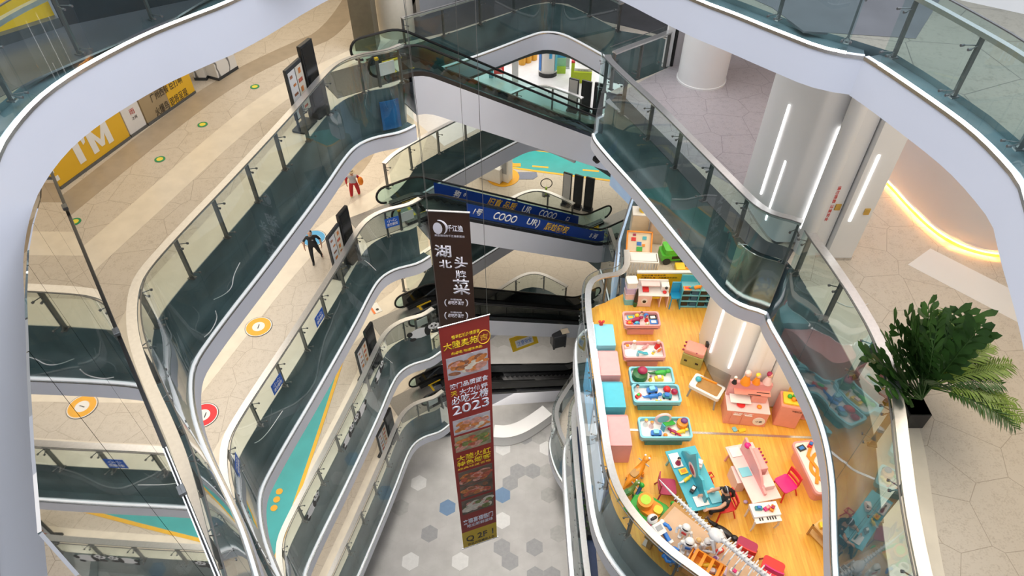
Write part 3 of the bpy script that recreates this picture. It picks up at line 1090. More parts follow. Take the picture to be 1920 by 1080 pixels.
billiard('large orange round floor sticker with a white centre', 485, 613, M_STOR)
billiard('large red and white round floor sticker by the curved balustrade', 381, 779, M_STRED, txt='11')
rt = floor_disc('floor_sticker', 'large sky blue round floor sticker behind the walking man', 588, 447, ZC, 0.46, ((1, M_STBLK, 'outline'), (0.96, M_STW, 'rim'), (0.90, M_STBLU, 'colour_field')), 'large round floor stickers')
text_obj('smile', ': )', M_STW, rt, Matrix.Translation((0.05, 0, 0.009)) @ Matrix.Rotation(1.1, 4, 'Z'), h=0.42, depth=0.002)
rt = floor_disc('floor_sticker', 'round orange floor sticker on the teal road', 948, 309, ZD, 0.45, ((1, M_STOR, 'colour_field'), (0.55, M_STW, 'centre')))
rt.location.z += 0.012
text_obj('numeral', '2', M_STOR, rt, Matrix.Translation((0, 0, 0.008)), h=0.34, depth=0.002)
p = at(968, 310, ZD)
tag(MB().box((0, 0, 0), (0.5, 0.32, 0.008)).build('floor_sticker', M_STOR, loc=(p.x, p.y, ZD + 0.02)), 'small orange square floor sticker beside the round one on the teal road', 'floor sticker')
for k, (u, v) in enumerate(((524, 922), (519, 937), (514, 953))):
    p = at(u, v, ZD)
    tag(MB().lathe([(0.12, -0.004), (0.12, 0.004)], n=16).build('floor_sticker', M_STOR, loc=(p.x, p.y, ZD + 0.018)),
        ('yellow dot on the teal road at the ledge, farthest of the three', 'yellow dot on the teal road at the ledge, middle of the three', 'yellow dot on the teal road at the ledge, nearest of the three')[k], 'floor sticker', 'yellow dots on the teal road')
# notices on the floor at the escalator heads
for (u, v, z, lab) in ((651, 170, ZB, 'white and orange floor notice at the head of the topmost escalator'), (697, 424, ZC, 'white and orange floor notice near the blue advert escalator'),
                       (709, 577, ZD, 'white and orange floor notice at the head of the black escalator'), (722, 774, ZE, 'white and orange floor notice at the lowest escalator head')):
    p = at(u, v, z)
    rt = thing('floor_notice', lab, 'floor notice', (p.x - 0.12, p.y - 0.05, z + 0.016), math.radians(-58), 'escalator floor notices')
    MB().box((0, 0, 0), (0.62, 0.42, 0.008)).build('sheet', M_STW, rt)
    MB().box((0, -0.15, 0.004), (0.62, 0.1, 0.006)).build('orange_band', mat('orange_band', (0.85, 0.2, 0.03), 0.4, var=0.03), rt)
    MB().lathe([(0.07, 0.002), (0.07, 0.007)], (0.12, 0.05, 0), n=14).build('symbol', M_STBLK, rt)

# ------------------------------------------------------------------ white columns, lift front, curved wall
COLP = [(5.95, 14.3), (5.86, 13.8), (5.85, 13.35), (5.93, 12.8), (6.05, 12.25), (6.12, 12.12), (6.2, 12.06), (6.72, 12.05), (6.9, 12.15), (7.0, 12.4), (7.0, 14.3)]


def column_storey(z0, z1, lab):
    mb = MB()
    mb.prism([(x, y) for x, y in COLP], z0, z1, 0, sm=True)
    mb.prism([(x + (x - 6.4) * 0.012, y + (y - 13.0) * 0.012) for x, y in COLP], z0, z0 + 0.07, 1)
    o = struct(mb.build('column', [M_WHITE, M_STEEL]), lab, 'column')
    return o


def led_on(o, pts, z0, z1, w=0.035):
    """upright light line let into the column face"""
    (x0, y0), (x1, y1) = pts
    d = Vector((x1 - x0, y1 - y0, 0)).normalized()
    MB().box(((x0 + x1) / 2, (y0 + y1) / 2, (z0 + z1) / 2), (w, 0.03, z1 - z0), math.atan2(d.y, d.x)).build('light_strip', M_LEDHOT, o)


cB = column_storey(ZB, ZA - 0.6, 'white column with upright light lines behind the glass balustrade')
led_on(cB, ((5.875, 13.1), (5.90, 12.9)), ZB + 0.75, ZB + 3.1)
led_on(cB, ((5.97, 12.6), (6.0, 12.45)), ZB + 0.35, ZB + 2.0)
led_on(cB, ((6.60, 12.045), (6.66, 12.045)), ZB + 0.5, ZB + 3.15)
cC = column_storey(ZC, ZB - 2.05, 'white column with upright light lines in the toy shop')
led_on(cC, ((5.875, 13.1), (5.90, 12.9)), ZC + 0.7, ZC + 2.75)
led_on(cC, ((6.10, 12.11), (6.18, 12.06)), ZC + 1.1, ZC + 3.0)
led_on(cC, ((6.80, 12.08), (6.86, 12.11)), ZC + 1.4, ZC + 3.0)
rt = struct(MB().cyl((6.73, 11.83, ZB), (6.73, 11.83, ZA - 0.6), 0.19, n=28).build('pilaster', M_WHITE), 'slim round white pilaster between column and lift front', 'pilaster')
struct(MB().cyl((6.73, 11.83, ZC), (6.73, 11.83, ZB - 2.05), 0.19, n=28).build('pilaster', M_WHITE), 'slim round white pilaster in the toy shop', 'pilaster')
for zz, zt in ((ZB, ZA - 0.6), (ZC, ZB - 2.05)):
    mb = MB()
    mb.box((7.45, 12.5, (zz + zt) / 2), (0.58, 2.0, zt - zz))
    mb.box((6.97, 12.66, (zz + zt) / 2), (0.32, 2.0, zt - zz))
    mb.box((7.14, 12.75, (zz + zt) / 2), (0.06, 2.1, zt - zz), mi=1)
    mb.box((7.45, 12.5, zz + 0.04), (0.6, 2.02, 0.08), mi=2)
    lf = struct(mb.build('lift_front', [M_WHITE, M_RUBBER, M_STEEL]), 'white lift front with a black upright slot' + (' in the toy shop' if zz == ZC else ' beside the slim pilaster'), 'lift front')
    if zz == ZB:
        MB().box((7.32, 11.495, ZB + 2.0), (0.05, 0.02, 1.7)).build('light_strip', M_LEDHOT, lf)
        m_br = mat('brass_plate', (0.65, 0.42, 0.10), 0.35, 0.7, var=0.06)
        MB().box((7.60, 11.49, ZB + 1.42), (0.12, 0.03, 0.16)).build('call_plate', m_br, lf, bevel=0.006)
        MB().box((7.03, 11.645, ZB + 1.42), (0.12, 0.03, 0.16)).build('call_plate', m_br, lf, bevel=0.006)
        text_obj('red_lettering', '请勿倚靠 注意安全', mat('red_lettering', (0.75, 0.05, 0.03), 0.5, var=0.03), lf,
                 frame(Vector((6.90, 11.655, ZB + 1.5)), (0, 0, -1), (1, 0, 0)), w=0.95, h=0.07)
c0 = (5.98, 19.95)
struct(MB().lathe([(0.77, 0), (0.77, 0.06), (0.745, 0.07), (0.745, ZA - 0.6 - ZB)], (c0[0], c0[1], ZB), n=40).build('column', M_WHITE), 'thick round white column on the lilac-grey floor', 'column')
# curved wall with amber light at its foot
cw = [xy(u, v, ZB) for u, v in ((1668, 349), (1700, 386), (1745, 431), (1790, 461), (1840, 477), (1882, 482), (1960, 478))]
cw = [(9.2, 16.6)] + cw
cws = smooth(cw, 0.15)
M_MAUVE = mat('pale_mauve_wall', (0.66, 0.615, 0.60), 0.5, var=0.02, scale=1)
mb = MB().strip(cws, 0.0, 0.25, ZB + 0.12, ZA - 0.6, 0)
wc = struct(mb.build('wall_right', M_MAUVE), 'pale curved wall with an amber light line at its foot', 'wall')
MB().strip(cws, -0.03, 0.22, ZB + 0.005, ZB + 0.085, 0).build('amber_light', M_AMBER, wc)
MB().strip(cws, -0.045, 0.0, ZB + 0.09, ZB + 0.115, 0).build('white_light_line', M_LEDSOFT, wc)
for _k in (6, 13, 20, 27, 34):
    if _k < len(cws) - 1:
        _a, _b = Vector((*cws[_k], 0)), Vector((*cws[_k + 1], 0))
        _d = (_b - _a).normalized()
        _n = Vector((_d.y, -_d.x, 0))
        area('amber_tape', tuple(_a + _n * 0.07 + UP * (ZB + 0.10)), (1.0, 0.05), 9, (1.0, 0.50, 0.10), (math.radians(35), 0, math.atan2(_d.y, _d.x)))
# back of the bridge: wall, pillars, door panels
p = at(690, 96, ZB)
struct(MB().box((p.x - 0.05, p.y + 0.4, (ZB + ZA - 0.6) / 2), (0.72, 0.8, ZA - 0.6 - ZB)).build('column', mat('bronze_cladding', (0.16, 0.135, 0.09), 0.35, 0.2, var=0.08)), 'square bronze-brown pillar behind the topmost escalator', 'pillar')
p = at(735, 78, ZB)
struct(MB().lathe([(0.62, 0), (0.62, ZA - 0.6 - ZB)], (p.x + 0.1, p.y + 0.75, ZB), n=32).build('column', mat('cream_cladding', (0.68, 0.61, 0.50), 0.4, var=0.03)), 'round cream column behind the topmost escalator', 'column')
wall('wall_bridge', [(-3.4, 24.6), (-1.0, 27.5), (2.4, 29.2), (7.5, 28.6)], ZB, ZA - 0.6, mat('grey_bridge_wall', (0.42, 0.42, 0.43), 0.45, var=0.04))
p = at(1262, 130, ZB)
dp = thing('door_leaf', 'pale door leaf with black edge standing behind the lilac-grey floor', 'door', (p.x + 0.15, p.y + 0.3, ZB), 0.25)
MB().box((0.3, 0, 1.45), (0.9, 0.08, 2.9)).build('panel', mat('greige_panel', (0.56, 0.52, 0.52), 0.45, var=0.03), dp)
MB().box((-0.19, -0.01, 1.45), (0.08, 0.12, 2.9)).build('black_edge', M_RUBBER, dp)
MB().box((-0.38, 0.0, 1.45), (0.25, 0.08, 2.9)).build('jamb', M_WHITE, dp)
# dark panels and wall above on the topmost floor
p0, p1 = at(-60, 104, ZA), at(114, 48, ZA)
d = p1 - p0
rt = thing('shop_hoarding', 'dark yellow shop wall on the topmost floor in the photo corner', 'hoarding', p0, math.atan2(d.y, d.x))
MB().box((d.length / 2, 0.1, 1.5), (d.length, 0.1, 3.0)).build('board', M_HOARD, rt)
MB().box((d.length / 2, 0.0, 0.06), (d.length, 0.14, 0.12)).build('base_rail', M_POST, rt)
rt = struct(MB().box((1.7, 0.1, 1.6), (3.4, 0.2, 3.2)).build('wall_upper', M_CHAR, loc=at(118, 50, ZA), rz=0.55))
rt = struct(MB().box((0, 0, 1.6), (14, 0.2, 3.2)).build('wall_upper', M_WHITE, loc=at(1800, 20, ZA) + Vector((0.8, 0, 0)), rz=-0.62))
# ------------------------------------------------------------------ escalators
E0, E1 = Vector((-3.32, 21.0)), Vector((3.95, 25.75))
ED = E1 - E0
ER, EH = ED.length, 5.8
EA = math.atan2(ED.y, ED.x)


def zc(x):
    """height of the step line along the run, eased at both ends"""
    def raw(t):
        return 0.0 if t < 0 else (-EH if t > ER else -EH * t / ER)
    return sum(raw(x + k * 0.12) for k in (-3, -2, -1, 0, 1, 2, 3)) / 7


def side_strip(mb, y0, y1, za, zb, x0, x1, mi=0, step=0.3):
    n = max(2, int((x1 - x0) / step))
    xs = [x0 + (x1 - x0) * i / n for i in range(n + 1)]
    b = mb.verts([(x, y, zc(x) + z) for x in xs for (y, z) in ((y0, za), (y1, za), (y1, zb), (y0, zb))])
    for i in range(n):
        for k in range(4):
            l = (k + 1) % 4
            mb.face((b + 4 * i + k, b + 4 * i + l, b + 4 * (i + 1) + l, b + 4 * (i + 1) + k), mi, k in (0, 2))
    mb.face((b, b + 1, b + 2, b + 3), mi)
    mb.face([b + 4 * n + k for k in (3, 2, 1, 0)], mi)
    return mb


M_TRUSS = mat('escalator_cladding', (0.70, 0.705, 0.75), 0.4, var=0.015, scale=1)
M_DECK = mat('escalator_black_deck', (0.02, 0.021, 0.023), 0.24, var=0.15, scale=3)
M_STEP = mat('escalator_step', (0.05, 0.05, 0.052), 0.4, 0.6, var=0.2, scale=10)
M_PLATE = mat('landing_plate_steel', (0.20, 0.20, 0.195), 0.38, 0.7, var=0.12, scale=30)
M_SMOKE = glass('smoked_glass', (0.22, 0.23, 0.24))
M_GREENGLASS = glass('green_glass', (0.74, 0.87, 0.86))
M_ADBLUE = mat('advert_blue', (0.012, 0.055, 0.30), 0.35, var=0.06, scale=2)
M_ADYEL = mat('advert_yellow', (0.85, 0.50, 0.04), 0.4, var=0.04)


def escalator(zu, label, gm, ads=False, truss_h=1.35):
    root = thing('escalator', label, 'escalator', (E0.x, E0.y, zu), EA, 'escalators across the atrium')
    mb = MB()
    side_strip(mb, -0.80, -0.74, -truss_h, -0.02, -0.35, ER + 0.5)
    side_strip(mb, 0.74, 0.80, -truss_h, -0.02, -0.35, ER + 0.5)
    side_strip(mb, -0.80, 0.80, -truss_h - 0.05, -truss_h, -0.35, ER + 0.5)
    mb.build('truss_cladding', M_TRUSS, root)
    mb = MB()
    x = -0.2
    n = 27
    for i in range(n):
        xa = -0.1 + i * (ER + 0.2) / n
        xb = xa + (ER + 0.2) / n
        za = zc((xa + xb) / 2) - 0.02
        mb.box(((xa + xb) / 2, 0, za - 0.15), (xb - xa, 1.0, 0.3))
    mb.build('steps', M_STEP, root)
    for s in (-1, 1):
        mb = MB()
        side_strip(mb, s * 0.5, s * 0.58, -0.3, 0.12, -1.2, ER + 1.2)
        side_strip(mb, s * 0.58, s * 0.80, -0.02, 0.14, -1.2, ER + 1.2)
        mb.build('skirt', M_DECK, root)
        mb = MB()
        side_strip(mb, s * 0.655, s * 0.667, 0.13, 0.90, -1.35, ER + 1.35, step=0.22)
        mb.build('balustrade', gm, root)
        pts = []
        xs = [-1.35 + (ER + 2.7) * i / 60 for i in range(61)]
        up = [(x, s * 0.66, zc(x) + 0.94) for x in xs]
        r = 0.36
        nb = [(-1.35 - r * math.sin(a), s * 0.66, 0.94 - r + r * math.cos(a)) for a in [PI * k / 9 for k in range(1, 10)]][::-1]
        nf = [(ER + 1.35 + r * math.sin(a), s * 0.66, -EH + 0.94 - r + r * math.cos(a)) for a in [PI * k / 9 for k in range(1, 10)]]
        MB().tube(nb + up + nf, 0.045, 8).build('handrail', M_RUBBER, root)
        for xn, zn in ((-1.35, 0.0), (ER + 1.35, -EH)):
            mb = MB()
            d = -1 if xn < 0 else 1
            b = [(xn, 0.10), (xn, 0.92)] + [(xn + d * 0.33 * math.sin(PI * k / 8), 0.58 + 0.33 * math.cos(PI * k / 8)) for k in range(1, 8)] + [(xn + d * 0.1, 0.14)]
            v0 = mb.verts([(a, s * 0.655, zn + z) for a, z in b] + [(a, s * 0.667, zn + z) for a, z in b])
            m = len(b)
            mb.face([v0 + i for i in range(m)]); mb.face([v0 + m + i for i in range(m)][::-1])
            for i in range(m):
                j = (i + 1) % m
                mb.face((v0 + i, v0 + j, v0 + m + j, v0 + m + i))
            mb.build('newel', M_GREENGLASS, root)
    for xn, zn, dd in ((-1.2, 0.0, -1), (ER + 1.2, -EH, 1)):
        MB().box((xn + dd * 0.55, 0, zn + 0.012), (2.3, 1.64, 0.024)).build('landing_plate', M_PLATE, root)
        MB().box((xn - dd * 0.5, 0, zn + 0.028), (0.10, 1.0, 0.02)).build('comb_line', M_YELLOW, root)
        for s in (-1, 1):
            MB().box((xn - dd * 0.75, s * 0.46, zn + 0.05), (0.7, 0.05, 0.05)).build('safety_edge', M_YELLOW, root)
    # barrier post with a yellow cap on the head of the stair
    mb = MB()
    mb.box((-1.5, -0.88, 0.45), (0.08, 0.08, 0.9), mi=0)
    mb.box((-1.5, -0.88, 0.93), (0.11, 0.10, 0.07), mi=1)
    mb.box((-1.2, -0.88, 0.55), (0.5, 0.03, 0.4), mi=2)
    mb.build('guard_post', [M_POST, M_YELLOW, M_STW], root)
    if ads:
        for y, lab in ((-0.645, 'far'), (0.645, 'near')):
            pass
        tilt = math.atan2(EH, ER)
        def ad(yy, xa, xb, items):
            mb = MB()
            side_strip(mb, yy - 0.006, yy, 0.18, 0.82, xa, xb)
            a = mb.build('advert_panel', M_ADBLUE, root)
            ex = Vector((math.cos(-tilt), 0, math.sin(-tilt)))
            for (x, s, m, w, h, zo) in items:
                text_obj('lettering', s, m, a, frame(Vector((x, yy - 0.010, zc(x) + 0.5 + zo)), ex, (0, 0, 1)), w=w, h=h, outline=0.02)
        ad(-0.672, 1.4, ER + 0.2, ((1.9, '1号', M_INKWHITE, 0.45, 0.3, 0.0), (3.2, 'COOO', M_INKWHITE, 1.35, 0.36, 0.0), (4.62, 'UR)', M_INKWHITE, 0.8, 0.42, 0.0),
                                   (5.95, '辰竝國权', M_ADYEL, 1.6, 0.40, 0.0), (8.2, '5 河', M_INKWHITE, 0.55, 0.28, 0.0)))
        ad(0.65, 0.7, ER - 0.4, ((1.7, '狗', M_INKWHITE, 0.35, 0.34, 0.0), (2.05, '0', M_INKWHITE, 0.12, 0.16, 0.05), (3.9, '旧直 品质', M_ADYEL, 1.7, 0.40, 0.0), (5.2, 'UR', M_INKWHITE, 0.6, 0.36, 0.0),
                                 (6.4, 'COOO', M_INKWHITE, 1.2, 0.36, 0.0), (7.6, '口', M_INKWHITE, 0.22, 0.22, 0.0)))
    return root


escalator(ZB, 'topmost escalator with clear green glass sides and plain white flank', M_GREENGLASS, truss_h=1.35)
escalator(ZC, 'escalator with blue advert panels lettered in white and yellow', M_GREENGLASS, ads=True, truss_h=1.1)
escalator(ZD, 'black-sided escalator behind the brown banner', M_SMOKE, truss_h=1.0)
escalator(ZE, 'lowest black-sided escalator beside the red banner, going down to the hexagon floor', M_SMOKE, truss_h=1.0)

# ------------------------------------------------------------------ hanging banners
M_BROWN = mat('brown_banner_cloth', (0.040, 0.018, 0.012), 0.45, var=0.12, scale=1.5)
M_RED = mat('red_banner_cloth', (0.30, 0.028, 0.022), 0.5, var=0.06, scale=1.5)
M_BYEL = mat('banner_yellow', (0.86, 0.62, 0.02), 0.5, var=0.03)
M_LILACINK = mat('pale_lilac_print', (0.72, 0.73, 0.86), 0.5, var=0.02)
M_FOODS = [mat('food_orange', (0.62, 0.22, 0.06), 0.5, var=0.35, scale=9), mat('food_pink', (0.62, 0.30, 0.24), 0.5, var=0.35, scale=9), mat('food_brown', (0.30, 0.12, 0.06), 0.5, var=0.4, scale=9),
           mat('food_white', (0.72, 0.66, 0.56), 0.5, var=0.15, scale=9), mat('food_green', (0.20, 0.24, 0.07), 0.5, var=0.4, scale=9), mat('food_red', (0.50, 0.11, 0.06), 0.5, var=0.4, scale=9)]
M_PIC = [mat('photo_ground_pale', (0.50, 0.47, 0.52), 0.5, var=0.25, scale=3), mat('photo_ground_dark', (0.15, 0.11, 0.08), 0.5, var=0.4, scale=3), mat('photo_ground_olive', (0.30, 0.27, 0.17), 0.5, var=0.4, scale=3)]

BL_, BR_ = at(822, 615, CZ - 12.73), at(917, 590, CZ - 12.73)
BW = math.hypot(BR_.x - BL_.x, BR_.y - BL_.y)
BH = 12.55
BA = math.atan2(BR_.y - BL_.y, BR_.x - BL_.x)
bt = thing('hanging_banner', 'long red hanging banner with food photos and the year 2023', 'banner', (BL_.x, BL_.y, CZ - 12.73), BA)
MB().box((BW / 2, 0, -BH / 2), (BW, 0.012, BH)).build('cloth', M_RED, bt)

MB().cyl((-0.06, 0, -BH), (BW + 0.06, 0, -BH), 0.03, n=10).build('bottom_rod', M_STEEL, bt)
MB().cyl((-0.02, 0, 0), (BW + 0.02, 0, 0), 0.02, n=10).build('top_rod', M_STEEL, bt)
mbw = MB()
for x in (0.05, BW - 0.05):
    mbw.cyl((x, 0, 0), (x, 0, 17), 0.006, n=5)
mbw.build('wire', M_POST, bt)


def bpos(u, v):
    n = Vector((math.sin(BA), -math.cos(BA), 0))
    p = on_plane(u, v, Vector(bt.location), n) - Vector(bt.location)
    return p.x * math.cos(BA) + p.y * math.sin(BA), p.z


def btext(s, u0, v0, u1, v1, hpx, m, outline=0.02):
    """line of lettering from pixel (u0, v0) to (u1, v1) on the red banner"""
    xa, za = bpos(u0, v0); xb, zb = bpos(u1, v1)
    zt = bpos((u0 + u1) / 2, (v0 + v1) / 2 - hpx / 2)[1]
    zl = bpos((u0 + u1) / 2, (v0 + v1) / 2 + hpx / 2)[1]
    return text_obj('lettering', s, m, bt, frame(Vector(((xa + xb) / 2, -0.012, (za + zb) / 2)), (xb - xa, 0, (zb - za) * 0.0), (0, 0, 1)), w=abs(xb - xa), h=zt - zl, outline=outline)


def picture(u0, v0, u1, v1, ground, foods, seed):
    """food photograph printed between the pixels of its upper left and lower right corner"""
    random.seed(seed)
    xa, za = bpos(u0, v0); xb, zb = bpos(u1, v1)
    xa, xb = 0.10, BW - 0.08
    pr = MB().box(((xa + xb) / 2, -0.008, (za + zb) / 2), (xb - xa, 0.006, za - zb)).build('food_photo', M_PIC[ground], bt, bevel=0.003)
    w, h = xb - xa, za - zb
    mb = MB()
    for k in range(40):
        a = random.random()
        x = xa + 0.12 * w + 0.76 * w * a
        z = zb + h * (0.22 + 0.5 * random.random())
        rx, rz = w * random.uniform(0.07, 0.18), h * random.uniform(0.06, 0.16)
        t = random.uniform(-0.5, 0.7)
        pts = [(x + rx * math.cos(q) * math.cos(t) - rz * math.sin(q) * math.sin(t), -0.0115 - 0.0003 * k, z + rx * math.cos(q) * math.sin(t) + rz * math.sin(q) * math.cos(t)) for q in [2 * PI * i / 12 for i in range(12)]]
        b = mb.verts(pts)
        mb.face(range(b, b + 12), foods[k % len(foods)])
    mb.build('printed_food', M_FOODS, pr)
    return pr


zf_ = bpos(896, 990)[1]
MB().box((BW / 2, -0.002, (zf_ - BH) / 2), (BW, 0.016, zf_ + BH)).build('yellow_foot', mat('banner_foot_yellow', (0.62, 0.42, 0.02), 0.5, var=0.05), bt)
btext('慢寻红城外情景吉', 846, 632, 899, 620, 7, M_BYEL, 0.01)
btext('大陸奥苑', 831, 652, 895, 634, 14, M_BYEL, 0.016)
btext('出必吃 地道味来此', 846, 663, 904, 648, 5, M_BYEL, 0.01)
mb = MB()
xq, zq = bpos(907, 631)
mb.tube([(xq + 0.17 * math.cos(a), -0.012, zq + 0.26 * math.sin(a)) for a in [2 * PI * k / 20 for k in range(20)]], 0.012, 5, closed=True)
mb.build('stamp_ring', M_ADYEL, bt)
text_obj('lettering', '吉', M_ADYEL, bt, frame(Vector((xq, -0.012, zq)), (1, 0, 0), (0, 0, 1)), h=0.24)
picture(834, 674, 918, 691, 0, (0, 2, 0, 1, 3), 3)
btext('澳门品质面食', 843, 726, 915, 706, 10, M_LILACINK, 0.02)
btext('大力伸评', 861, 735, 914, 721, 10, M_LILACINK, 0.02)
btext('天', 845, 740, 857, 736, 9, M_BYEL, 0.014)
btext('必吃之榜', 846, 752, 915, 734, 16, M_LILACINK, 0.016)
btext('2023', 848, 770, 917, 752, 17, M_LILACINK, 0.014)
picture(848, 790, 920, 796, 0, (0, 1, 0, 3, 1), 8)
picture(851, 821, 920, 829, 2, (4, 5, 0, 4, 1), 12)
btext('大陸火红', 856, 860, 920, 844, 11, M_BYEL, 0.014)
btext('特色烟客', 857, 871, 920, 854, 9, M_BYEL, 0.014)
btext('经典味道百吃', 858, 879, 920, 863, 4, M_ADYEL, 0.01)
picture(857, 888, 923, 893, 1, (5, 0, 1, 5, 2), 21)
picture(861, 914, 924, 917, 1, (5, 5, 1, 2, 0), 25)
picture(864, 941, 924, 947, 1, (3, 3, 1, 3, 4), 31)
btext('来福喜福临门', 868, 981, 924, 961, 9, M_LILACINK, 0.02)
btext('吃出新鲜滋味', 876, 987, 924, 970, 6, M_LILACINK, 0.01)
btext('Q 2F 1', 874, 1010, 925, 997, 12, M_INKDARK, 0.02)
btext('欢迎光临美味人生', 877, 1018, 927, 1007, 5, M_INKDARK, 0.01)

DL_, DR_ = at(800, 395, CZ - 13.2), at(880, 399, CZ - 13.2)
DW = math.hypot(DR_.x - DL_.x, DR_.y - DL_.y)
DA = math.atan2(DR_.y - DL_.y, DR_.x - DL_.x)
DH = 6.2
dt = thing('hanging_banner', 'dark brown hanging banner with pale brush lettering, partly behind the red one', 'banner', (DL_.x, DL_.y, CZ - 13.2), DA)
MB().box((DW / 2, 0, -DH / 2), (DW, 0.012, DH)).build('cloth', M_BROWN, dt)
MB().cyl((-0.02, 0, 0.01), (DW + 0.02, 0, 0.01), 0.03, n=10).build('top_rod', mat('grey_rod', (0.5, 0.5, 0.5), 0.4, var=0.03), dt)
mbw = MB()
for x in (0.05, DW - 0.05):
    mbw.cyl((x, 0, 0), (x, 0, 17), 0.006, n=5)
mbw.build('wire', M_POST, dt)


def dtext(s, u0, v0, u1, v1, m=M_LILACINK, outline=0.02):
    """lettering that fills a pixel box on the brown banner"""
    n = Vector((math.sin(DA), -math.cos(DA), 0))
    def q(u, v):
        p = on_plane(u, v, Vector(dt.location), n) - Vector(dt.location)
        return p.x * math.cos(DA) + p.y * math.sin(DA), p.z
    xa, za = q(u0, (v0 + v1) / 2); xb, zb = q(u1, (v0 + v1) / 2)
    zt = q((u0 + u1) / 2, v0)[1]; zl = q((u0 + u1) / 2, v1)[1]
    return text_obj('lettering', s, m, dt, frame(Vector(((xa + xb) / 2, -0.010, (zt + zl) / 2)), (1, 0, 0), (0, 0, 1)), w=xb - xa, h=zt - zl, outline=outline), ((xa + xb) / 2, (zt + zl) / 2)


_, (cx_, cz_) = dtext('千江渔', 838, 422, 868, 434)
dtext('来自湖北的千江渔家菜馆', 815, 440, 871, 444, outline=0.0)
mb = MB()
cxl = cx_ - 0.55
mb.ball((cxl, -0.010, cz_ - 0.03), (0.15, 0.004, 0.24), 16, 8)
mb.tube([(cxl + 0.05 + 0.24 * math.cos(a), -0.012, cz_ + 0.30 * math.sin(a)) for a in [-0.9 + 2.6 * k / 12 for k in range(13)]], [0.012 + 0.025 * math.sin(PI * k / 12) for k in range(13)], 6)
mb.build('emblem', M_LILACINK, dt)
dtext('湖', 815, 459, 846, 482, outline=0.02)
dtext('北', 823, 487, 847, 502, outline=0.02)
dtext('头', 852, 481, 877, 504, outline=0.02)
dtext('牌', 854, 507, 874, 522, outline=0.014)
dtext('菜', 849, 523, 881, 552, outline=0.02)
for v0 in (561, 585):
    dtext('(', 833, v0, 838, v0 + 13, outline=0.02)
    dtext('必吃榜餐厅', 840, v0 + 3, 870, v0 + 10)
    dtext('中国推荐', 845, v0 - 1, 866, v0 + 2, outline=0)
    dtext(')', 873, v0, 878, v0 + 13, outline=0.02)

# ------------------------------------------------------------------ menu boards of the galleries
M_POSTER = mat('poster_paper', (0.74, 0.73, 0.72), 0.4, var=0.04, scale=3)
M_POSTER2 = mat('poster_paper_cream', (0.72, 0.66, 0.55), 0.4, var=0.05, scale=3)
BSPOT = at(577, 236, ZB)


def menu_board(lab, z):
    rt = thing('menu_board', lab, 'sign board', (-5.90, 17.15, z), math.radians(73), 'menu boards on the galleries')
    MB().box((0, 0, 1.17), (0.80, 0.09, 1.5)).build('frame', M_CHAR, rt, bevel=0.012)
    random.seed(5)
    for k, (x, m) in enumerate(((-0.185, M_POSTER), (0.185, M_POSTER2))):
        ps = MB().box((x, -0.05, 1.14), (0.335, 0.012, 1.34)).build('poster', m, rt)
        for j in range(5):
            MB().box((x + random.uniform(-0.05, 0.05), -0.058, 0.62 + j * 0.26), (random.uniform(0.10, 0.20), 0.006, random.uniform(0.06, 0.15)), mi=random.choice((0, 2, 5))).build('printed_dish', M_FOODS, ps)
    MB().rbox((0, 0.05, 0.0), (0.78, 0.42, 0.06), 0.05).build('foot', M_CHAR, rt)
    mb = MB()
    for s in (-1, 1):
        mb.box((s * 0.34, 0.02, 0.24), (0.05, 0.05, 0.4))
    mb.build('leg', M_CHAR, rt)
    return rt


def back_panel(lab, z):
    rt = thing('advert_totem', lab, 'sign board', (-5.66, 17.85, z), math.radians(70), 'black display panels on the galleries')
    MB().box((0, 0, 1.2), (0.60, 0.12, 2.0)).build('casing', mat('black_casing', (0.018, 0.02, 0.022), 0.38, var=0.15), rt, bevel=0.015)
    MB().box((0.0, -0.063, 1.25), (0.50, 0.012, 1.75)).build('screen', M_BLACK, rt)
    MB().rbox((0, 0, 0.0), (0.62, 0.4, 0.2), 0.06).build('foot', M_CHAR, rt)
    return rt


menu_board('black-framed menu board with two posters on the yellow-lit gallery', ZB)
back_panel('black display panel beside the menu board on the yellow-lit gallery', ZB)
menu_board('black-framed menu board beside the walking man', ZC)
back_panel('black display panel behind the menu board near the walking man', ZC)
menu_board('black-framed menu board at the edge of the gallery with the teal road', ZD)
back_panel('black display panel behind the menu board by the teal road', ZD)
menu_board('black-framed menu board on the lowest gallery over the hexagon floor', ZE)
back_panel('black display panel on the lowest gallery over the hexagon floor', ZE)


def screen_trio(z, u, v, labs, grp):
    p = at(u, v, z)
    for k, lab in enumerate(labs):
        rt = thing('advert_totem', lab, 'sign board', (p.x + k * 0.55, p.y - 0.2 * k, z), math.radians(-28), grp)
        rt.scale = (0.85, 0.85, 0.78 if z == ZC else 1.0)
        MB().box((0, 0, 1.1), (0.55, 0.12, 1.9)).build('casing', MATS['black_casing'] if k else M_CHAR, rt, bevel=0.012)
        MB().box((0, -0.065, 1.15), (0.46, 0.012, 1.7)).build('screen', M_POSTER if k == 0 else M_CHAR, rt)
        MB().rbox((0, 0, 0), (0.6, 0.4, 0.12), 0.05).build('foot', M_CHAR, rt)


screen_trio(ZC, 1073, 208, ('display panel with pale front near the white shop, first of three', 'dark display panel near the white shop, middle of three', 'dark display panel near the white shop, last of three'), 'display panels by the white shop')
screen_trio(ZD, 1061, 385, ('display panel with pale front near the teal road, first of three', 'dark display panel near the teal road, middle of three', 'dark display panel near the teal road, last of three'), 'display panels by the teal road')

# blue stickers on the middle balustrade
M_SIGNBLUE = mat('blue_sign', (0.02, 0.12, 0.52), 0.4, var=0.05)


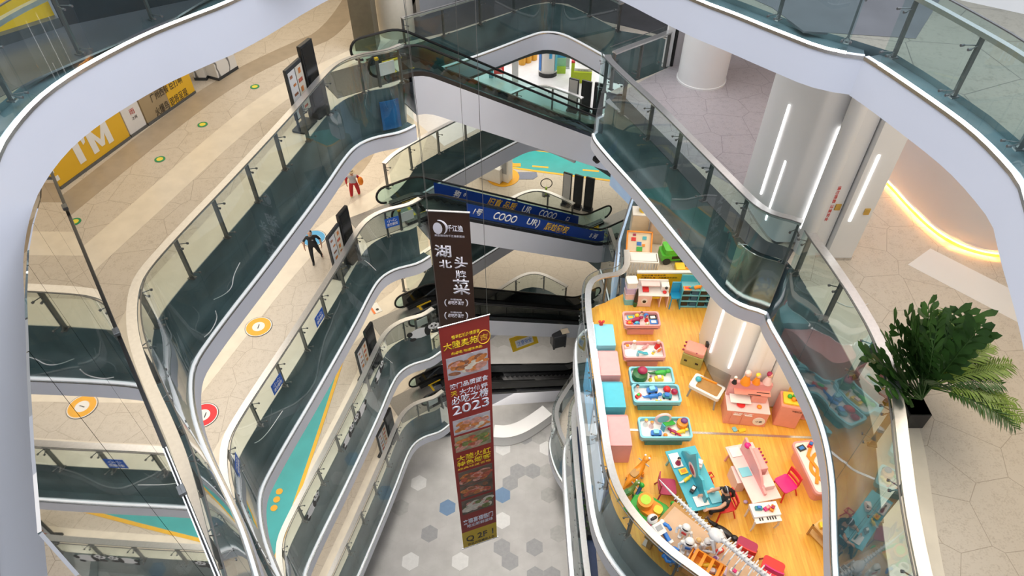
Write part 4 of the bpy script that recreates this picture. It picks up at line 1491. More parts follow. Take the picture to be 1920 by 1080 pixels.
def path_point(path, q):
    """nearest point of a path to a plan point, with its direction"""
    best = min(range(1, len(path) - 1), key=lambda i: math.dist(path[i], q))
    a, b = path[best - 1], path[best + 1]
    d = Vector((b[0] - a[0], b[1] - a[1], 0)).normalized()
    return Vector((path[best][0], path[best][1], 0)), d


for (u, v, lab) in ((742, 420, 'blue sticker on the glass beside the brown banner'), (612, 603, 'blue sticker on the curved glass balustrade, second from the brown banner'),
                    (546, 722, 'blue sticker on the curved glass balustrade, third from the brown banner'), (467, 872, 'blue sticker on the curved glass balustrade, at its rounded near end')):
    q = xy(u, v, ZC + 0.78)
    pt, d = path_point(LEFTS, q)
    nrm = Vector((-d.y, d.x, 0))
    o = pt + nrm * 0.03
    # the printed side looks into the atrium
    rt = thing('glass_sticker', lab, 'sticker', (o.x - nrm.x * 0.055, o.y - nrm.y * 0.055, ZC + 0.78), math.atan2(d.y, d.x), 'blue stickers on the glass balustrade')
    MB().box((0, 0, 0), (0.52, 0.006, 0.42)).build('sheet', M_SIGNBLUE, rt)
    text_obj('lettering', '小心', M_INKWHITE, rt, frame(Vector((0, -0.005, 0.09)), (1, 0, 0), (0, 0, 1)), w=0.36, h=0.13)
    text_obj('lettering', '请勿攀爬', M_INKWHITE, rt, frame(Vector((0, -0.005, -0.08)), (1, 0, 0), (0, 0, 1)), w=0.4, h=0.13)

# panda stickers on the next balustrade down
M_PANDAW = mat('panda_white', (0.82, 0.83, 0.84), 0.45, var=0.03)
M_PANDAB = mat('panda_black', (0.015, 0.015, 0.016), 0.45, var=0.1)


def panda(u, v, lab, s=1.0, flip=1):
    q = xy(u, v, ZD + 0.4)
    pt, d = path_point(LEFTS, q)
    nrm = Vector((-d.y, d.x, 0))
    o = pt - nrm * 0.02
    rt = thing('panda_sticker', lab, 'sticker', (o.x, o.y, ZD + 0.4), math.atan2(d.y, d.x), 'panda stickers on the glass')
    def disc(mb, x, z, rx, rz, y=0.0):
        pts = [(flip * (x + rx * math.cos(a)) * s, -0.004 - y, (z + rz * math.sin(a)) * s) for a in [2 * PI * k / 20 for k in range(20)]]
        b = mb.verts(pts + [(p[0], p[1] - 0.004, p[2]) for p in pts])
        mb.face(range(b, b + 20)); mb.face([b + 20 + k for k in range(20)][::-1])
        for k in range(20):
            l = (k + 1) % 20
            mb.face((b + k, b + l, b + 20 + l, b + 20 + k))
    mb = MB(); disc(mb, 0, 0, 0.42, 0.26); mb.build('belly', M_PANDAW, rt)
    for x, z, rx, rz in ((-0.40, 0.05, 0.11, 0.13), (0.28, 0.02, 0.12, 0.26), (0.55, -0.12, 0.16, 0.08), (-0.3, -0.26, 0.12, 0.09)):
        mb = MB(); disc(mb, x, z, rx, rz, 0.003); mb.build('limb', M_PANDAB, rt)
    mb = MB(); disc(mb, 0.52, 0.2, 0.21, 0.17, 0.006); hd = mb.build('face', M_PANDAW, rt)
    mb = MB()
    for x, z, rx, rz in ((0.38, 0.37, 0.06, 0.06), (0.66, 0.36, 0.06, 0.06), (0.45, 0.21, 0.045, 0.05), (0.60, 0.20, 0.045, 0.05), (0.53, 0.12, 0.03, 0.02)):
        disc(mb, x, z, rx, rz, 0.010)
    mb.build('ears_and_eyes', M_PANDAB, hd)


panda(785, 625, 'large panda sticker on the glass beside the banners', 1.15)
panda(706, 705, 'panda sticker on the glass below the corner with the white cable', 0.8)
panda(672, 770, 'panda sticker on the long glass run, upper of the lower three', 0.9, -1)
panda(641, 822, 'panda sticker on the long glass run, middle of the lower three', 0.8)
panda(590, 960, 'panda sticker at the near curved end of the glass', 0.8)

# loose white cables behind the glass
def cable(label, pts):
    tag(MB().tube(resample(smooth(pts, 0.05, 2), 0.05), 0.011, 6).build('loose_cable', M_CABLE), label, 'cable', 'loose white cables behind the glass')


def cpts(zs, *uv):
    return [tuple(at(u, v, z)) for (u, v), z in zip(uv, zs)]


cable('white cable hanging on the dark ledge below the long balustrade, with a kink', cpts((ZB - 1.1, ZB - 1.0, ZB - 0.9, ZB - 0.8, ZB - 0.6), (400, 562), (422, 552), (436, 538), (437, 518), (450, 492)))
cable('white cable loop at the curved end of the long balustrade', cpts((ZB - 0.7, ZB - 1.0, ZB - 1.1, ZB - 1.2), (404, 583), (408, 597), (396, 621), (383, 632)))
cable('white cable across the glass in front of the menu board', cpts((ZB - 0.2, ZB - 0.2, ZB - 0.2, ZB - 0.2), (511, 282), (540, 266), (575, 243), (606, 226)))
cable('white cable on the dark ledge under the far stretch of the right balustrade', cpts((ZB - 1.45, ZB - 1.47, ZB - 1.47, ZB - 1.46), (1260, 400), (1273, 412), (1300, 415), (1318, 414)))
cable('white cable looping over the curved steel balustrade corner', cpts((ZB + 0.05, ZB + 0.02, ZB - 0.3, ZB - 0.35, ZB - 0.2), (1384, 458), (1405, 458), (1412, 482), (1425, 487), (1437, 483)))
cable('white cable behind the glass near the potted palm', cpts((ZB + 0.02, ZB + 0.02, ZB + 0.02, ZB + 0.02), (1568, 565), (1592, 577), (1612, 573), (1628, 570)))
cable('white cable on the glass at the corner of the middle balustrade', cpts((ZC + 0.1, ZC - 0.1, ZC - 0.1, ZC - 0.5), (660, 473), (677, 485), (690, 492), (705, 507)))
cable('white cable stretched across the panda balustrade corner', cpts((ZD + 0.1, ZD - 0.1, ZD - 0.3), (711, 661), (724, 671), (736, 681)))
cable('white cable on the near curve of the sticker balustrade', cpts((ZC - 0.3, ZC - 0.4, ZC - 0.3, ZC + 0.0), (464, 827), (478, 833), (500, 815), (530, 770)))

# surveillance camera under the balustrade corner
p = at(1120, 298, CZ - 13.0)
rt = thing('surveillance_camera', 'black surveillance camera on a bracket at the escalator flank', 'camera', p)
MB().cyl((0, 0, 0.05), (0, 0, 0.5), 0.02, n=8).build('bracket', M_POST, rt)
MB().lathe([(0.02, 0.06), (0.15, 0.04), (0.16, -0.03), (0.10, -0.08)], n=18).build('housing', M_RUBBER, rt)
MB().ball((0, 0, -0.08), 0.09, 12, 8).build('dome', M_BLACK, rt)
# ------------------------------------------------------------------ toy shop on the oak floor
M_PINK = mat('toy_pink', (0.80, 0.36, 0.36), 0.4, var=0.03)
M_CORAL = mat('toy_coral', (0.82, 0.34, 0.26), 0.4, var=0.03)
M_LPINK = mat('toy_pale_pink', (0.86, 0.62, 0.60), 0.4, var=0.03)
M_AQUA = mat('toy_aqua', (0.07, 0.44, 0.55), 0.38, var=0.03)
M_LAQUA = mat('toy_pale_aqua', (0.22, 0.58, 0.68), 0.38, var=0.03)
M_DAQUA = mat('toy_deep_aqua', (0.03, 0.27, 0.33), 0.4, var=0.04)
M_TBLUE = mat('toy_blue', (0.03, 0.20, 0.62), 0.35, var=0.04)
M_TRED = mat('toy_red', (0.72, 0.03, 0.03), 0.35, var=0.04)
M_TMAG = mat('toy_magenta', (0.82, 0.02, 0.22), 0.35, var=0.03)
M_TMAR = mat('toy_maroon', (0.38, 0.02, 0.08), 0.4, var=0.05)
M_TYEL = mat('toy_yellow', (0.88, 0.62, 0.04), 0.35, var=0.03)
M_TORA = mat('toy_orange', (0.88, 0.30, 0.02), 0.35, var=0.04)
M_TGRN = mat('toy_green', (0.05, 0.46, 0.06), 0.35, var=0.05)
M_TDGR = mat('toy_dark_green', (0.02, 0.14, 0.03), 0.4, var=0.1)
M_TLIME = mat('toy_lime', (0.42, 0.66, 0.05), 0.35, var=0.04)
M_TWHT = mat('toy_white', (0.84, 0.83, 0.80), 0.38, var=0.02)
M_TGRY = mat('toy_grey', (0.36, 0.38, 0.40), 0.4, var=0.05)
M_TBLK = mat('toy_black', (0.02, 0.02, 0.022), 0.35, var=0.1)
M_TPUR = mat('toy_purple', (0.18, 0.05, 0.22), 0.4, var=0.06)
M_TSKIN = mat('doll_skin', (0.72, 0.42, 0.30), 0.5, var=0.04)
M_TLIL = mat('toy_lilac', (0.62, 0.50, 0.74), 0.4, var=0.03)
M_PINE = mat('pale_pine', (0.72, 0.48, 0.20), 0.4, var=0.08, scale=8)
M_OAKD = mat('dark_oak', (0.45, 0.24, 0.07), 0.4, var=0.1, scale=8)
M_TAN = mat('tan_board', (0.62, 0.42, 0.27), 0.42, var=0.06, scale=4)
TOYC = [M_TRED, M_TBLUE, M_TYEL, M_TORA, M_TGRN, M_TMAG, M_AQUA, M_TWHT, M_TPUR, M_LPINK]


def spot(u, v, h=0.0):
    """point on the shop floor below what is seen at pixel (u, v) at height h above it"""
    p = at(u, v, ZC + h)
    return Vector((p.x, p.y, ZC + 0.005))


# seats / display cubes along the balustrade
for k, (v0, v1, m, lab) in enumerate(((602, 648, M_LAQUA, 'aqua display cube at the balustrade, farthest of the row'), (652, 704, M_PINK, 'pink display cube between two aqua cubes'),
                                      (710, 764, M_AQUA, 'aqua display cube between two pink cubes'), (772, 836, M_PINK, 'pink display cube at the balustrade, nearest of the row'))):
    h = 0.86
    a, b = at(1120, v0, ZC + h), at(1120, v1, ZC + h)
    y0, y1 = b.y, a.y
    x = 2.50 + 0.02 * k
    rt = thing('display_cube', lab, 'display cube', (x + 0.30, (y0 + y1) / 2, ZC), 0, 'display cubes along the balustrade')
    L = y1 - y0 - 0.02
    mb = MB()
    v = mb.verts([(-0.29, -L / 2, 0), (0.29, -L / 2, 0), (0.29, L / 2, 0), (-0.29, L / 2, 0), (-0.29, -L / 2, h), (0.29, -L / 2, h), (0.29, L / 2 - 0.14, h), (-0.29, L / 2 - 0.14, h), (0.29, L / 2, h - 0.12), (-0.29, L / 2, h - 0.12)])
    for q in ((0, 1, 5, 4), (4, 5, 6, 7), (7, 6, 8, 9), (9, 8, 2, 3), (1, 2, 8, 6, 5), (0, 4, 7, 9, 3), (0, 3, 2, 1)):
        mb.face([v + i for i in q])
    mb.build('body', m, rt, bevel=0.012)
    MB().box((-0.315, 0, h - 0.10), (0.03, L, 0.10)).build('light_strip', M_LEDMID, rt)
p = at(1118, 594, ZC + 0.9)
rt = thing('red_toy', 'small red toy on the farthest aqua display cube', 'toy', (2.72, 13.95, ZC + 0.862))
MB().rbox((0, 0, 0), (0.12, 0.07, 0.10), 0.03).build('body', M_TRED, rt)
MB().ball((-0.05, 0, 0.14), 0.05, 10, 8).ball((0.06, 0, 0.15), 0.045, 10, 8).build('heads', M_TRED, rt)


# ---- small toys that lie on the play tables
LOOSE = {}


def reach(rt):
    """half extents of a toy in plan, turned as it lies"""
    bpy.context.view_layer.update()
    xs, ys = [], []
    for ch in kids(rt):
        for o in [ch] + kids(ch):
            for q in o.bound_box:
                p = o.matrix_world @ Vector(q)
                xs.append(p.x - rt.location.x); ys.append(p.y - rt.location.y)
    return min(xs), max(xs), min(ys), max(ys)


def spread(toys, c, hw, hd, turn=0.0, gap=0.004, rounds=60):
    """ease toys apart until none stands in another, inside the tray"""
    R = [reach(t) for t in toys]
    for _ in range(rounds):
        for i in range(len(toys)):
            for j in range(i):
                a, b = toys[i].location, toys[j].location
                ox = min(a.x + R[i][1], b.x + R[j][1]) - max(a.x + R[i][0], b.x + R[j][0]) + gap
                oy = min(a.y + R[i][3], b.y + R[j][3]) - max(a.y + R[i][2], b.y + R[j][2]) + gap
                if ox > 0 and oy > 0:
                    if ox < oy:
                        s_ = 0.5 * ox * (1 if a.x + R[i][0] + R[i][1] > b.x + R[j][0] + R[j][1] else -1) * 0.6
                        a.x += s_; b.x -= s_
                    else:
                        s_ = 0.5 * oy * (1 if a.y + R[i][2] + R[i][3] > b.y + R[j][2] + R[j][3] else -1) * 0.6
                        a.y += s_; b.y -= s_
        if not turn:
            for t, r in zip(toys, R):
                if r[1] - r[0] < 2 * hw:
                    t.location.x = min(max(t.location.x, c[0] - hw - r[0]), c[0] + hw - r[1])
                if r[3] - r[2] < 2 * hd:
                    t.location.y = min(max(t.location.y, c[1] - hd - r[2]), c[1] + hd - r[3])


def t_block(rt, c1, c2, s):
    MB().box((0, 0, 0.05 * s), (0.22 * s, 0.12 * s, 0.10 * s)).build('body', c1, rt, bevel=0.008)
    MB().box((0, 0, 0.125 * s), (0.10 * s, 0.09 * s, 0.05 * s)).build('top_block', c2, rt, bevel=0.006)


def t_car(rt, c1, c2, s):
    MB().rbox((0, 0, 0.03 * s), (0.26 * s, 0.13 * s, 0.07 * s), 0.04).build('body', c1, rt)
    MB().rbox((-0.01, 0, 0.10 * s), (0.13 * s, 0.11 * s, 0.06 * s), 0.03).build('cabin', c2, rt)
    for x in (-0.08, 0.08):
        for y in (-0.065, 0.065):
            MB().cyl((x * s, (y - 0.012) * s, 0.032 * s), (x * s, (y + 0.012) * s, 0.032 * s), 0.032 * s, n=10).build('wheel', M_TBLK, rt)


def t_doll(rt, c1, c2, s):
    mb = MB()
    mb.lathe([(0.075 * s, 0), (0.06 * s, 0.06 * s), (0.035 * s, 0.14 * s), (0.02 * s, 0.16 * s)], n=12)
    mb.build('dress', c1, rt)
    MB().ball((0, 0, 0.20 * s), 0.048 * s, 12, 8).build('head', M_TSKIN, rt)
    MB().ball((0, 0.012 * s, 0.215 * s), (0.05 * s, 0.045 * s, 0.042 * s), 10, 8).build('hair', c2, rt)


def t_ball(rt, c1, c2, s):
    MB().ball((0, 0, 0.08 * s), 0.08 * s, 14, 10).build('ball', c1, rt)
    MB().lathe([(0.084 * s, 0.065 * s), (0.084 * s, 0.095 * s)], n=16).build('stripe', c2, rt)


def t_ring(rt, c1, c2, s):
    MB().tube([(0.11 * s * math.cos(a), 0.02, 0.12 * s + 0.11 * s * math.sin(a)) for a in [2 * PI * k / 20 for k in range(20)]], 0.022 * s, 8, closed=True).build('ring', c1, rt)
    MB().cyl((0, 0.0, 0.12 * s), (0, 0.03, 0.12 * s), 0.09 * s, n=18).build('disc', c2, rt)


def t_plant(rt, c1, c2, s):
    MB().lathe([(0.07 * s, 0), (0.14 * s, 0.06 * s), (0.13 * s, 0.16 * s), (0.05 * s, 0.2 * s)], n=14).build('mound', c1, rt)
    MB().ball((0.03 * s, 0, 0.23 * s), (0.09 * s, 0.08 * s, 0.06 * s), 12, 8).build('flower', c2, rt)


def t_animal(rt, c1, c2, s):
    MB().ball((0, 0, 0.07 * s), (0.16 * s, 0.06 * s, 0.06 * s), 14, 8).build('body', c1, rt)
    MB().ball((0.16 * s, 0, 0.10 * s), (0.06 * s, 0.05 * s, 0.045 * s), 12, 8).build('head', c1, rt)
    MB().tube([(-0.13 * s, 0, 0.08 * s), (-0.24 * s, 0.02, 0.05 * s), (-0.30 * s, 0.05, 0.08 * s)], [0.04 * s, 0.025 * s, 0.008 * s], 8).build('tail', c2, rt)
    for x in (-0.08, 0.09):
        for y in (-0.045, 0.045):
            MB().cyl((x * s, y * s, 0.0), (x * s, y * s, 0.06 * s), 0.018 * s, n=8).build('leg', c1, rt)


def t_slide(rt, c1, c2, s):
    pts = [(-0.16 * s, 0, 0.20 * s), (-0.06 * s, 0, 0.14 * s), (0.04 * s, 0, 0.06 * s), (0.16 * s, 0, 0.02 * s)]
    MB().strip([(p[0], p[1]) for p in pts], -0.05 * s, 0.05 * s, 0.0, 0.02 * s, zf=[p[2] for p in pts]).build('chute', c1, rt)
    MB().box((-0.17 * s, 0, 0.10 * s), (0.03 * s, 0.10 * s, 0.20 * s)).build('ladder', c2, rt)


def t_book(rt, c1, c2, s):
    MB().box((0, 0, 0.012), (0.24 * s, 0.18 * s, 0.024)).build('cover', c1, rt, bevel=0.003)
    MB().box((0.0, 0, 0.026), (0.15 * s, 0.10 * s, 0.004)).build('picture', c2, rt)


MAKE = {'block': t_block, 'car': t_car, 'doll': t_doll, 'ball': t_ball, 'ring': t_ring, 'plant': t_plant, 'animal': t_animal, 'slide': t_slide, 'book': t_book}
TNAME = {'block': 'toy_block', 'car': 'toy_car', 'doll': 'toy_doll', 'ball': 'toy_ball', 'ring': 'toy_drum', 'plant': 'toy_flower_mound', 'animal': 'toy_animal', 'slide': 'toy_slide', 'book': 'picture_book'}


def toy(kind, u, v, h, c1, c2, s, rz, lab, group):
    p = at(u, v, ZC + h)
    rt = thing(TNAME[kind], lab, 'toy', (p.x, p.y, ZC + h), rz, group)
    MAKE[kind](rt, c1, c2, s)
    return rt


def play_table(lab, c, w, d, h, mtop, mbase, mtray, rz=0.0, double=False):
    """tray table on a box foot; c is the centre of its top"""
    rt = thing('play_table', lab, 'play table', (c[0], c[1], ZC), rz, 'sand and water play tables')
    mb = MB()
    mb.rbox((0, 0, h - 0.16), (w, d, 0.03), 0.09)
    mb.build('tray', mtray, rt)
    n = 40
    o, i_ = [], []
    for r_, lst in ((0.0, o), (0.05, i_)):
        hx, hy, rr = w / 2 - r_, d / 2 - r_, 0.09
        for cx, cy, a0 in ((hx - rr, hy - rr, 0), (-hx + rr, hy - rr, 90), (-hx + rr, -hy + rr, 180), (hx - rr, -hy + rr, 270)):
            for k in range(6):
                a = math.radians(a0 + 90 * k / 5)
                lst.append((cx + rr * math.cos(a), cy + rr * math.sin(a)))
    mb = MB()
    m = len(o)
    b = mb.verts([(x, y, h - 0.17) for x, y in o] + [(x, y, h) for x, y in o] + [(x, y, h) for x, y in i_] + [(x, y, h - 0.12) for x, y in i_])
    for k in range(m):
        l = (k + 1) % m
        for q in range(3):
            mb.face((b + q * m + k, b + q * m + l, b + (q + 1) * m + l, b + (q + 1) * m + k))
    mb.build('rim', mtop, rt)
    MB().box((0, 0.0, (h - 0.16) / 2), (w * 0.72, d * 0.62, h - 0.16)).build('foot', mbase, rt, bevel=0.01)
    MB().box((0, -d * 0.31 - 0.004, (h - 0.16) / 2), (w * 0.66, 0.012, (h - 0.24))).build('front_panel', mbase, rt, bevel=0.004)
    return rt


H = 0.56
c1 = at(1203, 597, ZC + H); c2 = at(1207, 655, ZC + H); c3 = at(1222, 703, ZC + H); c4 = at(1231, 737, ZC + H); c5 = at(1247, 801, ZC + H)
play_table('pink play table heaped with toys, farthest of the row', c1, 1.15, 0.62, H, M_PINK, M_PINK, M_LPINK)
play_table('pink play table with pale tray, second of the row', c2, 1.26, 0.66, H, M_PINK, M_PINK, M_TWHT)
play_table('aqua play table with a green flower mound', c3, 1.28, 0.62, H, M_LAQUA, M_AQUA, M_TWHT)
play_table('aqua play table with a dark blue tray full of figures', c4, 1.36, 0.64, H, M_LAQUA, M_AQUA, M_TWHT)
play_table('aqua play table nearest the metal floor strip', c5, 1.42, 0.68, H, M_LAQUA, M_DAQUA, M_TWHT)
TT = H - 0.128
G1, G2, G3, G4, G5 = ('toys on the farthest pink table', 'toys on the second pink table', 'toys on the flower mound table', 'toys on the aqua figure table', 'toys on the table by the floor strip')
for a in (
    ('block', 1178, 606, M_TRED, M_TORA, 1.1, 0.2, 'red and orange toy block at the near corner of the farthest pink table', G1),
    ('book', 1182, 588, M_AQUA, M_TYEL, 1.1, 0.1, 'aqua picture book on the farthest pink table', G1),
    ('car', 1192, 601, M_TBLUE, M_AQUA, 0.9, 0.5, 'blue toy car in the middle of the farthest pink table', G1),
    ('ball', 1197, 596, M_TYEL, M_TORA, 1.0, 0.0, 'yellow ball with orange stripe on the farthest pink table', G1),
    ('doll', 1203, 594, M_TWHT, M_TBLK, 1.0, 0.0, 'white doll with black hair on the farthest pink table', G1),
    ('ball', 1211, 592, M_TBLUE, M_LAQUA, 1.1, 0.0, 'blue ball on the farthest pink table', G1),
    ('block', 1212, 605, M_TLIME, M_TWHT, 0.8, 0.9, 'lime toy block on the farthest pink table', G1),
    ('book', 1226, 588, M_TBLK, M_TWHT, 1.2, 0.05, 'black picture book on the farthest pink table', G1),
    ('book', 1228, 601, M_TBLUE, M_TWHT, 1.2, 0.0, 'dark blue picture book on the farthest pink table', G1),
    ('animal', 1186, 577, M_TMAR, M_TRED, 1.3, 0.3, 'maroon toy animal standing at the back of the farthest pink table', G1),
    ('doll', 1209, 582, M_TRED, M_TMAR, 1.1, 0.3, 'red doll at the back of the farthest pink table', G1),
    ('doll', 1181, 640, M_TWHT, M_TWHT, 1.4, 0.0, 'big white doll at the corner of the second pink table', G2),
    ('block', 1176, 652, M_LPINK, M_TORA, 1.0, 0.2, 'pale pink toy block on the second pink table', G2),
    ('animal', 1200, 643, M_PINK, M_LPINK, 0.9, 0.6, 'pink toy animal on the second pink table', G2),
    ('slide', 1203, 655, M_AQUA, M_LAQUA, 1.2, 0.3, 'aqua toy slide on the second pink table', G2),
    ('doll', 1230, 640, M_TRED, M_LPINK, 1.5, 0.0, 'red and pink doll on the second pink table', G2),
    ('ring', 1236, 655, M_LPINK, M_TORA, 0.9, 0.5, 'pink toy drum on the second pink table', G2),
    ('block', 1225, 662, M_TYEL, M_TGRY, 0.7, 0.9, 'small yellow toy block on the second pink table', G2),
    ('plant', 1190, 702, M_TDGR, M_TMAR, 1.9, 0.0, 'dark green mound with a maroon flower on the aqua table', G3),
    ('animal', 1244, 702, M_TGRN, M_TDGR, 1.5, 0.1, 'green toy crocodile on the aqua table', G3),
    ('block', 1206, 693, M_TGRN, M_TDGR, 0.9, 0.0, 'green toy block at the back of the aqua table', G3),
    ('doll', 1219, 713, M_TYEL, M_TPUR, 0.9, 0.4, 'yellow doll with purple hair on the aqua table', G3),
    ('block', 1235, 712, M_TYEL, M_LPINK, 1.3, 0.05, 'long yellow and pink toy block on the aqua table', G3),
    ('doll', 1193, 728, M_TWHT, M_TBLK, 1.2, 0.0, 'black and white doll on the aqua figure table', G4),
    ('block', 1188, 744, M_TRED, M_TGRN, 1.0, 0.7, 'red and green toy block on the aqua figure table', G4),
    ('car', 1222, 731, M_TBLUE, M_LAQUA, 1.4, 0.2, 'large blue toy car on the aqua figure table', G4),
    ('animal', 1215, 744, M_TBLUE, M_TBLUE, 1.3, 0.15, 'blue toy animal on the aqua figure table', G4),
    ('car', 1240, 742, M_DAQUA, M_TBLUE, 1.2, -0.2, 'deep aqua toy car on the aqua figure table', G4),
    ('ball', 1258, 734, M_TRED, M_TMAR, 1.5, 0.0, 'red ball with maroon stripe on the aqua figure table', G4),
    ('ball', 1264, 738, M_TMAR, M_TRED, 1.3, 0.0, 'maroon ball on the aqua figure table', G4),
    ('block', 1234, 750, M_TYEL, M_TWHT, 0.8, 0.2, 'yellow toy block on the aqua figure table', G4),
    ('doll', 1212, 797, M_TWHT, M_TYEL, 1.2, 0.0, 'white doll with yellow hair on the table by the floor strip', G5),
    ('doll', 1222, 800, M_LPINK, M_TORA, 1.1, 0.0, 'pink doll with orange hair on the table by the floor strip', G5),
    ('ring', 1241, 800, M_LPINK, M_LAQUA, 2.1, 0.1, 'pink and pale blue toy drum on the table by the floor strip', G5),
    ('car', 1232, 815, M_TBLUE, M_LAQUA, 1.3, 0.0, 'blue toy car on the table by the floor strip', G5),
    ('ball', 1248, 818, M_TORA, M_TRED, 0.8, 0.0, 'orange ball on the table by the floor strip', G5),
    ('animal', 1262, 812, M_TMAR, M_TRED, 1.0, 2.6, 'maroon toy animal on the table by the floor strip', G5),
    ('slide', 1270, 808, M_TGRN, M_AQUA, 1.5, 0.6, 'green and aqua toy slide on the table by the floor strip', G5),
    ('plant', 1276, 797, M_TORA, M_TPUR, 1.3, 0.0, 'orange mound with a purple flower on the table by the floor strip', G5),
    ('animal', 1284, 815, M_TYEL, M_TYEL, 1.1, 0.3, 'yellow toy animal at the corner of the table by the floor strip', G5),
):
    k, u, v, c1_, c2_, s, rz, lab, g = a
    LOOSE.setdefault(g, []).append(toy(k, u, v, TT, c1_, c2_, s * 0.86, rz, lab, g))
for g, c, w, d in ((G1, c1, 1.15, 0.62), (G2, c2, 1.26, 0.66), (G3, c3, 1.28, 0.62), (G4, c4, 1.36, 0.64), (G5, c5, 1.42, 0.68)):
    spread(LOOSE[g], (c.x, c.y), w / 2 - 0.06, d / 2 - 0.06)

# metal strip let into the floor
a, b = spot(1176, 806), spot(1545, 822)
d = b - a
struct(MB().box((0, 0, 0), (d.length, 0.07, 0.012)).build('trim_90', M_STEEL, loc=(a + b) / 2 + UP * 0.004, rz=math.atan2(d.y, d.x)))


# ---- play kitchen, fridge and neighbours by the column
def play_kitchen(lab, loc_, rz):
    rt = thing('play_kitchen', lab, 'toy kitchen', loc_, rz)
    w, d, h = 1.15, 0.62, 0.62
    MB().box((0, 0, h / 2), (w, d, h)).build('body', M_CORAL, rt, bevel=0.015)
    MB().box((0, 0, h + 0.012), (w + 0.02, d + 0.02, 0.03)).build('worktop', M_LPINK, rt, bevel=0.008)
    MB().box((0, d / 2 - 0.05, h + 0.33), (w, 0.10, 0.62)).build('back_panel', M_PINK, rt, bevel=0.012)
    MB().box((0.06, d / 2 - 0.17, h + 0.36), (w * 0.86, 0.24, 0.03)).build('shelf', M_CORAL, rt, bevel=0.006)
    MB().box((0.28, d / 2 - 0.19, h + 0.18), (0.42, 0.2, 0.26)).build('oven', M_CORAL, rt, bevel=0.01)
    MB().box((-0.22, 0.03, h + 0.14), (0.56, 0.30, 0.02)).build('side_shelf', M_TWHT, rt)
    for x in (-0.29, 0.02):
        dr = MB().box((x, -d / 2 - 0.008, h / 2), (0.28, 0.016, h - 0.1)).build('door', M_CORAL, rt, bevel=0.004)
        MB().box((x, -d / 2 - 0.028, h - 0.12), (0.2, 0.02, 0.02)).build('handle', M_TWHT, dr)
    text_obj('lettering', '厨房乐园', M_TWHT, rt, frame(Vector((-0.14, -d / 2 - 0.018, h - 0.065)), (1, 0, 0), (0, 0, 1)), w=0.5, h=0.07)
    MB().cyl((0.36, -d / 2 - 0.016, 0.26), (0.36, -d / 2, 0.26), 0.17, n=28).build('badge', M_TWHT, rt)
    text_obj('lettering', '小家', M_INKDARK, rt, frame(Vector((0.36, -d / 2 - 0.018, 0.26)), (1, 0, 0), (0, 0, 1)), w=0.18, h=0.07)
    MB().lathe([(0.04, 0), (0.12, 0.04), (0.11, 0.05)], (-0.2, -0.1, h + 0.028), n=18).build('sink', M_TRED, rt)
    MB().ball((0.3, -0.12, h + 0.06), (0.07, 0.07, 0.05), 12, 8).build('knob', M_TORA, rt)
    for k, (x, z, m) in enumerate(((0.1, 0.30, M_TBLK), (0.3, 0.42, M_TBLK))):
        MB().box((x, d / 2 - 0.3, h + z + 0.1), (0.34, 0.012, 0.02)).build('slot', m, rt)
    return rt


pk = spot(1396, 797)
play_kitchen('coral play kitchen with shelves and a round white badge in front of the column', (pk.x, pk.y + 0.30, ZC), -0.12)
for k, (u, v, h, m, m2, s, lab) in enumerate(((1369, 722, 1.24, M_TBLK, M_TWHT, 1.0, 'black and white toy on top of the play kitchen'), (1385, 722, 1.24, M_TORA, M_LPINK, 1.9, 'large orange soft toy on top of the play kitchen'),
                                              (1400, 727, 1.24, M_TORA, M_TYEL, 1.5, 'yellow and orange soft toy on top of the play kitchen'), (1424, 725, 1.24, M_LPINK, M_TMAR, 1.7, 'pink doll with maroon hair on top of the play kitchen'))):
    rt = thing('soft_toy', lab, 'toy', (pk.x - 0.46 + 0.3 * k, pk.y + 0.53, ZC + 1.268), 0.3 * k, 'toys on the play kitchen')
    t_doll(rt, m, m2, s)
pf = spot(1478, 800)
rt = thing('play_fridge', 'coral toy fridge with black lettering and a fruit tray on top', 'toy fridge', (pf.x - 0.08, pf.y + 0.24, ZC), -0.22)
MB().box((0, 0, 0.475), (0.62, 0.52, 0.95)).build('body', M_CORAL, rt, bevel=0.02)
MB().box((0.0, -0.268, 0.69), (0.58, 0.016, 0.48)).build('door', M_CORAL, rt, bevel=0.006)
MB().box((0.0, -0.268, 0.25), (0.58, 0.016, 0.42)).build('door', M_CORAL, rt, bevel=0.006)
text_obj('lettering', 'WEXCO', M_TBLK, rt, frame(Vector((0.14, -0.280, 0.80)), (1, 0, 0), (0, 0, 1)), w=0.26, h=0.07)
rt2 = thing('fruit_tray', 'yellow tray of toy fruit on the coral toy fridge', 'toy', (pf.x - 0.08, pf.y + 0.24, ZC + 0.955), -0.22)
MB().rbox((0, 0, 0), (0.52, 0.40, 0.06), 0.05).build('tray', M_TYEL, rt2)
for x, y, m in ((-0.1, 0.02, M_TGRN), (0.04, 0.06, M_TGRN), (0.0, -0.06, M_TORA), (0.12, -0.04, M_TRED), (0.14, 0.08, M_TDGR)):
    MB().ball((x, y, 0.10), 0.065, 10, 8).build('fruit', m, rt2)
pb = spot(1509, 800)
rt = thing('toy_shelf', 'low pink and green toy shelf beside the coral toy fridge', 'shelf', (pb.x + 0.12, pb.y + 0.45, ZC), -0.15)
for z, m in ((0.05, M_CORAL), (0.32, M_TMAG), (0.6, M_TLIME)):
    MB().box((0, 0, z), (0.5, 0.5, 0.04)).build('shelf_board', m, rt)
for x in (-0.25, 0.25):
    MB().box((x, 0, 0.31), (0.03, 0.5, 0.62)).build('side_panel', M_CORAL, rt)
ps = spot(1332, 768)
rt = thing('sand_table', 'small cream and grey play table with a clear lid behind the coral kitchen', 'play table', (ps.x - 0.12, ps.y + 0.42, ZC), -0.62)
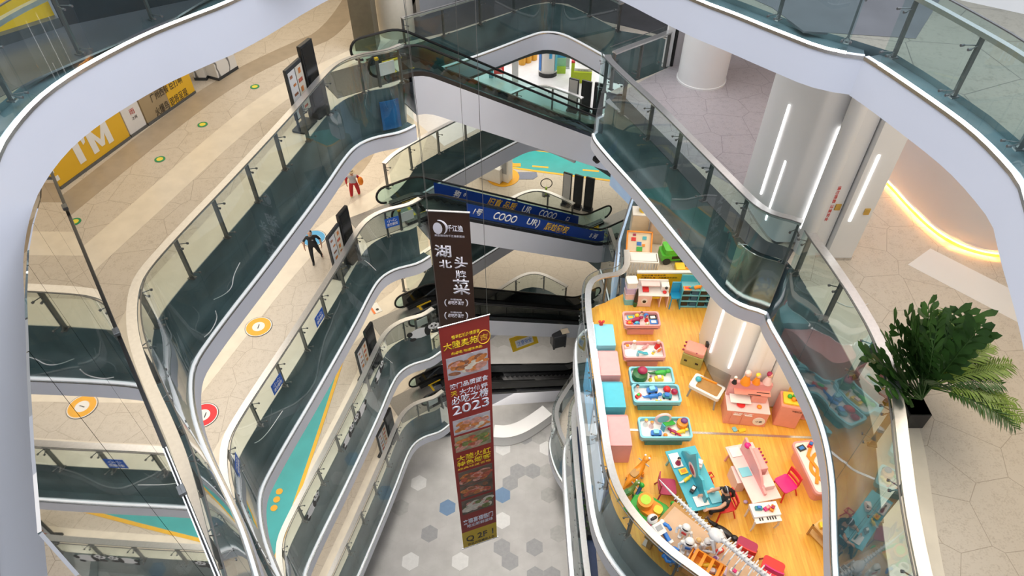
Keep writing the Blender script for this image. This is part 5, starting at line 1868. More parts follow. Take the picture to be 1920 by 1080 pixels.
MB().rbox((0, 0, 0.44), (0.92, 0.55, 0.12), 0.08).build('tray', M_TWHT, rt)
MB().rbox((0.05, 0, 0.555), (0.66, 0.40, 0.012), 0.05).build('sand', M_OAKD, rt)
for x in (-0.36, 0.36):
    for y in (-0.2, 0.2):
        MB().tube([(x, y, 0.44), (x * 1.15, y * 1.15, 0)], [0.035, 0.025], 8).build('leg', M_TGRY, rt)
MB().box((0.12, 0.30, 0.78), (0.7, 0.02, 0.5), M=Matrix.Rotation(-0.25, 3, 'X')).build('clear_lid', glass('clear_lid_glass', (0.75, 0.75, 0.75)), rt)
MB().ball((-0.3, 0.04, 0.62), (0.09, 0.09, 0.08), 12, 8).build('bucket', M_AQUA, rt)
MB().box((-0.05, 0.2, 0.58), (0.5, 0.05, 0.04), 0.1).build('rake', M_TORA, rt)
ph = spot(1300, 692)
rt = thing('toy_house', 'small coral toy house with green base beside the column', 'toy house', (ph.x + 0.0, ph.y + 0.26, ZC), -0.45)
MB().box((0, -0.02, 0.26), (0.62, 0.42, 0.52)).build('base', mat('toy_olive', (0.42, 0.40, 0.12), 0.4, var=0.05), rt, bevel=0.02)
MB().prism([(-0.3, -0.22), (0.3, -0.22), (0.3, 0.22), (-0.3, 0.22)], 0.52, 0.72).build('upper', M_CORAL, rt, bevel=0.05)
MB().ball((0.08, -0.2, 0.66), (0.05, 0.02, 0.05), 10, 6).build('badge', M_TMAR, rt)
for x in (-0.18, 0.16):
    MB().box((x, -0.235, 0.26), (0.09, 0.012, 0.07)).build('window', M_TBLK, rt)
MB().box((0.28, 0.2, 0.78), (0.12, 0.12, 0.16), 0.3).build('chimney', M_TBLK, rt)
for k in range(3):
    MB().ball((-0.33, 0.16 - 0.16 * k, 0.62), 0.035, 8, 6).build('ornament', M_TMAR, rt)


# ---- vanity tables, piano, chairs
def chair(lab, u, v, rz, mseat, mback, mleg, s=1.0, h=0.0):
    p = spot(u, v, h)
    rt = thing('kids_chair', lab, 'chair', p, rz, 'small plastic chairs in the toy shop')
    MB().rbox((0, 0, 0.30 * s), (0.40 * s, 0.38 * s, 0.035), 0.08).build('seat', mseat, rt)
    mb = MB()
    n = 9
    arc = [(0.22 * s * math.sin(a), 0.21 * s + 0.05 * (1 - math.cos(a)) * -1.2) for a in [-0.95 + 1.9 * k / (n - 1) for k in range(n)]]
    for z0_, z1_ in ((0.36, 0.43), (0.53, 0.66)):
        mb.strip(arc, -0.015, 0.015, z0_ * s, z1_ * s)
    for q in (0, n - 1):
        mb.strip([arc[q], (arc[q][0] * 0.86, arc[q][1] + 0.004)], -0.014, 0.014, 0.30 * s, 0.64 * s)
    mb.build('backrest', mback, rt)
    for x in (-1, 1):
        for y in (-1, 1):
            MB().tube([(x * 0.15 * s, y * 0.14 * s, 0.30 * s), (x * 0.23 * s, y * 0.22 * s, 0.0)], 0.02, 8).build('leg', mleg, rt)
    return rt


chair('magenta chair standing free right of the pink vanity', 1466, 920, -1.15, M_TMAG, M_TRED, M_TRED, 1.15)
chair('maroon chair on the far side of the aqua vanity, below the dinosaur tail', 1247, 926, 1.5, M_TMAR, M_TMAR, M_TMAR, 1.15)
chair('red chair under the seated woman', 1352, 958, -1.35, M_TRED, M_TRED, M_TRED, 1.15)
rt = thing('toy_stool', 'tiny red toy stool between the aqua vanity and the woman', 'stool', spot(1327, 905), 0.3)
MB().tube([(-0.13, 0.0, 0.24), (0.13, 0.0, 0.24), (0.1, 0.12, 0.28), (-0.1, 0.12, 0.28)], 0.02, 8, closed=True).build('seat', M_TRED, rt)
for x in (-1, 1):
    MB().tube([(x * 0.05, 0.02, 0.24), (x * 0.13, -0.06, 0.0)], 0.016, 8).build('leg', M_TRED, rt)
    MB().tube([(x * 0.08, 0.10, 0.26), (x * 0.05, 0.14, 0.0)], 0.016, 8).build('leg', M_TRED, rt)


def vanity(lab, c, rz, L, W, H_, m, mside, mboard, peaks, aqua):
    """long two-sided dressing table with an upright board along its middle; local Y runs along its length"""
    rt = thing('play_vanity', lab, 'play table', (c[0], c[1], ZC), rz, 'two-sided play vanities')
    MB().box((0, 0, H_ - 0.02), (W, L, 0.04)).build('tabletop', m, rt, bevel=0.008)
    MB().box((-W * 0.1, 0, H_ - 0.08), (W * 0.4, L * 0.9, 0.08)).build('apron', mside, rt)
    for y in (-1, 1):
        for x in (-1, 1):
            MB().tube([(x * W * 0.32, y * L * 0.42, H_ - 0.1), (x * W * 0.40, y * L * 0.44, 0.0)], 0.03, 8).build('leg', mside, rt)
    # upright board with a shaped top
    mb = MB()
    n = len(peaks)
    pts = [(-L * 0.42 + L * 0.84 * k / (n - 1), peaks[k]) for k in range(n)]
    v0 = mb.verts([(-0.03, y, H_) for y, z in pts] + [(-0.03, y, H_ + z) for y, z in pts] + [(0.03, y, H_) for y, z in pts] + [(0.03, y, H_ + z) for y, z in pts])
    for k in range(n - 1):
        mb.face((v0 + k, v0 + k + 1, v0 + n + k + 1, v0 + n + k))
        mb.face((v0 + 2 * n + k, v0 + 3 * n + k, v0 + 3 * n + k + 1, v0 + 2 * n + k + 1))
        mb.face((v0 + n + k, v0 + n + k + 1, v0 + 3 * n + k + 1, v0 + 3 * n + k))
    mb.face((v0, v0 + n, v0 + 3 * n, v0 + 2 * n)); mb.face((v0 + n - 1, v0 + 3 * n - 1, v0 + 4 * n - 1, v0 + 2 * n - 1))
    mb.build('mirror_board', mboard, rt)
    return rt


va = at(1300, 895, ZC + 0.55)
rt = vanity('aqua two-sided play vanity where the woman sits', (va.x + 0.0, va.y, ZC), 0.22, 1.75, 0.85, 0.55, M_AQUA, M_LAQUA, M_AQUA, (0.30, 0.34, 0.5, 0.42, 0.62, 0.85, 0.5, 0.36, 0.1), True)
for x in (-0.035, 0.035):
    MB().ball((x, 0.10, 0.78), (0.012, 0.22, 0.15), 18, 10).build('mirror_panel', M_LPINK, rt)
    MB().ball((x * 1.25, 0.10, 0.78), (0.012, 0.15, 0.09), 18, 10).build('mirror_glass', M_TMAR, rt)
MB().box((0.30, -0.62, 0.58), (0.30, 0.36, 0.03)).build('side_tray', M_LAQUA, rt)
MB().box((-0.26, 0.55, 0.575), (0.26, 0.42, 0.01)).build('paper_inlay', M_TWHT, rt)
MB().box((-0.08, -0.66, 0.575), (0.34, 0.28, 0.01)).build('paper_inlay', M_TWHT, rt)
GV = 'things on the aqua vanity'
for k, (kind, x, y, a, b, s, lab) in enumerate((('doll', -0.24, 0.45, M_TMAR, M_TBLK, 1.0, 'maroon toy on the far end of the aqua vanity'), ('book', -0.2, 0.2, M_TYEL, M_TORA, 0.9, 'yellow toy book on the aqua vanity'),
                                                ('animal', -0.22, -0.05, M_TYEL, M_TWHT, 0.8, 'yellow and white toy on the aqua vanity'), ('block', -0.17, -0.35, M_TBLK, M_TWHT, 0.9, 'black toy on the aqua vanity'),
                                                ('block', 0.28, 0.28, M_LPINK, M_TWHT, 1.1, 'pink toy box on the aqua vanity'), ('ball', 0.28, -0.5, M_TWHT, M_LAQUA, 0.9, 'white ball on the near end of the aqua vanity'))):
    q = rt.matrix_basis @ Vector((x, y, 0.585))
    ca, sa = math.cos(0.22), math.sin(0.22)
    t = thing(TNAME[kind], lab, 'toy', (va.x + x * ca - y * sa, va.y + x * sa + y * ca, ZC + 0.551 + 0.03), 0.3 * k, GV)
    MAKE[kind](t, a, b, s)
vb = at(1417, 892, ZC + 0.56)
rt = vanity('pink two-sided play vanity with a small white piano at its end', (vb.x - 0.05, vb.y + 0.12, ZC), 0.20, 1.65, 0.78, 0.56, M_LPINK, M_PINK, M_PINK, (0.10, 0.14, 0.3, 0.42, 0.46, 0.48, 0.5, 0.52, 0.54), False)
MB().box((0.16, 0.15, 0.74), (0.22, 0.62, 0.34)).build('cabinet', M_PINK, rt, bevel=0.015)
MB().box((0.16, -0.40, 0.66), (0.28, 0.34, 0.18)).build('cabinet', M_LPINK, rt, bevel=0.015)
MB().box((-0.2, 0.02, 0.578), (0.28, 0.26, 0.012)).build('blue_inlay', M_LAQUA, rt)
MB().box((-0.2, 0.62, 0.578), (0.28, 0.28, 0.012)).build('white_inlay', M_TWHT, rt)
MB().ball((-0.02, 0.5, 1.02), (0.09, 0.09, 0.08), 12, 8).build('rosette', M_TMAG, rt)
for k in range(5):
    MB().ball((0.28, 0.0 + 0.1 * k, 0.93), 0.03, 8, 6).build('ornament', M_TMAR, rt)
for x in (-0.34, 0.34):
    MB().strip([(x - 0.02, -0.2), (x + 0.02, 0.3)], -0.12, 0.12, 0.0, 0.46).build('curved_side', M_LPINK, rt)
pp = at(1436, 958, ZC + 0.58)
rt = thing('toy_piano', 'small white toy piano at the near end of the pink vanity', 'toy piano', (pp.x - 0.01, pp.y - 0.05, ZC), 0.12)
MB().box((0, 0.08, 0.57), (0.70, 0.36, 0.10)).build('body', M_TWHT, rt, bevel=0.01)
MB().box((0, -0.15, 0.535), (0.66, 0.16, 0.03)).build('keyboard', M_TWHT, rt)
for k in range(7):
    if k != 2:
        MB().box((-0.2 + 0.066 * k, -0.125, 0.556), (0.03, 0.10, 0.014)).build('black_key', M_TBLK, rt)
for x in (-0.31, 0.31):
    MB().tube([(x, -0.16, 0.53), (x * 1.04, -0.19, 0.25), (x * 1.0, -0.15, 0.0)], [0.035, 0.025, 0.02], 8).build('leg', M_TWHT, rt)
    MB().tube([(x, 0.22, 0.53), (x, 0.24, 0.0)], 0.025, 8).build('leg', M_TWHT, rt)
for k, (x, m, m2, lab) in enumerate(((-0.14, M_DAQUA, M_TBLUE, 'deep aqua toy on the white piano'), (0.02, M_TMAG, M_PINK, 'pink toy on the white piano'), (0.12, M_TORA, M_TMAR, 'orange toy on the white piano'))):
    t = thing('toy_block', lab, 'toy', (pp.x - 0.01 + x * 1.3, pp.y + 0.03, ZC + 0.622), 0.5 * k, 'toys on the white piano')
    t_block(t, m, m2, 0.8)
# wooden toy rack behind the pink vanity
pw = spot(1386, 868)
rt = thing('wooden_toy', 'yellow wooden toy ladder behind the pink vanity', 'toy', pw, 0.5)
for k in range(6):
    MB().box((0.0, 0.09 * k - 0.2, 0.30 + 0.02 * k), (0.36, 0.06, 0.03), 0.05 * k).build('rung', M_TYEL, rt)
for x in (-0.16, 0.16):
    MB().box((x, 0, 0.17), (0.035, 0.5, 0.26)).build('side_rail', M_PINE, rt)
tag(MB().tube([(0, 0, 0.05), (0.03, 0.03, 0.07), (0.06, 0.0, 0.06), (0.04, -0.05, 0.03)], 0.014, 6).build('toy_hook', M_TLIME, loc=spot(1369, 892)), 'tiny lime green toy hook on the oak floor', 'toy')
tag(MB().ball((0, 0, 0.05), (0.06, 0.05, 0.05), 10, 8).build('toy_ball', M_TLIL, loc=spot(1397, 943)), 'tiny lilac ball on the oak floor under the pink vanity', 'toy')
tag(MB().rbox((0, 0, 0), (0.22, 0.1, 0.05), 0.04).build('toy_block', M_TYEL, loc=spot(1391, 808), rz=0.3), 'small yellow toy on the floor in front of the coral kitchen', 'toy')
tag(MB().rbox((0, 0, 0), (0.12, 0.14, 0.04), 0.03).build('toy_block', M_LAQUA, loc=spot(1377, 806), rz=0.3), 'small pale aqua toy on the floor in front of the coral kitchen', 'toy')

# train table at the far edge of the shop
pt = at(1526, 875, ZC + 0.5)
rt = thing('train_table', 'pink play table with an orange looped track', 'play table', (pt.x + 0.12, pt.y, ZC), 0.12)
play = MB().rbox((0, 0, 0.44), (0.85, 1.55, 0.1), 0.12)
play.build('tray', M_PINK, rt)
MB().rbox((0, 0, 0.0), (0.7, 1.35, 0.44), 0.12).build('foot', M_CORAL, rt)
MB().rbox((0, 0, 0.535), (0.75, 1.44, 0.012), 0.1).build('playfield', M_TWHT, rt)
tr = [(0.26 * math.cos(a) + 0.0, 0.42 * math.sin(a) - 0.12 + 0.1 * math.sin(2 * a)) for a in [2 * PI * k / 36 for k in range(37)]]
MB().strip(tr, -0.045, 0.045, 0.547, 0.572).build('track', M_TORA, rt)
MB().strip([(-0.3, -0.5), (-0.1, -0.1), (-0.18, 0.3), (0.06, 0.62)], -0.04, 0.04, 0.56, 0.6).build('track', M_TORA, rt)
for k, (x, y, m, m2, kd, lab) in enumerate(((-0.24, 0.55, M_TBLK, M_TBLUE, 'book', 'dark printed card at the far end of the train table'), (0.02, 0.6, M_TRED, M_TBLUE, 'block', 'red and blue toy block at the far end of the train table'),
                                            (0.16, -0.5, M_TBLUE, M_TRED, 'car', 'blue toy engine at the near end of the train table'), (0.08, 0.05, M_LPINK, M_TYEL, 'block', 'pale pink toy block in the middle of the train table'))):
    ca, sa = math.cos(0.12), math.sin(0.12)
    t = thing(TNAME[kd], lab, 'toy', (pt.x + 0.12 + x * ca - y * sa, pt.y + x * sa + y * ca, ZC + 0.549), 0.4 + 0.5 * k, 'toys on the train table')
    MAKE[kd](t, m, m2, 0.9)
pt = spot(1552, 1030)
rt = thing('toy_cart', 'wooden toy cart with coloured toys at the edge of the oak floor', 'toy cart', (pt.x + 0.05, pt.y + 0.15, ZC), 0.55)
MB().box((0, 0, 0.38), (0.5, 0.9, 0.04)).build('shelf_board', M_PINE, rt)
MB().box((0, 0, 0.12), (0.5, 0.9, 0.04)).build('shelf_board', M_PINE, rt)
for x in (-0.25, 0.25):
    MB().box((x, 0, 0.44), (0.03, 0.9, 0.12)).build('side_rail', M_OAKD, rt)
    for y in (-0.43, 0.43):
        MB().box((x, y, 0.25), (0.04, 0.04, 0.5)).build('leg', M_OAKD, rt)
for k, (y, m, m2) in enumerate(((0.28, M_TYEL, M_TORA), (0.02, M_TRED, M_TBLUE), (-0.25, M_TORA, M_TYEL))):
    ca, sa = math.cos(0.55), math.sin(0.55)
    t = thing('toy_block', ('yellow toy block in the wooden toy cart', 'red and blue toy block in the wooden toy cart', 'orange toy block in the wooden toy cart')[k], 'toy',
              (pt.x + 0.05 - y * sa, pt.y + 0.15 + y * ca, ZC + 0.402), 0.4 * k, 'toys in the wooden cart')
    t_block(t, m, m2, 1.2)


# ---- ride-on dinosaurs and rocking toy
def ride_dino(lab, u, v, rz, m, m2, m3):
    rt = thing('ride_on_dinosaur', lab, 'ride-on toy', spot(u, v), rz, 'ride-on dinosaurs')
    MB().tube([(-0.62, 0, 0.10), (-0.42, 0, 0.24), (-0.15, 0, 0.38), (0.15, 0, 0.42), (0.32, 0, 0.52), (0.42, 0, 0.70), (0.50, 0, 0.80)], [0.02, 0.08, 0.17, 0.18, 0.14, 0.10, 0.10], 12).build('body', m, rt)
    hd = MB().ball((0.60, 0, 0.84), (0.19, 0.12, 0.12), 14, 10).build('head', m, rt)
    for y in (-0.09, 0.09):
        MB().ball((0.60, y, 0.93), 0.045, 10, 8).build('eye', M_TWHT, hd)
    MB().tube([(0.44, -0.24, 0.72), (0.42, 0, 0.76), (0.44, 0.24, 0.72)], 0.025, 8).build('handlebar', m2, rt)
    MB().rbox((-0.05, 0, 0.50), (0.34, 0.26, 0.08), 0.1).build('saddle', m3, rt)
    for x in (-0.22, 0.26):
        for y in (-0.17, 0.17):
            MB().tube([(x, y * 0.8, 0.36), (x + 0.03, y, 0.12)], [0.07, 0.05], 8).build('leg', m, rt)
            MB().cyl((x + 0.03, y - 0.03, 0.07), (x + 0.03, y + 0.03, 0.07), 0.07, n=12).build('wheel', m2, rt)
    rt.scale = (0.72, 0.72, 0.72)
    return rt


ride_dino('orange ride-on dinosaur at the end of the display cubes', 1188, 900, 0.75, M_TORA, M_TGRY, M_OAKD)
ride_dino('green ride-on dinosaur beside the balustrade', 1174, 932, 0.55, mat('toy_moss', (0.16, 0.24, 0.05), 0.4, var=0.1), M_TGRY, M_TDGR).scale = (0.5, 0.5, 0.55)
pr = at(1204, 968, ZC + 0.25)
rt = thing('rocking_toy', 'green and orange plastic rocking toy by the pale rail', 'rocking toy', (pr.x + 0.22, pr.y + 0.24, ZC), -0.62)
MB().prism([(-0.55, -0.34), (-0.35, -0.42), (0.35, -0.42), (0.55, -0.34), (0.55, 0.34), (0.35, 0.42), (-0.35, 0.42), (-0.55, 0.34)], 0.06, 0.16).build('base_board', M_TGRN, rt, bevel=0.03)
rt.scale = (0.9, 0.9, 0.9)
for x in (-0.5, 0.5):
    mb = MB()
    mb.tube([(x, -0.46, 0.30), (x, -0.30, 0.14), (x, 0.0, 0.05), (x, 0.30, 0.14), (x, 0.46, 0.30)], 0.055, 10)
    mb.build('rocker', mat('toy_navy', (0.02, 0.10, 0.20), 0.4, var=0.08), rt)
    for y in (-0.46, 0.46):
        MB().ball((x, y, 0.32), (0.09, 0.07, 0.09), 12, 8).build('end_cap', M_TGRN, rt)
MB().rbox((0.05, 0, 0.15), (0.62, 0.5, 0.16), 0.18).build('seat', M_TORA, rt)
MB().rbox((-0.16, 0, 0.30), (0.42, 0.46, 0.24), 0.2).build('hood', M_TORA, rt)
MB().rbox((-0.16, 0, 0.535), (0.28, 0.30, 0.02), 0.13).build('hood_inlay', M_TLIME, rt)
MB().rbox((0.24, 0.02, 0.30), (0.24, 0.24, 0.10), 0.08).build('dashboard', M_TYEL, rt)
MB().box((0.0, -0.40, 0.13), (0.7, 0.05, 0.12)).build('brown_edge', M_TMAR, rt)

# ---- big display table with robots, crate and the dinosaur skeleton
dtb = thing('display_table', 'low oak display table crowded with robots and toys', 'display table', (at(1322, 1040, ZC + 0.6).x, at(1322, 1040, ZC + 0.6).y, ZC), -0.78)
ox, oy = dtb.location.x, dtb.location.y
TH = 0.60
MB().box((0, 0, TH - 0.05), (2.6, 1.25, 0.10)).build('tabletop', M_OAKD, dtb, bevel=0.01)
MB().box((-0.62, 0.0, TH + 0.008), (1.2, 1.0, 0.016)).build('board', M_TAN, dtb)
MB().box((0.66, 0.0, TH + 0.008), (1.2, 1.0, 0.016)).build('board', M_TAN, dtb)
for x in (-1.15, 1.15):
    for y in (-0.5, 0.5):
        MB().box((x, y, (TH - 0.1) / 2), (0.12, 0.12, TH - 0.1)).build('leg', M_OAKD, dtb)
tag(MB().box((0, 0, 0.012), (0.14, 0.62, 0.024)).build('price_board', mat('grey_board', (0.5, 0.47, 0.44), 0.4, var=0.05), loc=spot(1219, 1006), rz=-0.62), 'narrow grey board leaning flat beside the rocking toy', 'board')


def tpos(u, v, h=0.0):
    p = at(u, v, ZC + TH + 0.018 + h)
    return Vector((p.x, p.y, ZC + TH + 0.018))


def robot(lab, u, v, rz, m1, m2, m3, s=1.0, lie=False):
    rt = thing('toy_robot', lab, 'toy robot', tpos(u, v), rz, 'robots on the display table')
    if lie:
        rt.rotation_euler = (-1.25, 0, rz)
        rt.location.z += 0.13 * s
    for x in (-1, 1):
        lg = MB().rbox((x * 0.09 * s, 0, 0.05 * s), (0.10 * s, 0.12 * s, 0.22 * s), 0.03).build('leg', m1, rt)
        MB().rbox((x * 0.09 * s, -0.03 * s, 0), (0.12 * s, 0.2 * s, 0.06 * s), 0.03).build('foot', m2, lg)
        ar = MB().tube([(x * 0.17 * s, 0, 0.48 * s), (x * 0.25 * s, -0.02, 0.36 * s), (x * 0.22 * s, -0.12 * s, 0.26 * s)], [0.05 * s, 0.045 * s, 0.04 * s], 10).build('arm', m1, rt)
        MB().ball((x * 0.18 * s, 0, 0.50 * s), 0.065 * s, 10, 8).build('shoulder', m2, ar)
    MB().rbox((0, 0, 0.26 * s), (0.30 * s, 0.2 * s, 0.28 * s), 0.07).build('torso', m2, rt)
    MB().box((0, -0.105 * s, 0.42 * s), (0.16 * s, 0.02, 0.12 * s)).build('chest_panel', m3, rt, bevel=0.004)
    hd = MB().ball((0, 0, 0.66 * s), (0.14 * s, 0.13 * s, 0.12 * s), 16, 10).build('head', m2, rt)
    MB().ball((0, -0.085 * s, 0.66 * s), (0.10 * s, 0.05 * s, 0.06 * s), 14, 8).build('visor', M_TBLK, hd)
    return rt


robot('white robot with black visor at the far end of the display table', 1273, 1012, -0.6, M_TWHT, M_TWHT, M_TRED, 0.75)
robot('blue and white robot lying at the rail side of the display table', 1262, 1040, 0.5, M_TBLUE, M_TWHT, M_TGRY, 1.0, True)
robot('white and blue robot in the middle of the display table', 1289, 1030, -0.3, M_TWHT, M_TWHT, M_TBLUE, 0.8)
robot('pale grey robot beside the orange crate', 1322, 1040, 0.2, M_TGRY, M_TWHT, M_PINE, 0.7)
robot('blue robot lying at the very rail side of the display table', 1272, 1058, 0.9, M_TBLUE, M_TBLUE, M_TWHT, 0.8, True)
oc = tpos(1312, 1072)
rt = thing('toy_crate', 'orange slatted crate of toys on the display table', 'crate', oc, -0.62)
MB().box((0, 0, 0.02), (0.8, 0.56, 0.04)).build('bottom', M_TORA, rt)
for y in (-0.27, 0.27):
    MB().box((0, y, 0.16), (0.8, 0.03, 0.30)).build('side_panel', M_TORA, rt)
for x in (-0.39, 0.39):
    MB().box((x, 0, 0.16), (0.03, 0.56, 0.30)).build('end_panel', M_TORA, rt)
for k in range(4):
    MB().box((-0.3 + 0.2 * k, 0, 0.315), (0.07, 0.56, 0.025)).build('slat', M_TORA, rt)
for k, (x, y, m, kd, m2, lab) in enumerate(((1326, 1062, M_TYEL, 'animal', M_TYEL, 'yellow toy animal on the display table'), (1340, 1056, M_TLIL, 'block', M_TPUR, 'lilac toy block on the display table'),
                                            (1352, 1066, M_TLIL, 'book', M_TWHT, 'lilac picture book on the display table'), (1305, 1022, M_PINE, 'ball', M_TWHT, 'pale wooden ball on the display table'),
                                            (1360, 1074, M_TWHT, 'block', M_TMAG, 'white toy block with magenta top on the display table'), (1335, 1076, M_TGRY, 'car', M_TWHT, 'grey toy car on the display table'),
                                            (1346, 1046, M_TRED, 'block', M_TWHT, 'red toy block below the dinosaur ribs'), (1330, 1024, M_TWHT, 'ring', M_TGRY, 'white ring toy on the display table'))):
    t = thing(TNAME[kd], lab, 'toy', tpos(x, y), 0.6 * k, 'toys on the display table')
    MAKE[kd](t, m, m2, 0.9)
    LOOSE.setdefault('table', []).append(t)
LOOSE['table'] += [rt_ for rt_ in bpy.data.objects if rt_.parent is None and rt_.get('group') == 'robots on the display table'] + [bpy.data.objects['toy_crate']]
spread(LOOSE['table'], (0, 0), 9, 9, turn=1.0, rounds=25)
bpy.data.objects['toy_crate'].location = oc + Vector((0.06, 0.0, 0))
bpy.data.objects['toy_robot.004'].location += Vector((0.22, 0.16, 0))
chair('red child chair beyond the dinosaur skeleton', 1392, 1040, 2.6, M_TMAR, M_TRED, M_TRED, 1.2)
chair('magenta child chair near the dinosaur head', 1440, 1078, 2.6, M_TRED, M_TMAG, M_TMAR, 1.25)

# skeleton of a long-tailed dinosaur, hung over the table
M_BONE = mat('pale_bone', (0.62, 0.64, 0.67), 0.45, var=0.08, scale=12)


def bone_pt(u, v, h):
    return at(u, v, ZC + h)


spine_px = [(1236, 899, 1.25), (1262, 927, 1.27), (1288, 952, 1.3), (1312, 976, 1.35), (1338, 1000, 1.42), (1362, 1018, 1.48), (1384, 1036, 1.5), (1404, 1054, 1.5), (1424, 1070, 1.48), (1446, 1086, 1.5), (1466, 1098, 1.55)]
S = resample([tuple(bone_pt(*q)) for q in spine_px], 0.05)
sk0 = Vector(S[len(S) // 2])
sk = thing('dinosaur_skeleton', 'long white dinosaur skeleton model above the display table', 'skeleton model', sk0)
SR = [Vector(q) - sk0 for q in S]
n = len(SR)
MB().tube(SR, [0.012 + 0.05 * min(1, (i / n) / 0.4) for i in range(n)], 10).build('spine', M_BONE, sk)
for i in range(int(n * 0.18), n - 4, 2):
    t = (SR[min(i + 1, n - 1)] - SR[i - 1]).normalized()
    f = min(1.0, i / n / 0.45)
    side = t.cross(UP).normalized()
    mb = MB()
    mb.box(SR[i] + UP * (0.05 * f), (0.022, 0.05 * f + 0.02, 0.10 * f), math.atan2(t.y, t.x))
    for s in (-1, 1):
        mb.tube([SR[i] + side * (0.02 * s), SR[i] + side * (s * (0.05 + 0.07 * f)) - UP * 0.01], [0.018, 0.008], 6)
    mb.build('vertebra', M_BONE, sk)
for i in range(int(n * 0.60), int(n * 0.88), 3):
    t = (SR[i + 1] - SR[i - 1]).normalized()
    side = t.cross(UP).normalized()
    for s in (-1, 1):
        MB().tube([SR[i] + side * (0.03 * s), SR[i] + side * (0.22 * s) - UP * 0.08, SR[i] + side * (0.27 * s) - UP * 0.28, SR[i] + side * (0.16 * s) - UP * 0.46], [0.02, 0.017, 0.014, 0.008], 6).build('rib', M_BONE, sk)
i = int(n * 0.53)
t = (SR[i + 1] - SR[i - 1]).normalized(); side = t.cross(UP).normalized()
MB().ball(SR[i] + UP * 0.01, (0.20, 0.16, 0.10), 16, 10, M=Matrix.Rotation(math.atan2(t.y, t.x), 3, 'Z')).build('pelvis', M_BONE, sk)
for s in (-1, 1):
    a = SR[i] + side * (0.16 * s)
    gz = ZC + TH + 0.03 - sk0.z
    MB().tube([a, a + t * 0.18 + side * (0.06 * s) - UP * 0.30, a - t * 0.06 + side * (0.05 * s) - UP * 0.58, Vector((a.x, a.y, gz)) + t * 0.05], [0.055, 0.035, 0.028, 0.03], 8).build('leg_bone', M_BONE, sk)
    b = SR[int(n * 0.84)] + side * (0.16 * s) - UP * 0.2
    MB().tube([b, b + t * 0.1 - UP * 0.22, b + t * 0.22 - UP * 0.3], [0.03, 0.022, 0.012], 8).build('arm_bone', M_BONE, sk)
tp = SR[-1]
MB().ball(tp + t * 0.18 - UP * 0.02, (0.26, 0.12, 0.13), 16, 10, M=Matrix.Rotation(math.atan2(t.y, t.x), 3, 'Z')).build('skull', M_BONE, sk)
# black toy dinosaurs below the tail
for (u, v, rz, s, lab) in ((1356, 1002, -0.75, 1.45, 'black toy dinosaur on the oak floor beside the skeleton'), (1303, 962, 1.2, 0.9, 'small black toy dinosaur under the skeleton tail')):
    rt = thing('toy_dinosaur', lab, 'toy', spot(u, v), rz)
    t_animal(rt, M_TBLK, M_TBLK, s * 1.2)

# ---- back of the toy shop
pw0, pw1 = spot(1196, 540), spot(1345, 552)
ptop = at(1197, 508, ZC + 0.8)
rt = thing('yellow_partition', 'low yellow partition with small dark lettering at the back of the toy shop', 'partition', (4.15, 16.35, ZC), 0.0)
MB().box((1.4, 0, 0.39), (2.8, 0.08, 0.78)).build('panel', mat('partition_yellow', (0.90, 0.55, 0.02), 0.4, var=0.03), rt, bevel=0.01)
MB().box((1.4, 0, 0.80), (2.82, 0.12, 0.05)).build('top_rail', M_TWHT, rt)
text_obj('lettering', '玩出乐趣 玩具世界', M_INKDARK, rt, frame(Vector((0.55, -0.045, 0.68)), (1, 0, 0), (0, 0, 1)), w=0.8, h=0.07)
text_obj('lettering', '认真玩乐 每一天都要快乐成长', M_INKDARK, rt, frame(Vector((0.75, -0.045, 0.58)), (1, 0, 0), (0, 0, 1)), w=1.2, h=0.07)
bd = MB().box((1.72, -0.05, 0.62), (0.36, 0.02, 0.12)).build('badge', M_TWHT, rt)
text_obj('lettering', '新品上市', M_TORA, rt, frame(Vector((1.72, -0.064, 0.62)), (1, 0, 0), (0, 0, 1)), w=0.3, h=0.07)


def doll_kitchen(lab, u, v, rz):
    rt = thing('doll_kitchen', lab, 'toy kitchen', spot(u, v) + Vector((-0.02, 0.22, 0)), rz)
    MB().box((0, 0, 0.52), (1.0, 0.5, 0.03)).build('worktop', M_TWHT, rt)
    for x in (-0.49, -0.06, 0.24, 0.49):
        MB().box((x, 0, 0.26), (0.03, 0.48, 0.52)).build('upright', M_LPINK, rt)
    MB().box((-0.28, -0.24, 0.26), (0.40, 0.02, 0.48)).build('door', M_LPINK, rt, bevel=0.006)
    MB().cyl((-0.28, -0.262, 0.28), (-0.28, -0.25, 0.28), 0.11, n=20).build('porthole', M_TWHT, rt)
    MB().cyl((-0.28, -0.27, 0.27), (-0.28, -0.26, 0.27), 0.06, n=16).build('porthole_dark', M_TBLK, rt)
    MB().box((0.08, -0.15, 0.40), (0.26, 0.12, 0.05)).build('drawer', M_TYEL, rt)
    MB().box((0, 0.22, 0.68), (0.98, 0.05, 0.3)).build('back_panel', M_TWHT, rt, bevel=0.02)
    MB().box((-0.1, 0.10, 0.74), (0.6, 0.22, 0.03)).build('shelf', M_LPINK, rt)
    MB().box((0.38, 0.08, 0.65), (0.26, 0.26, 0.22)).build('oven', M_TWHT, rt, bevel=0.02)
    MB().ball((0.40, -0.06, 0.72), 0.05, 10, 8).build('knob', M_TBLK, rt)
    MB().box((-0.25, 0.0, 0.58), (0.2, 0.2, 0.06)).build('hob', M_TRED, rt)
    MB().ball((0.36, -0.1, 0.57), (0.07, 0.07, 0.04), 10, 8).build('pan', M_TRED, rt)
    return rt


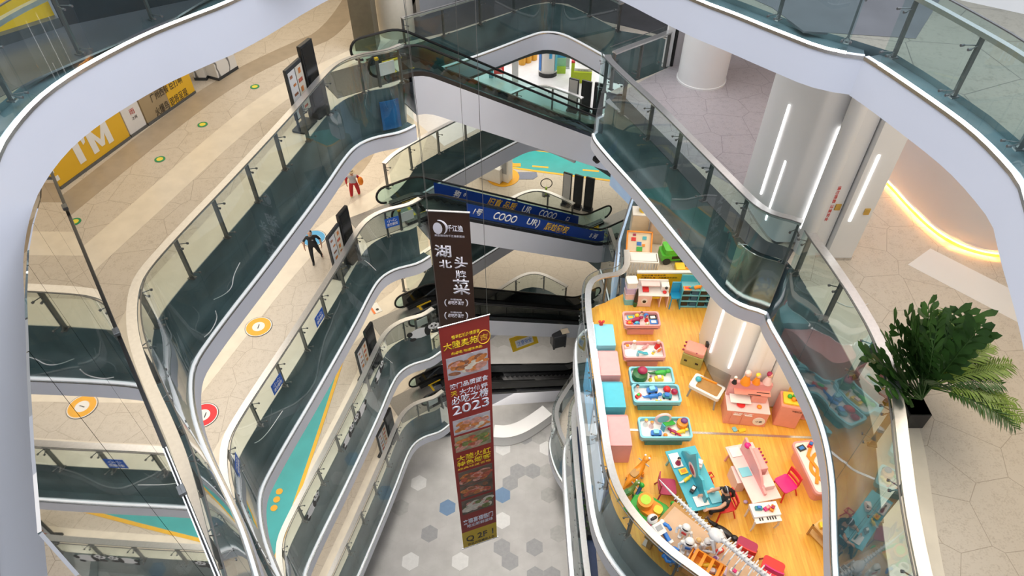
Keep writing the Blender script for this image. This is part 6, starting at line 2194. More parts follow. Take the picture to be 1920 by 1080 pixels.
doll_kitchen('white and pink doll kitchen in front of the yellow partition', 1223, 575, -0.03)
pc = spot(1262, 578)
rt = thing('folding_chair', 'bright blue child chair beside the doll kitchen', 'chair', pc + Vector((0.03, 0.15, 0)), 0.0)
rt.scale = (0.72, 0.8, 1.0)
MB().rbox((0, 0.0, 0.42), (0.42, 0.38, 0.05), 0.08).build('seat', mat('chair_blue', (0.02, 0.33, 0.60), 0.35, var=0.04), rt)
MB().rbox((0, 0.19, 0.47), (0.40, 0.05, 0.44), 0.024).build('backrest', MATS['chair_blue'], rt)
for x in (-1, 1):
    MB().tube([(x * 0.19, -0.15, 0.42), (x * 0.24, -0.24, 0.0)], 0.03, 8).build('leg', MATS['chair_blue'], rt)
    MB().tube([(x * 0.19, 0.16, 0.42), (x * 0.22, 0.22, 0.0)], 0.03, 8).build('leg', MATS['chair_blue'], rt)
px_ = spot(1304, 578)
rt = thing('toy_rack', 'blue toy storage rack with three tiers of dark bins', 'rack', px_ + Vector((0.02, 0.22, 0)), -0.03)
for z in (0.04, 0.30, 0.56, 0.80):
    MB().box((0, 0, z), (1.15, 0.44, 0.03)).build('shelf_board', M_LAQUA, rt)
for x in (-0.56, 0.0, 0.56):
    MB().box((x, 0, 0.42), (0.03, 0.44, 0.8)).build('upright', M_AQUA, rt)
MB().box((0, 0.21, 0.55), (1.15, 0.03, 1.1)).build('back_panel', M_AQUA, rt)
for r_, z in enumerate((0.06, 0.32, 0.58)):
    for c_ in range(4):
        x = -0.42 + 0.28 * c_
        b = thing('toy_bin', '%s bin in the %s tier of the blue rack, %s' % (('black', 'navy')[c_ % 2], ('bottom', 'middle', 'top')[r_], ('first from the chair', 'second from the chair', 'third from the chair', 'fourth from the chair')[c_]), 'bin',
                  px_ + Vector((0.02 + x, 0.20 - 0.03 * x, z + 0.01)), 0.0, 'bins in the blue rack')
        MB().box((0, 0, 0.08), (0.22, 0.34, 0.15)).build('bin_body', (M_TBLK, MATS['toy_navy'])[c_ % 2], b, bevel=0.01)
        MB().ball((0.02, -0.08, 0.14), (0.07, 0.06, 0.03), 8, 6).build('contents', random.choice((M_TRED, M_TORA, M_TYEL, M_TMAG)), b)
for k, (x, m, m2, kd, lab) in enumerate(((-0.42, M_TORA, M_TRED, 'book', 'orange picture book on the blue rack'), (-0.1, M_TORA, M_DAQUA, 'animal', 'orange toy animal on the blue rack'), (0.3, M_TDGR, M_TYEL, 'car', 'dark green toy car on the blue rack'), (0.5, M_LAQUA, M_TBLUE, 'block', 'pale blue toy block on the blue rack'))):
    t = thing(TNAME[kd], lab, 'toy', px_ + Vector((0.02 + x, 0.10, 0.818)), 0.2 * k, 'toys on the blue rack')
    MAKE[kd](t, m, m2, 1.0)
# storage boxes stacked beside the partition
for k, (m, lab) in enumerate(((M_LAQUA, 'pale blue storage box, bottom of the stack by the yellow partition'), (M_LPINK, 'pink storage box, second of the stack by the yellow partition'),
                              (M_TLIL, 'lilac storage box, third of the stack by the yellow partition'), (M_TWHT, 'white storage box, top of the stack by the yellow partition'))):
    sp = spot(1178, 572)
    rt = thing('storage_box', lab, 'storage box', sp + Vector((0.02, 0.16, 0.255 * k)), 0.05, 'stacked storage boxes')
    MB().rbox((0, 0, 0), (0.32, 0.34, 0.22), 0.05).build('body', m, rt)
    MB().rbox((0, 0, 0.22), (0.35, 0.37, 0.03), 0.06).build('lid', m, rt)
sp = spot(1191, 578)
rt = thing('toy_plant', 'dark green toy tree beside the stacked storage boxes', 'toy', sp + Vector((0.0, 0.1, 0)))
rt.scale = (0.6, 0.6, 0.9)
MB().lathe([(0.10, 0), (0.12, 0.2), (0.05, 0.25)], n=12).build('pot', M_TDGR, rt)
MB().lathe([(0.12, 0.25), (0.09, 0.6), (0.02, 0.9)], n=12).build('crown', M_TBLK, rt)


def crib(lab, p, rz):
    rt = thing('white_crib', lab, 'crib', p, rz)
    w, d, h = 0.98, 0.46, 0.85
    MB().box((0, 0, 0.35), (w, d, 0.06)).build('mattress', M_TWHT, rt, bevel=0.01)
    for y in (-d / 2, d / 2):
        MB().box((0, y, h), (w, 0.05, 0.06)).build('top_rail', M_TWHT, rt, bevel=0.01)
        MB().box((0, y, 0.18), (w, 0.04, 0.05)).build('bottom_rail', M_TWHT, rt)
        for k in range(9):
            MB().box((-w / 2 + 0.08 + k * (w - 0.16) / 8, y, (h + 0.18) / 2), (0.03, 0.025, h - 0.2)).build('bar', M_TWHT, rt)
    for x in (-w / 2, w / 2):
        MB().box((x, 0, h / 2 + 0.2), (0.04, d, h - 0.35)).build('end_panel', M_TWHT, rt, bevel=0.01)
        for y in (-d / 2, d / 2):
            MB().box((x, y, h / 2), (0.05, 0.05, h)).build('leg', M_TWHT, rt)
    MB().box((0, 0, h + 0.02), (w - 0.1, d - 0.08, 0.04)).build('blanket', M_TWHT, rt, bevel=0.015)
    return rt


cp = spot(1206, 512)
crib('white slatted crib behind the yellow partition', Vector((4.42, 16.98, ZC + 0.005)), -0.05)
bp = spot(1196, 480)
rt = thing('picture_box', 'orange-framed toy picture box leaning behind the white crib', 'toy', Vector((bp.x + 0.02, bp.y + 0.25, ZC + 0.005)), -0.1)
TI = Matrix.Rotation(0.75, 3, 'X')
def tb(c, s, m, nm, par=rt):
    c = TI @ Vector(c) + Vector((0, 0, 0.42))
    return MB().box(c, s, M=TI).build(nm, m, par)
tb((0, 0, 0), (0.86, 0.72, 0.05), mat('toy_cream', (0.84, 0.72, 0.52), 0.4, var=0.03), 'board')
for x in (-0.43, 0.43):
    tb((x, 0, 0.03), (0.05, 0.76, 0.14), M_TORA, 'frame_side')
for y in (-0.37, 0.37):
    tb((0, y, 0.03), (0.9, 0.05, 0.14), M_TORA, 'frame_side')
for x, y, s, m in ((-0.2, 0.1, 0.16, M_TRED), (-0.18, 0.26, 0.1, M_TMAR), (0.0, -0.05, 0.16, M_TBLUE), (0.18, 0.16, 0.14, M_AQUA), (0.02, -0.24, 0.2, M_TGRN), (0.16, -0.1, 0.1, M_TORA)):
    tb((x, y, 0.04), (s, s * 0.8, 0.03), m, 'printed_shape')
MB().box((0, 0.2, 0.2), (0.6, 0.3, 0.4)).build('support', M_PINE, rt)
fp = spot(1226, 466)
rt = thing('toy_fridge', 'beige toy fridge at the back of the toy shop', 'toy fridge', fp + Vector((0.10, 0.45, 0)), -0.15)
MB().box((0, 0, 0.6), (0.5, 0.42, 1.2)).build('body', mat('toy_beige', (0.66, 0.52, 0.40), 0.4, var=0.03), rt, bevel=0.02)
MB().box((0, -0.215, 0.82), (0.46, 0.014, 0.7)).build('door', MATS['toy_beige'], rt, bevel=0.004)
MB().box((0, -0.215, 0.26), (0.46, 0.014, 0.38)).build('door', MATS['toy_beige'], rt, bevel=0.004)
ov = spot(1202, 452)
rt = thing('toy_oven', 'cream toy stove with a yellow pot behind the picture box', 'toy stove', ov + Vector((-0.06, 0.45, 0)), -0.1)
MB().box((0, 0, 0.5), (0.62, 0.5, 1.0)).build('body', MATS['toy_cream'], rt, bevel=0.02)
MB().box((0, 0, 1.02), (0.64, 0.52, 0.05)).build('hob', M_TWHT, rt, bevel=0.01)
yp = thing('toy_pot', 'yellow toy pot on the cream toy stove', 'toy', ov + Vector((-0.02, 0.42, 1.05)))
MB().lathe([(0.12, 0), (0.14, 0.06), (0.14, 0.18), (0.10, 0.2)], n=18).build('pot', M_TYEL, yp)
MB().lathe([(0.10, 0.2), (0.03, 0.24)], n=16).build('lid', M_TORA, yp)
yp = thing('toy_bear', 'small brown and white soft toy beyond the cream toy stove', 'toy', spot(1208, 425) + Vector((0.02, 0.75, 0)))
t_doll(yp, M_TLIL, M_OAKD, 3.2)
tag(MB().box((0, 0, 0.35), (0.12, 0.5, 0.7)).build('black_stand', M_TBLK, loc=spot(1221, 436) + Vector((0.05, 0.3, 0)), rz=-0.2), 'narrow black stand between the toy stove and the beige fridge', 'stand')
jp = spot(1262, 494)
rt = thing('toy_jeep', 'green ride-on toy jeep at the back of the toy shop', 'ride-on toy', jp + Vector((0.02, 0.25, 0)), 0.12)
MB().rbox((0, 0, 0.14), (1.0, 0.55, 0.26), 0.1).build('body', mat('jeep_green', (0.10, 0.52, 0.05), 0.35, var=0.04), rt)
MB().rbox((-0.18, 0, 0.40), (0.45, 0.5, 0.22), 0.08).build('cabin', MATS['jeep_green'], rt)
MB().box((0.28, 0, 0.52), (0.03, 0.46, 0.2)).build('windscreen', M_TYEL, rt)
MB().rbox((0.06, 0, 0.60), (0.5, 0.42, 0.05), 0.08).build('roof', M_TORA, rt)
MB().box((0.1, -0.28, 0.30), (0.5, 0.02, 0.12)).build('side_window', M_TBLK, rt)
for x in (-0.32, 0.32):
    for y in (-0.26, 0.26):
        MB().cyl((x, y - 0.04, 0.14), (x, y + 0.04, 0.14), 0.14, n=14).build('wheel', M_TBLK, rt)
rt = thing('toy_slide_set', 'dark green and yellow toy set behind the green jeep', 'toy', spot(1252, 462) + Vector((0.3, 0.55, 0)), 0.2)
MB().rbox((0, 0, 0), (0.6, 0.4, 0.35), 0.1).build('body', M_TDGR, rt)
MB().box((0.1, 0, 0.45), (0.7, 0.3, 0.2)).build('top', M_TYEL, rt, bevel=0.03)
rt = thing('toy_piano_mat', 'yellow toy mat with black and orange keys in front of the jeep', 'toy', spot(1283, 507) + Vector((0.12, 0.02, 0)), 0.0)
MB().box((0, 0, 0.10), (0.9, 0.36, 0.2)).build('body', M_TYEL, rt, bevel=0.02)
MB().box((0.12, 0, 0.21), (0.5, 0.12, 0.03)).build('keys', M_TBLK, rt)
MB().box((0.12, -0.12, 0.21), (0.5, 0.08, 0.03)).build('keys', M_TORA, rt)
# ------------------------------------------------------------------ people
M_SKIN = mat('skin', (0.62, 0.36, 0.24), 0.5, var=0.06, scale=10)
M_HAIR = mat('black_hair', (0.012, 0.011, 0.012), 0.45, var=0.2)
M_SHIRTB = mat('black_shirt', (0.016, 0.017, 0.02), 0.7, var=0.2)
M_TROUB = mat('black_trousers', (0.012, 0.013, 0.016), 0.7, var=0.2)


def body_mesh(name, joints, edges, parent, mats, pick):
    """one continuous skin grown over a skeleton; pick(co) chooses the material slot"""
    me = bpy.data.meshes.new(name)
    keys = list(joints)
    idx = {k: i for i, k in enumerate(keys)}
    me.from_pydata([joints[k][0] for k in keys], [(idx[a], idx[b]) for a, b in edges], [])
    o = bpy.data.objects.new(name, me)
    COL.objects.link(o)
    md = o.modifiers.new('skin', 'SKIN')
    md.branch_smoothing = 0.3
    for k in keys:
        r = joints[k][1]
        sv = me.skin_vertices[0].data[idx[k]]
        sv.radius = r if isinstance(r, tuple) else (r, r)
        sv.use_root = (k == keys[0])
    sb = o.modifiers.new('sub', 'SUBSURF')
    sb.levels = sb.render_levels = 2
    bpy.context.view_layer.update()
    dg = bpy.context.evaluated_depsgraph_get()
    em = bpy.data.meshes.new_from_object(o.evaluated_get(dg))
    o.modifiers.clear()
    o.data = em
    bpy.data.meshes.remove(me)
    em.materials.clear()
    for m in mats:
        em.materials.append(m)
    for p in em.polygons:
        p.material_index = pick(p.center)
        p.use_smooth = True
    o.parent = parent
    return o


def hand_joints(J, E, wrist, key, d, palm, thumb, curl=0.5, s=1.0):
    """palm, four bent fingers and a thumb: d along the hand, palm = direction it faces, thumb = side of the thumb"""
    d, palm, thumb = Vector(d).normalized(), Vector(palm).normalized(), Vector(thumb).normalized()
    w = Vector(wrist)
    J[key + 'palm'] = (w + d * 0.05 * s, (0.034 * s, 0.020 * s))
    E.append((key, key + 'palm'))
    for i, (off, ln) in enumerate(((0.030, 0.075), (0.010, 0.085), (-0.010, 0.078), (-0.030, 0.062))):
        b = w + d * 0.085 * s + thumb * off * s
        m = b + d * ln * 0.5 * s + palm * 0.012 * curl * s
        t = m + d * ln * 0.40 * s + palm * 0.04 * curl * s
        k = key + 'f%d' % i
        J[k + 'a'] = (b, 0.0105 * s); J[k + 'b'] = (m, 0.009 * s); J[k + 'c'] = (t, 0.0075 * s)
        E.extend([(key + 'palm', k + 'a'), (k + 'a', k + 'b'), (k + 'b', k + 'c')])
    b = w + d * 0.035 * s + thumb * 0.036 * s
    J[key + 't1'] = (b, 0.012 * s)
    J[key + 't2'] = (b + (d * 0.7 + thumb * 0.7) * 0.045 * s + palm * 0.01 * s, 0.010 * s)
    E.extend([(key + 'palm', key + 't1'), (key + 't1', key + 't2')])


def face_parts(root, c, s=1.0, yaw=0.0, hair=None, mask=None):
    """head with eyes, nose, mouth and ears; c = centre of the head, facing -Y turned by yaw"""
    R = Matrix.Rotation(yaw, 3, 'Z')
    def P(x, y, z):
        return Vector(c) + R @ Vector((x * s, y * s, z * s))
    mb = MB()
    mb.ball(P(0, 0, 0), (0.078 * s, 0.095 * s, 0.115 * s), 18, 14, M=R)
    mb.ball(P(0, -0.03, -0.06), (0.058 * s, 0.062 * s, 0.06 * s), 14, 10, M=R)
    mb.ball(P(0, -0.098, -0.012), (0.014 * s, 0.018 * s, 0.022 * s), 10, 8, M=R)
    for x in (-1, 1):
        mb.ball(P(x * 0.08, 0.0, -0.01), (0.012 * s, 0.022 * s, 0.032 * s), 10, 8, M=R)
    h = mb.build('head', M_SKIN, root)
    for x in (-1, 1):
        e = MB().ball(P(x * 0.03, -0.088, 0.012), (0.013 * s, 0.008 * s, 0.008 * s), 10, 8, M=R).build('eye', M_STW, h)
    for x in (-1, 1):
        MB().ball(P(x * 0.03, -0.096, 0.012), (0.006 * s, 0.004 * s, 0.006 * s), 8, 6, M=R).build('pupil', M_STBLK, h)
    MB().ball(P(0, -0.090, -0.055), (0.024 * s, 0.008 * s, 0.007 * s), 10, 6, M=R).build('mouth', mat('lips', (0.42, 0.12, 0.10), 0.5, var=0.05), h)
    return h


# walking man in black
pm = at(594, 487, ZC)
man = thing('person', 'man in black shirt and black trousers walking on the pale gallery', 'person', (pm.x, pm.y, ZC + 0.01), 0.25)
man.scale = (0.96, 0.96, 0.755)
J = {'pelvis': ((0, 0, 0.94), (0.15, 0.11)), 'waist': ((0, 0.0, 1.10), (0.155, 0.11)), 'chest': ((0, 0.0, 1.30), (0.17, 0.115)), 'neckb': ((0, 0.0, 1.46), (0.07, 0.07)), 'neck': ((0, -0.01, 1.53), (0.052, 0.052))}
E = [('pelvis', 'waist'), ('waist', 'chest'), ('chest', 'neckb'), ('neckb', 'neck')]
for k, x, fy, ky in (('L', -1, -0.22, -0.17), ('R', 1, 0.16, 0.02)):
    J[k + 'hip'] = ((x * 0.10, 0.0, 0.86), 0.098)
    J[k + 'knee'] = ((x * (0.11 if k == 'L' else 0.15), ky, 0.50), 0.068)
    J[k + 'ank'] = ((x * (0.11 if k == 'L' else 0.20), fy, 0.10), 0.046)
    J[k + 'toe'] = ((x * (0.12 if k == 'L' else 0.22), fy - 0.14, 0.04), 0.04)
    E += [('pelvis', k + 'hip'), (k + 'hip', k + 'knee'), (k + 'knee', k + 'ank'), (k + 'ank', k + 'toe')]
    J[k + 'sh'] = ((x * 0.19, 0.0, 1.41), 0.066)
    J[k + 'el'] = ((x * 0.29, 0.04, 1.14), 0.048)
    J[k + 'wr'] = ((x * 0.30, -0.06, 0.90), 0.031)
    E += [('chest', k + 'sh'), (k + 'sh', k + 'el'), (k + 'el', k + 'wr')]
    hand_joints(J, E, J[k + 'wr'][0], k + 'wr', (0, -0.25, -1), (-x, 0, 0), (0, -1, -0.1))


def pick_man(c):
    if c.z > 1.475:
        return 0
    if abs(c.x) > 0.225 and c.z < 1.18:
        return 0
    if c.z < 0.085:
        return 3
    return 2 if c.z < 0.95 else 1


body_mesh('body', J, E, man, [M_SKIN, M_SHIRTB, M_TROUB, M_TBLK], pick_man)
hd = face_parts(man, (0, -0.03, 1.645))
mb = MB()
mb.ball((0, 0.005, 1.675), (0.085, 0.098, 0.10), 16, 10)
mb.build('hair', M_HAIR, man)
MB().lathe([(0.074, 0), (0.07, 0.03)], (0, -0.005, 1.478), n=18).build('collar', mat('grey_collar', (0.3, 0.31, 0.33), 0.7, var=0.05), man)
MB().box((0.05, -0.128, 1.32), (0.06, 0.01, 0.05)).build('badge', mat('grey_badge', (0.4, 0.42, 0.45), 0.5, var=0.03), man)

# costumed figure in red trousers
pr_ = at(667, 366, ZC)
fig = thing('person', 'person in red trousers and grey tunic with an orange bag and feathered hat', 'person', (pr_.x, pr_.y, ZC + 0.01), 0.1)
fig.scale = (0.86, 0.86, 0.66)
J = {'pelvis': ((0, 0, 0.92), (0.17, 0.13)), 'waist': ((0, 0, 1.08), (0.165, 0.125)), 'chest': ((0, 0, 1.28), (0.18, 0.125)), 'neckb': ((0, 0, 1.44), (0.07, 0.07)), 'neck': ((0, 0, 1.50), (0.052, 0.052))}
E = [('pelvis', 'waist'), ('waist', 'chest'), ('chest', 'neckb'), ('neckb', 'neck')]
for k, x, fy in (('L', -1, -0.08), ('R', 1, 0.06)):
    J[k + 'hip'] = ((x * 0.10, 0.0, 0.86), 0.115)
    J[k + 'knee'] = ((x * 0.14, fy * 0.5, 0.50), 0.098)
    J[k + 'ank'] = ((x * 0.16, fy, 0.14), 0.078)
    J[k + 'toe'] = ((x * 0.17, fy - 0.13, 0.045), 0.05)
    E += [('pelvis', k + 'hip'), (k + 'hip', k + 'knee'), (k + 'knee', k + 'ank'), (k + 'ank', k + 'toe')]
    J[k + 'sh'] = ((x * 0.20, 0.0, 1.39), 0.075)
    J[k + 'el'] = ((x * 0.30, 0.03, 1.12), 0.062)
    J[k + 'wr'] = ((x * 0.29, -0.08, 0.92), 0.036)
    E += [('chest', k + 'sh'), (k + 'sh', k + 'el'), (k + 'el', k + 'wr')]
    hand_joints(J, E, J[k + 'wr'][0], k + 'wr', (0, -0.3, -1), (-x, 0, 0), (0, -1, -0.1), curl=0.9)


def pick_fig(c):
    if c.z > 1.45 or (abs(c.x) > 0.235 and c.z < 0.93):
        return 0
    if c.z < 0.10:
        return 3
    if abs(c.x) > 0.20 and c.z > 0.9:
        return 2
    return 2 if c.z < 0.97 else 1


body_mesh('body', J, E, fig, [M_SKIN, mat('grey_tunic', (0.42, 0.42, 0.45), 0.7, var=0.1), mat('crimson_cloth', (0.45, 0.01, 0.015), 0.65, var=0.12), mat('yellow_shoes', (0.62, 0.50, 0.12), 0.5, var=0.06)], pick_fig)
face_parts(fig, (0, -0.02, 1.60))
MB().ball((0, 0.01, 1.63), (0.085, 0.10, 0.10), 14, 10).build('hair', M_HAIR, fig)
MB().lathe([(0.15, 0), (0.16, 0.02), (0.09, 0.05), (0.08, 0.12), (0.03, 0.15)], (0, 0.0, 1.67), n=20).build('hat', mat('tan_hat', (0.42, 0.34, 0.22), 0.6, var=0.1), fig)
for k, sx in ((0, -1), (1, 1)):
    MB().tube([(0.03 * sx, 0, 1.80), (-0.1 + 0.05 * sx, 0.05, 1.98), (-0.28 + 0.04 * sx, 0.10, 2.02), (-0.40 + 0.05 * sx, 0.12, 1.94)], [0.014, 0.03, 0.025, 0.006], 8).build('feather', mat('grey_feather', (0.35, 0.37, 0.33), 0.6, var=0.15), fig)
bag = thing('shoulder_bag', 'bright orange bag held by the person in red trousers', 'bag', (pr_.x + 0.26, pr_.y - 0.02, ZC + 0.58), 0.1)
bag.scale = (0.85, 0.85, 0.8)
MB().ball((0.05, -0.03, 0.17), (0.13, 0.11, 0.24), 16, 12).build('bag_body', mat('orange_cloth', (0.88, 0.24, 0.01), 0.5, var=0.06), bag)
MB().tube([(0.02, -0.02, 0.36), (-0.03, 0.0, 0.46), (-0.08, 0.02, 0.42)], 0.015, 6).build('strap', M_TMAR, bag)

# seated woman at the aqua vanity, seen from above, facing the table
pwm = at(1352, 940, ZC + 0.35)
wom = thing('person', 'woman in black dress with dark ponytail sitting at the aqua vanity', 'person', (pwm.x + 0.05, pwm.y - 0.10, ZC), -1.40)
s = 0.95
J = {'pelvis': ((0, 0.02, 0.46), (0.17, 0.14)), 'waist': ((0, 0.0, 0.62), (0.14, 0.11)), 'chest': ((0, -0.05, 0.82), (0.155, 0.11)), 'neckb': ((0, -0.09, 0.97), (0.06, 0.06)), 'neck': ((0, -0.11, 1.03), (0.046, 0.046))}
E = [('pelvis', 'waist'), ('waist', 'chest'), ('chest', 'neckb'), ('neckb', 'neck')]
for k, x in (('L', -1), ('R', 1)):
    J[k + 'hip'] = ((x * 0.11, -0.08, 0.44), 0.10)
    J[k + 'knee'] = ((x * 0.13, -0.40, 0.44), 0.07)
    J[k + 'ank'] = ((x * 0.12, -0.36, 0.09), 0.042)
    J[k + 'toe'] = ((x * 0.12, -0.50, 0.04), 0.036)
    E += [('pelvis', k + 'hip'), (k + 'hip', k + 'knee'), (k + 'knee', k + 'ank'), (k + 'ank', k + 'toe')]
    J[k + 'sh'] = ((x * 0.18, -0.07, 0.92), 0.058)
    J[k + 'el'] = ((x * 0.24, -0.30, 0.76), 0.044)
    J[k + 'wr'] = ((x * 0.20, -0.54, 0.70), 0.028)
    E += [('chest', k + 'sh'), (k + 'sh', k + 'el'), (k + 'el', k + 'wr')]
    hand_joints(J, E, J[k + 'wr'][0], k + 'wr', (0, -1, -0.25), (0, 0, -1), (-x, -0.1, 0), curl=0.7, s=0.92)


def pick_wom(c):
    if c.z > 0.955:
        return 0
    if c.y < -0.16 and abs(c.x) > 0.10 and c.z > 0.58:
        return 0
    if c.z < 0.30:
        return 0 if c.z > 0.07 else 1
    return 1


body_mesh('body', J, E, wom, [M_SKIN, M_SHIRTB], pick_wom)
face_parts(wom, (0, -0.15, 1.13), 0.95)
mb = MB()
mb.ball((0, -0.125, 1.165), (0.092, 0.105, 0.10), 16, 12)
mb.build('hair', M_HAIR, wom)
MB().tube([(0, -0.03, 1.16), (0.05, 0.05, 1.10), (0.08, 0.07, 0.98), (0.07, 0.05, 0.88)], [0.045, 0.055, 0.05, 0.015], 10).build('ponytail', M_HAIR, wom)
MB().tube([(-0.098, -0.12, 1.15), (-0.07, -0.13, 1.235), (0.0, -0.135, 1.275), (0.07, -0.13, 1.235), (0.098, -0.12, 1.15)], 0.010, 8).build('headband', mat('pale_blue_band', (0.55, 0.62, 0.75), 0.5, var=0.03), wom)

# ------------------------------------------------------------------ potted palm by the balustrade
M_LEAF = mat('dark_palm_leaf', (0.035, 0.10, 0.018), 0.42, var=0.4, scale=3)
M_LEAF2 = mat('palm_frond', (0.17, 0.27, 0.045), 0.45, var=0.35, scale=3)
M_STEM = mat('palm_stem', (0.12, 0.17, 0.05), 0.5, var=0.2)
pp_ = at(1720, 800, ZB)
PX, PY = pp_.x - 0.12, pp_.y + 0.16
palm = thing('potted_palm', 'large potted palm with dark leaves beside the glass balustrade', 'potted plant', (PX, PY, ZB))
mb = MB()
mb.prism([(-0.2, -0.2), (0.2, -0.2), (0.2, 0.2), (-0.2, 0.2)], 0, 0.42)
mb.build('pot', M_BLACK, palm, bevel=0.015)
MB().box((0, 0, 0.41), (0.36, 0.36, 0.02)).build('soil', mat('soil', (0.05, 0.035, 0.02), 0.9, var=0.3), palm)
random.seed(11)


def frond(az, el, L, droop, m, n=17, w=0.30):
    """feather leaf: arching rib with narrow leaflets on both sides"""
    mb = MB()
    d = Vector((math.cos(az), math.sin(az), 0))
    sd = Vector((-d.y, d.x, 0))
    pts = []
    for k in range(13):
        t = k / 12
        pts.append(d * (L * t * math.cos(el)) + UP * (0.95 + L * (t * math.sin(el) - droop * t * t)))
    mb.tube(pts, [0.012 - 0.009 * k / 12 for k in range(13)], 5)
    for k in range(n * 2):
        t = 0.22 + 0.78 * (k // 2) / n
        i = min(int(t * 12), 11)
        f = t * 12 - i
        p = pts[i].lerp(pts[i + 1], f)
        tg = (pts[i + 1] - pts[i]).normalized()
        s_ = 1 if k % 2 else -1
        ln = w * (0.35 + 0.65 * math.sin(PI * min(1, (t - 0.12) / 0.95))) * random.uniform(0.85, 1.1)
        dr = (tg * 0.75 + sd * (s_ * 0.8) + UP * random.uniform(-0.25, 0.1)).normalized()
        up = tg.cross(dr).normalized()
        wd = dr.cross(up) * 0.013
        e = p + dr * ln - UP * (ln * 0.18)
        mid = p + dr * (ln * 0.5)
        b = mb.verts([p - wd * 0.5, p + wd * 0.5, mid + wd * 1.1, e, mid - wd * 1.1, p + up * 0.004, mid + up * 0.006])
        mb.face((b, b + 1, b + 2, b + 3, b + 4))
        mb.face((b + 5, b + 4, b + 3)); mb.face((b + 5, b + 3, b + 2))
    mb.build('frond', m, palm)


for k in range(19):
    az = -1.05 + 2.3 * k / 18 + random.uniform(-0.08, 0.08)
    frond(az, random.uniform(0.40, 0.95), random.uniform(1.3, 1.8), random.uniform(0.28, 0.48), M_LEAF2 if k % 5 else M_LEAF, n=22)
for k in range(6):
    frond(random.uniform(0.5, 4.5), random.uniform(0.9, 1.3), random.uniform(0.9, 1.2), random.uniform(0.2, 0.4), M_LEAF)


def fishtail(az, el, L, m):
    """cane with broad ragged leaflets"""
    mb = MB()
    d = Vector((math.cos(az), math.sin(az), 0))
    sd = Vector((-d.y, d.x, 0))
    pts = [d * (L * t * math.cos(el)) + UP * (0.62 + L * (t * math.sin(el) - 0.16 * t * t)) for t in [k / 8 for k in range(9)]]
    mb.tube(pts, [0.018 - 0.012 * k / 8 for k in range(9)], 6)
    for k in range(15):
        t = 0.30 + 0.70 * k / 14
        i = min(int(t * 8), 7)
        p = pts[i].lerp(pts[i + 1], t * 8 - i)
        tg = (pts[i + 1] - pts[i]).normalized()
        s_ = 1 if k % 2 else -1
        dr = (tg * random.uniform(0.3, 0.9) + sd * s_ * random.uniform(0.5, 1.0) + UP * random.uniform(-0.2, 0.3)).normalized()
        up = tg.cross(dr).normalized()
        wd = dr.cross(up).normalized()
        ln = random.uniform(0.19, 0.32)
        prof = ((0, 0.006), (0.3, 0.038), (0.6, 0.062), (0.85, 0.07), (0.95, 0.045))
        L1 = [p + dr * (ln * a) + wd * b_ for a, b_ in prof]
        L2 = [p + dr * (ln * a * random.uniform(0.95, 1.05)) - wd * b_ * 0.8 for a, b_ in prof][::-1]
        tip = [p + dr * ln * 1.12 + wd * 0.02]
        b = mb.verts(L1 + tip + L2)
        mb.face(range(b, b + len(L1) + 1 + len(L2)))
        mids = mb.verts([q + up * 0.004 for q in L1 + tip + L2])
        mb.face(range(mids, mids + len(L1) + 1 + len(L2)))
    mb.build('leaf_spray', m, palm)


for k in range(24):
    fishtail(0.5 + 3.0 * k / 23 + random.uniform(-0.15, 0.15), random.uniform(0.75, 1.4), random.uniform(1.5, 2.2), M_LEAF)
for k in range(11):
    fishtail(random.uniform(1.2, 3.9), random.uniform(0.5, 0.95), random.uniform(1.0, 1.45), M_LEAF)

# ------------------------------------------------------------------ planters on the floor below the toy shop
random.seed(3)
for (u, v, lab) in ((1092, 905, 'small dark plant in the planter row, farthest from the viewer'), (1096, 945, 'small dark plant in the planter row, middle one'), (1099, 985, 'small dark plant in the planter row, nearest the viewer')):
    p = at(u, v, ZD + 0.4)
    rt = thing('planter', lab, 'potted plant', (p.x + 0.22, p.y, ZD + 0.005), 0, 'planters below the toy shop')
    MB().rbox((0, 0, 0), (0.4, 0.66, 0.4), 0.04).build('trough', M_TBLK, rt)
    mb = MB()
    for k in range(26):
        a, el, L = random.uniform(0, 2 * PI), random.uniform(0.3, 1.3), random.uniform(0.25, 0.5)
        b0 = Vector((random.uniform(-0.12, 0.12), random.uniform(-0.25, 0.25), 0.38))
        d = Vector((math.cos(a) * math.cos(el), math.sin(a) * math.cos(el), math.sin(el)))
        w_ = d.cross(UP).normalized() * 0.03
        e = b0 + d * L - UP * (L * 0.25)
        m = b0 + d * L * 0.55
        q = mb.verts([b0, m + w_, e, m - w_, m + UP * 0.006])
        mb.face((q, q + 1, q + 2, q + 3)); mb.face((q, q + 4, q + 2)); 
    mb.build('leaves', M_LEAF, rt)
p = at(1112, 1000, ZD)
struct(MB().box((0, 0, 0.006), (0.34, 9.0, 0.012)).build('trim_91', mat('navy_floor_strip', (0.03, 0.055, 0.14), 0.4, var=0.06), loc=(2.62, 10.2, ZD)))

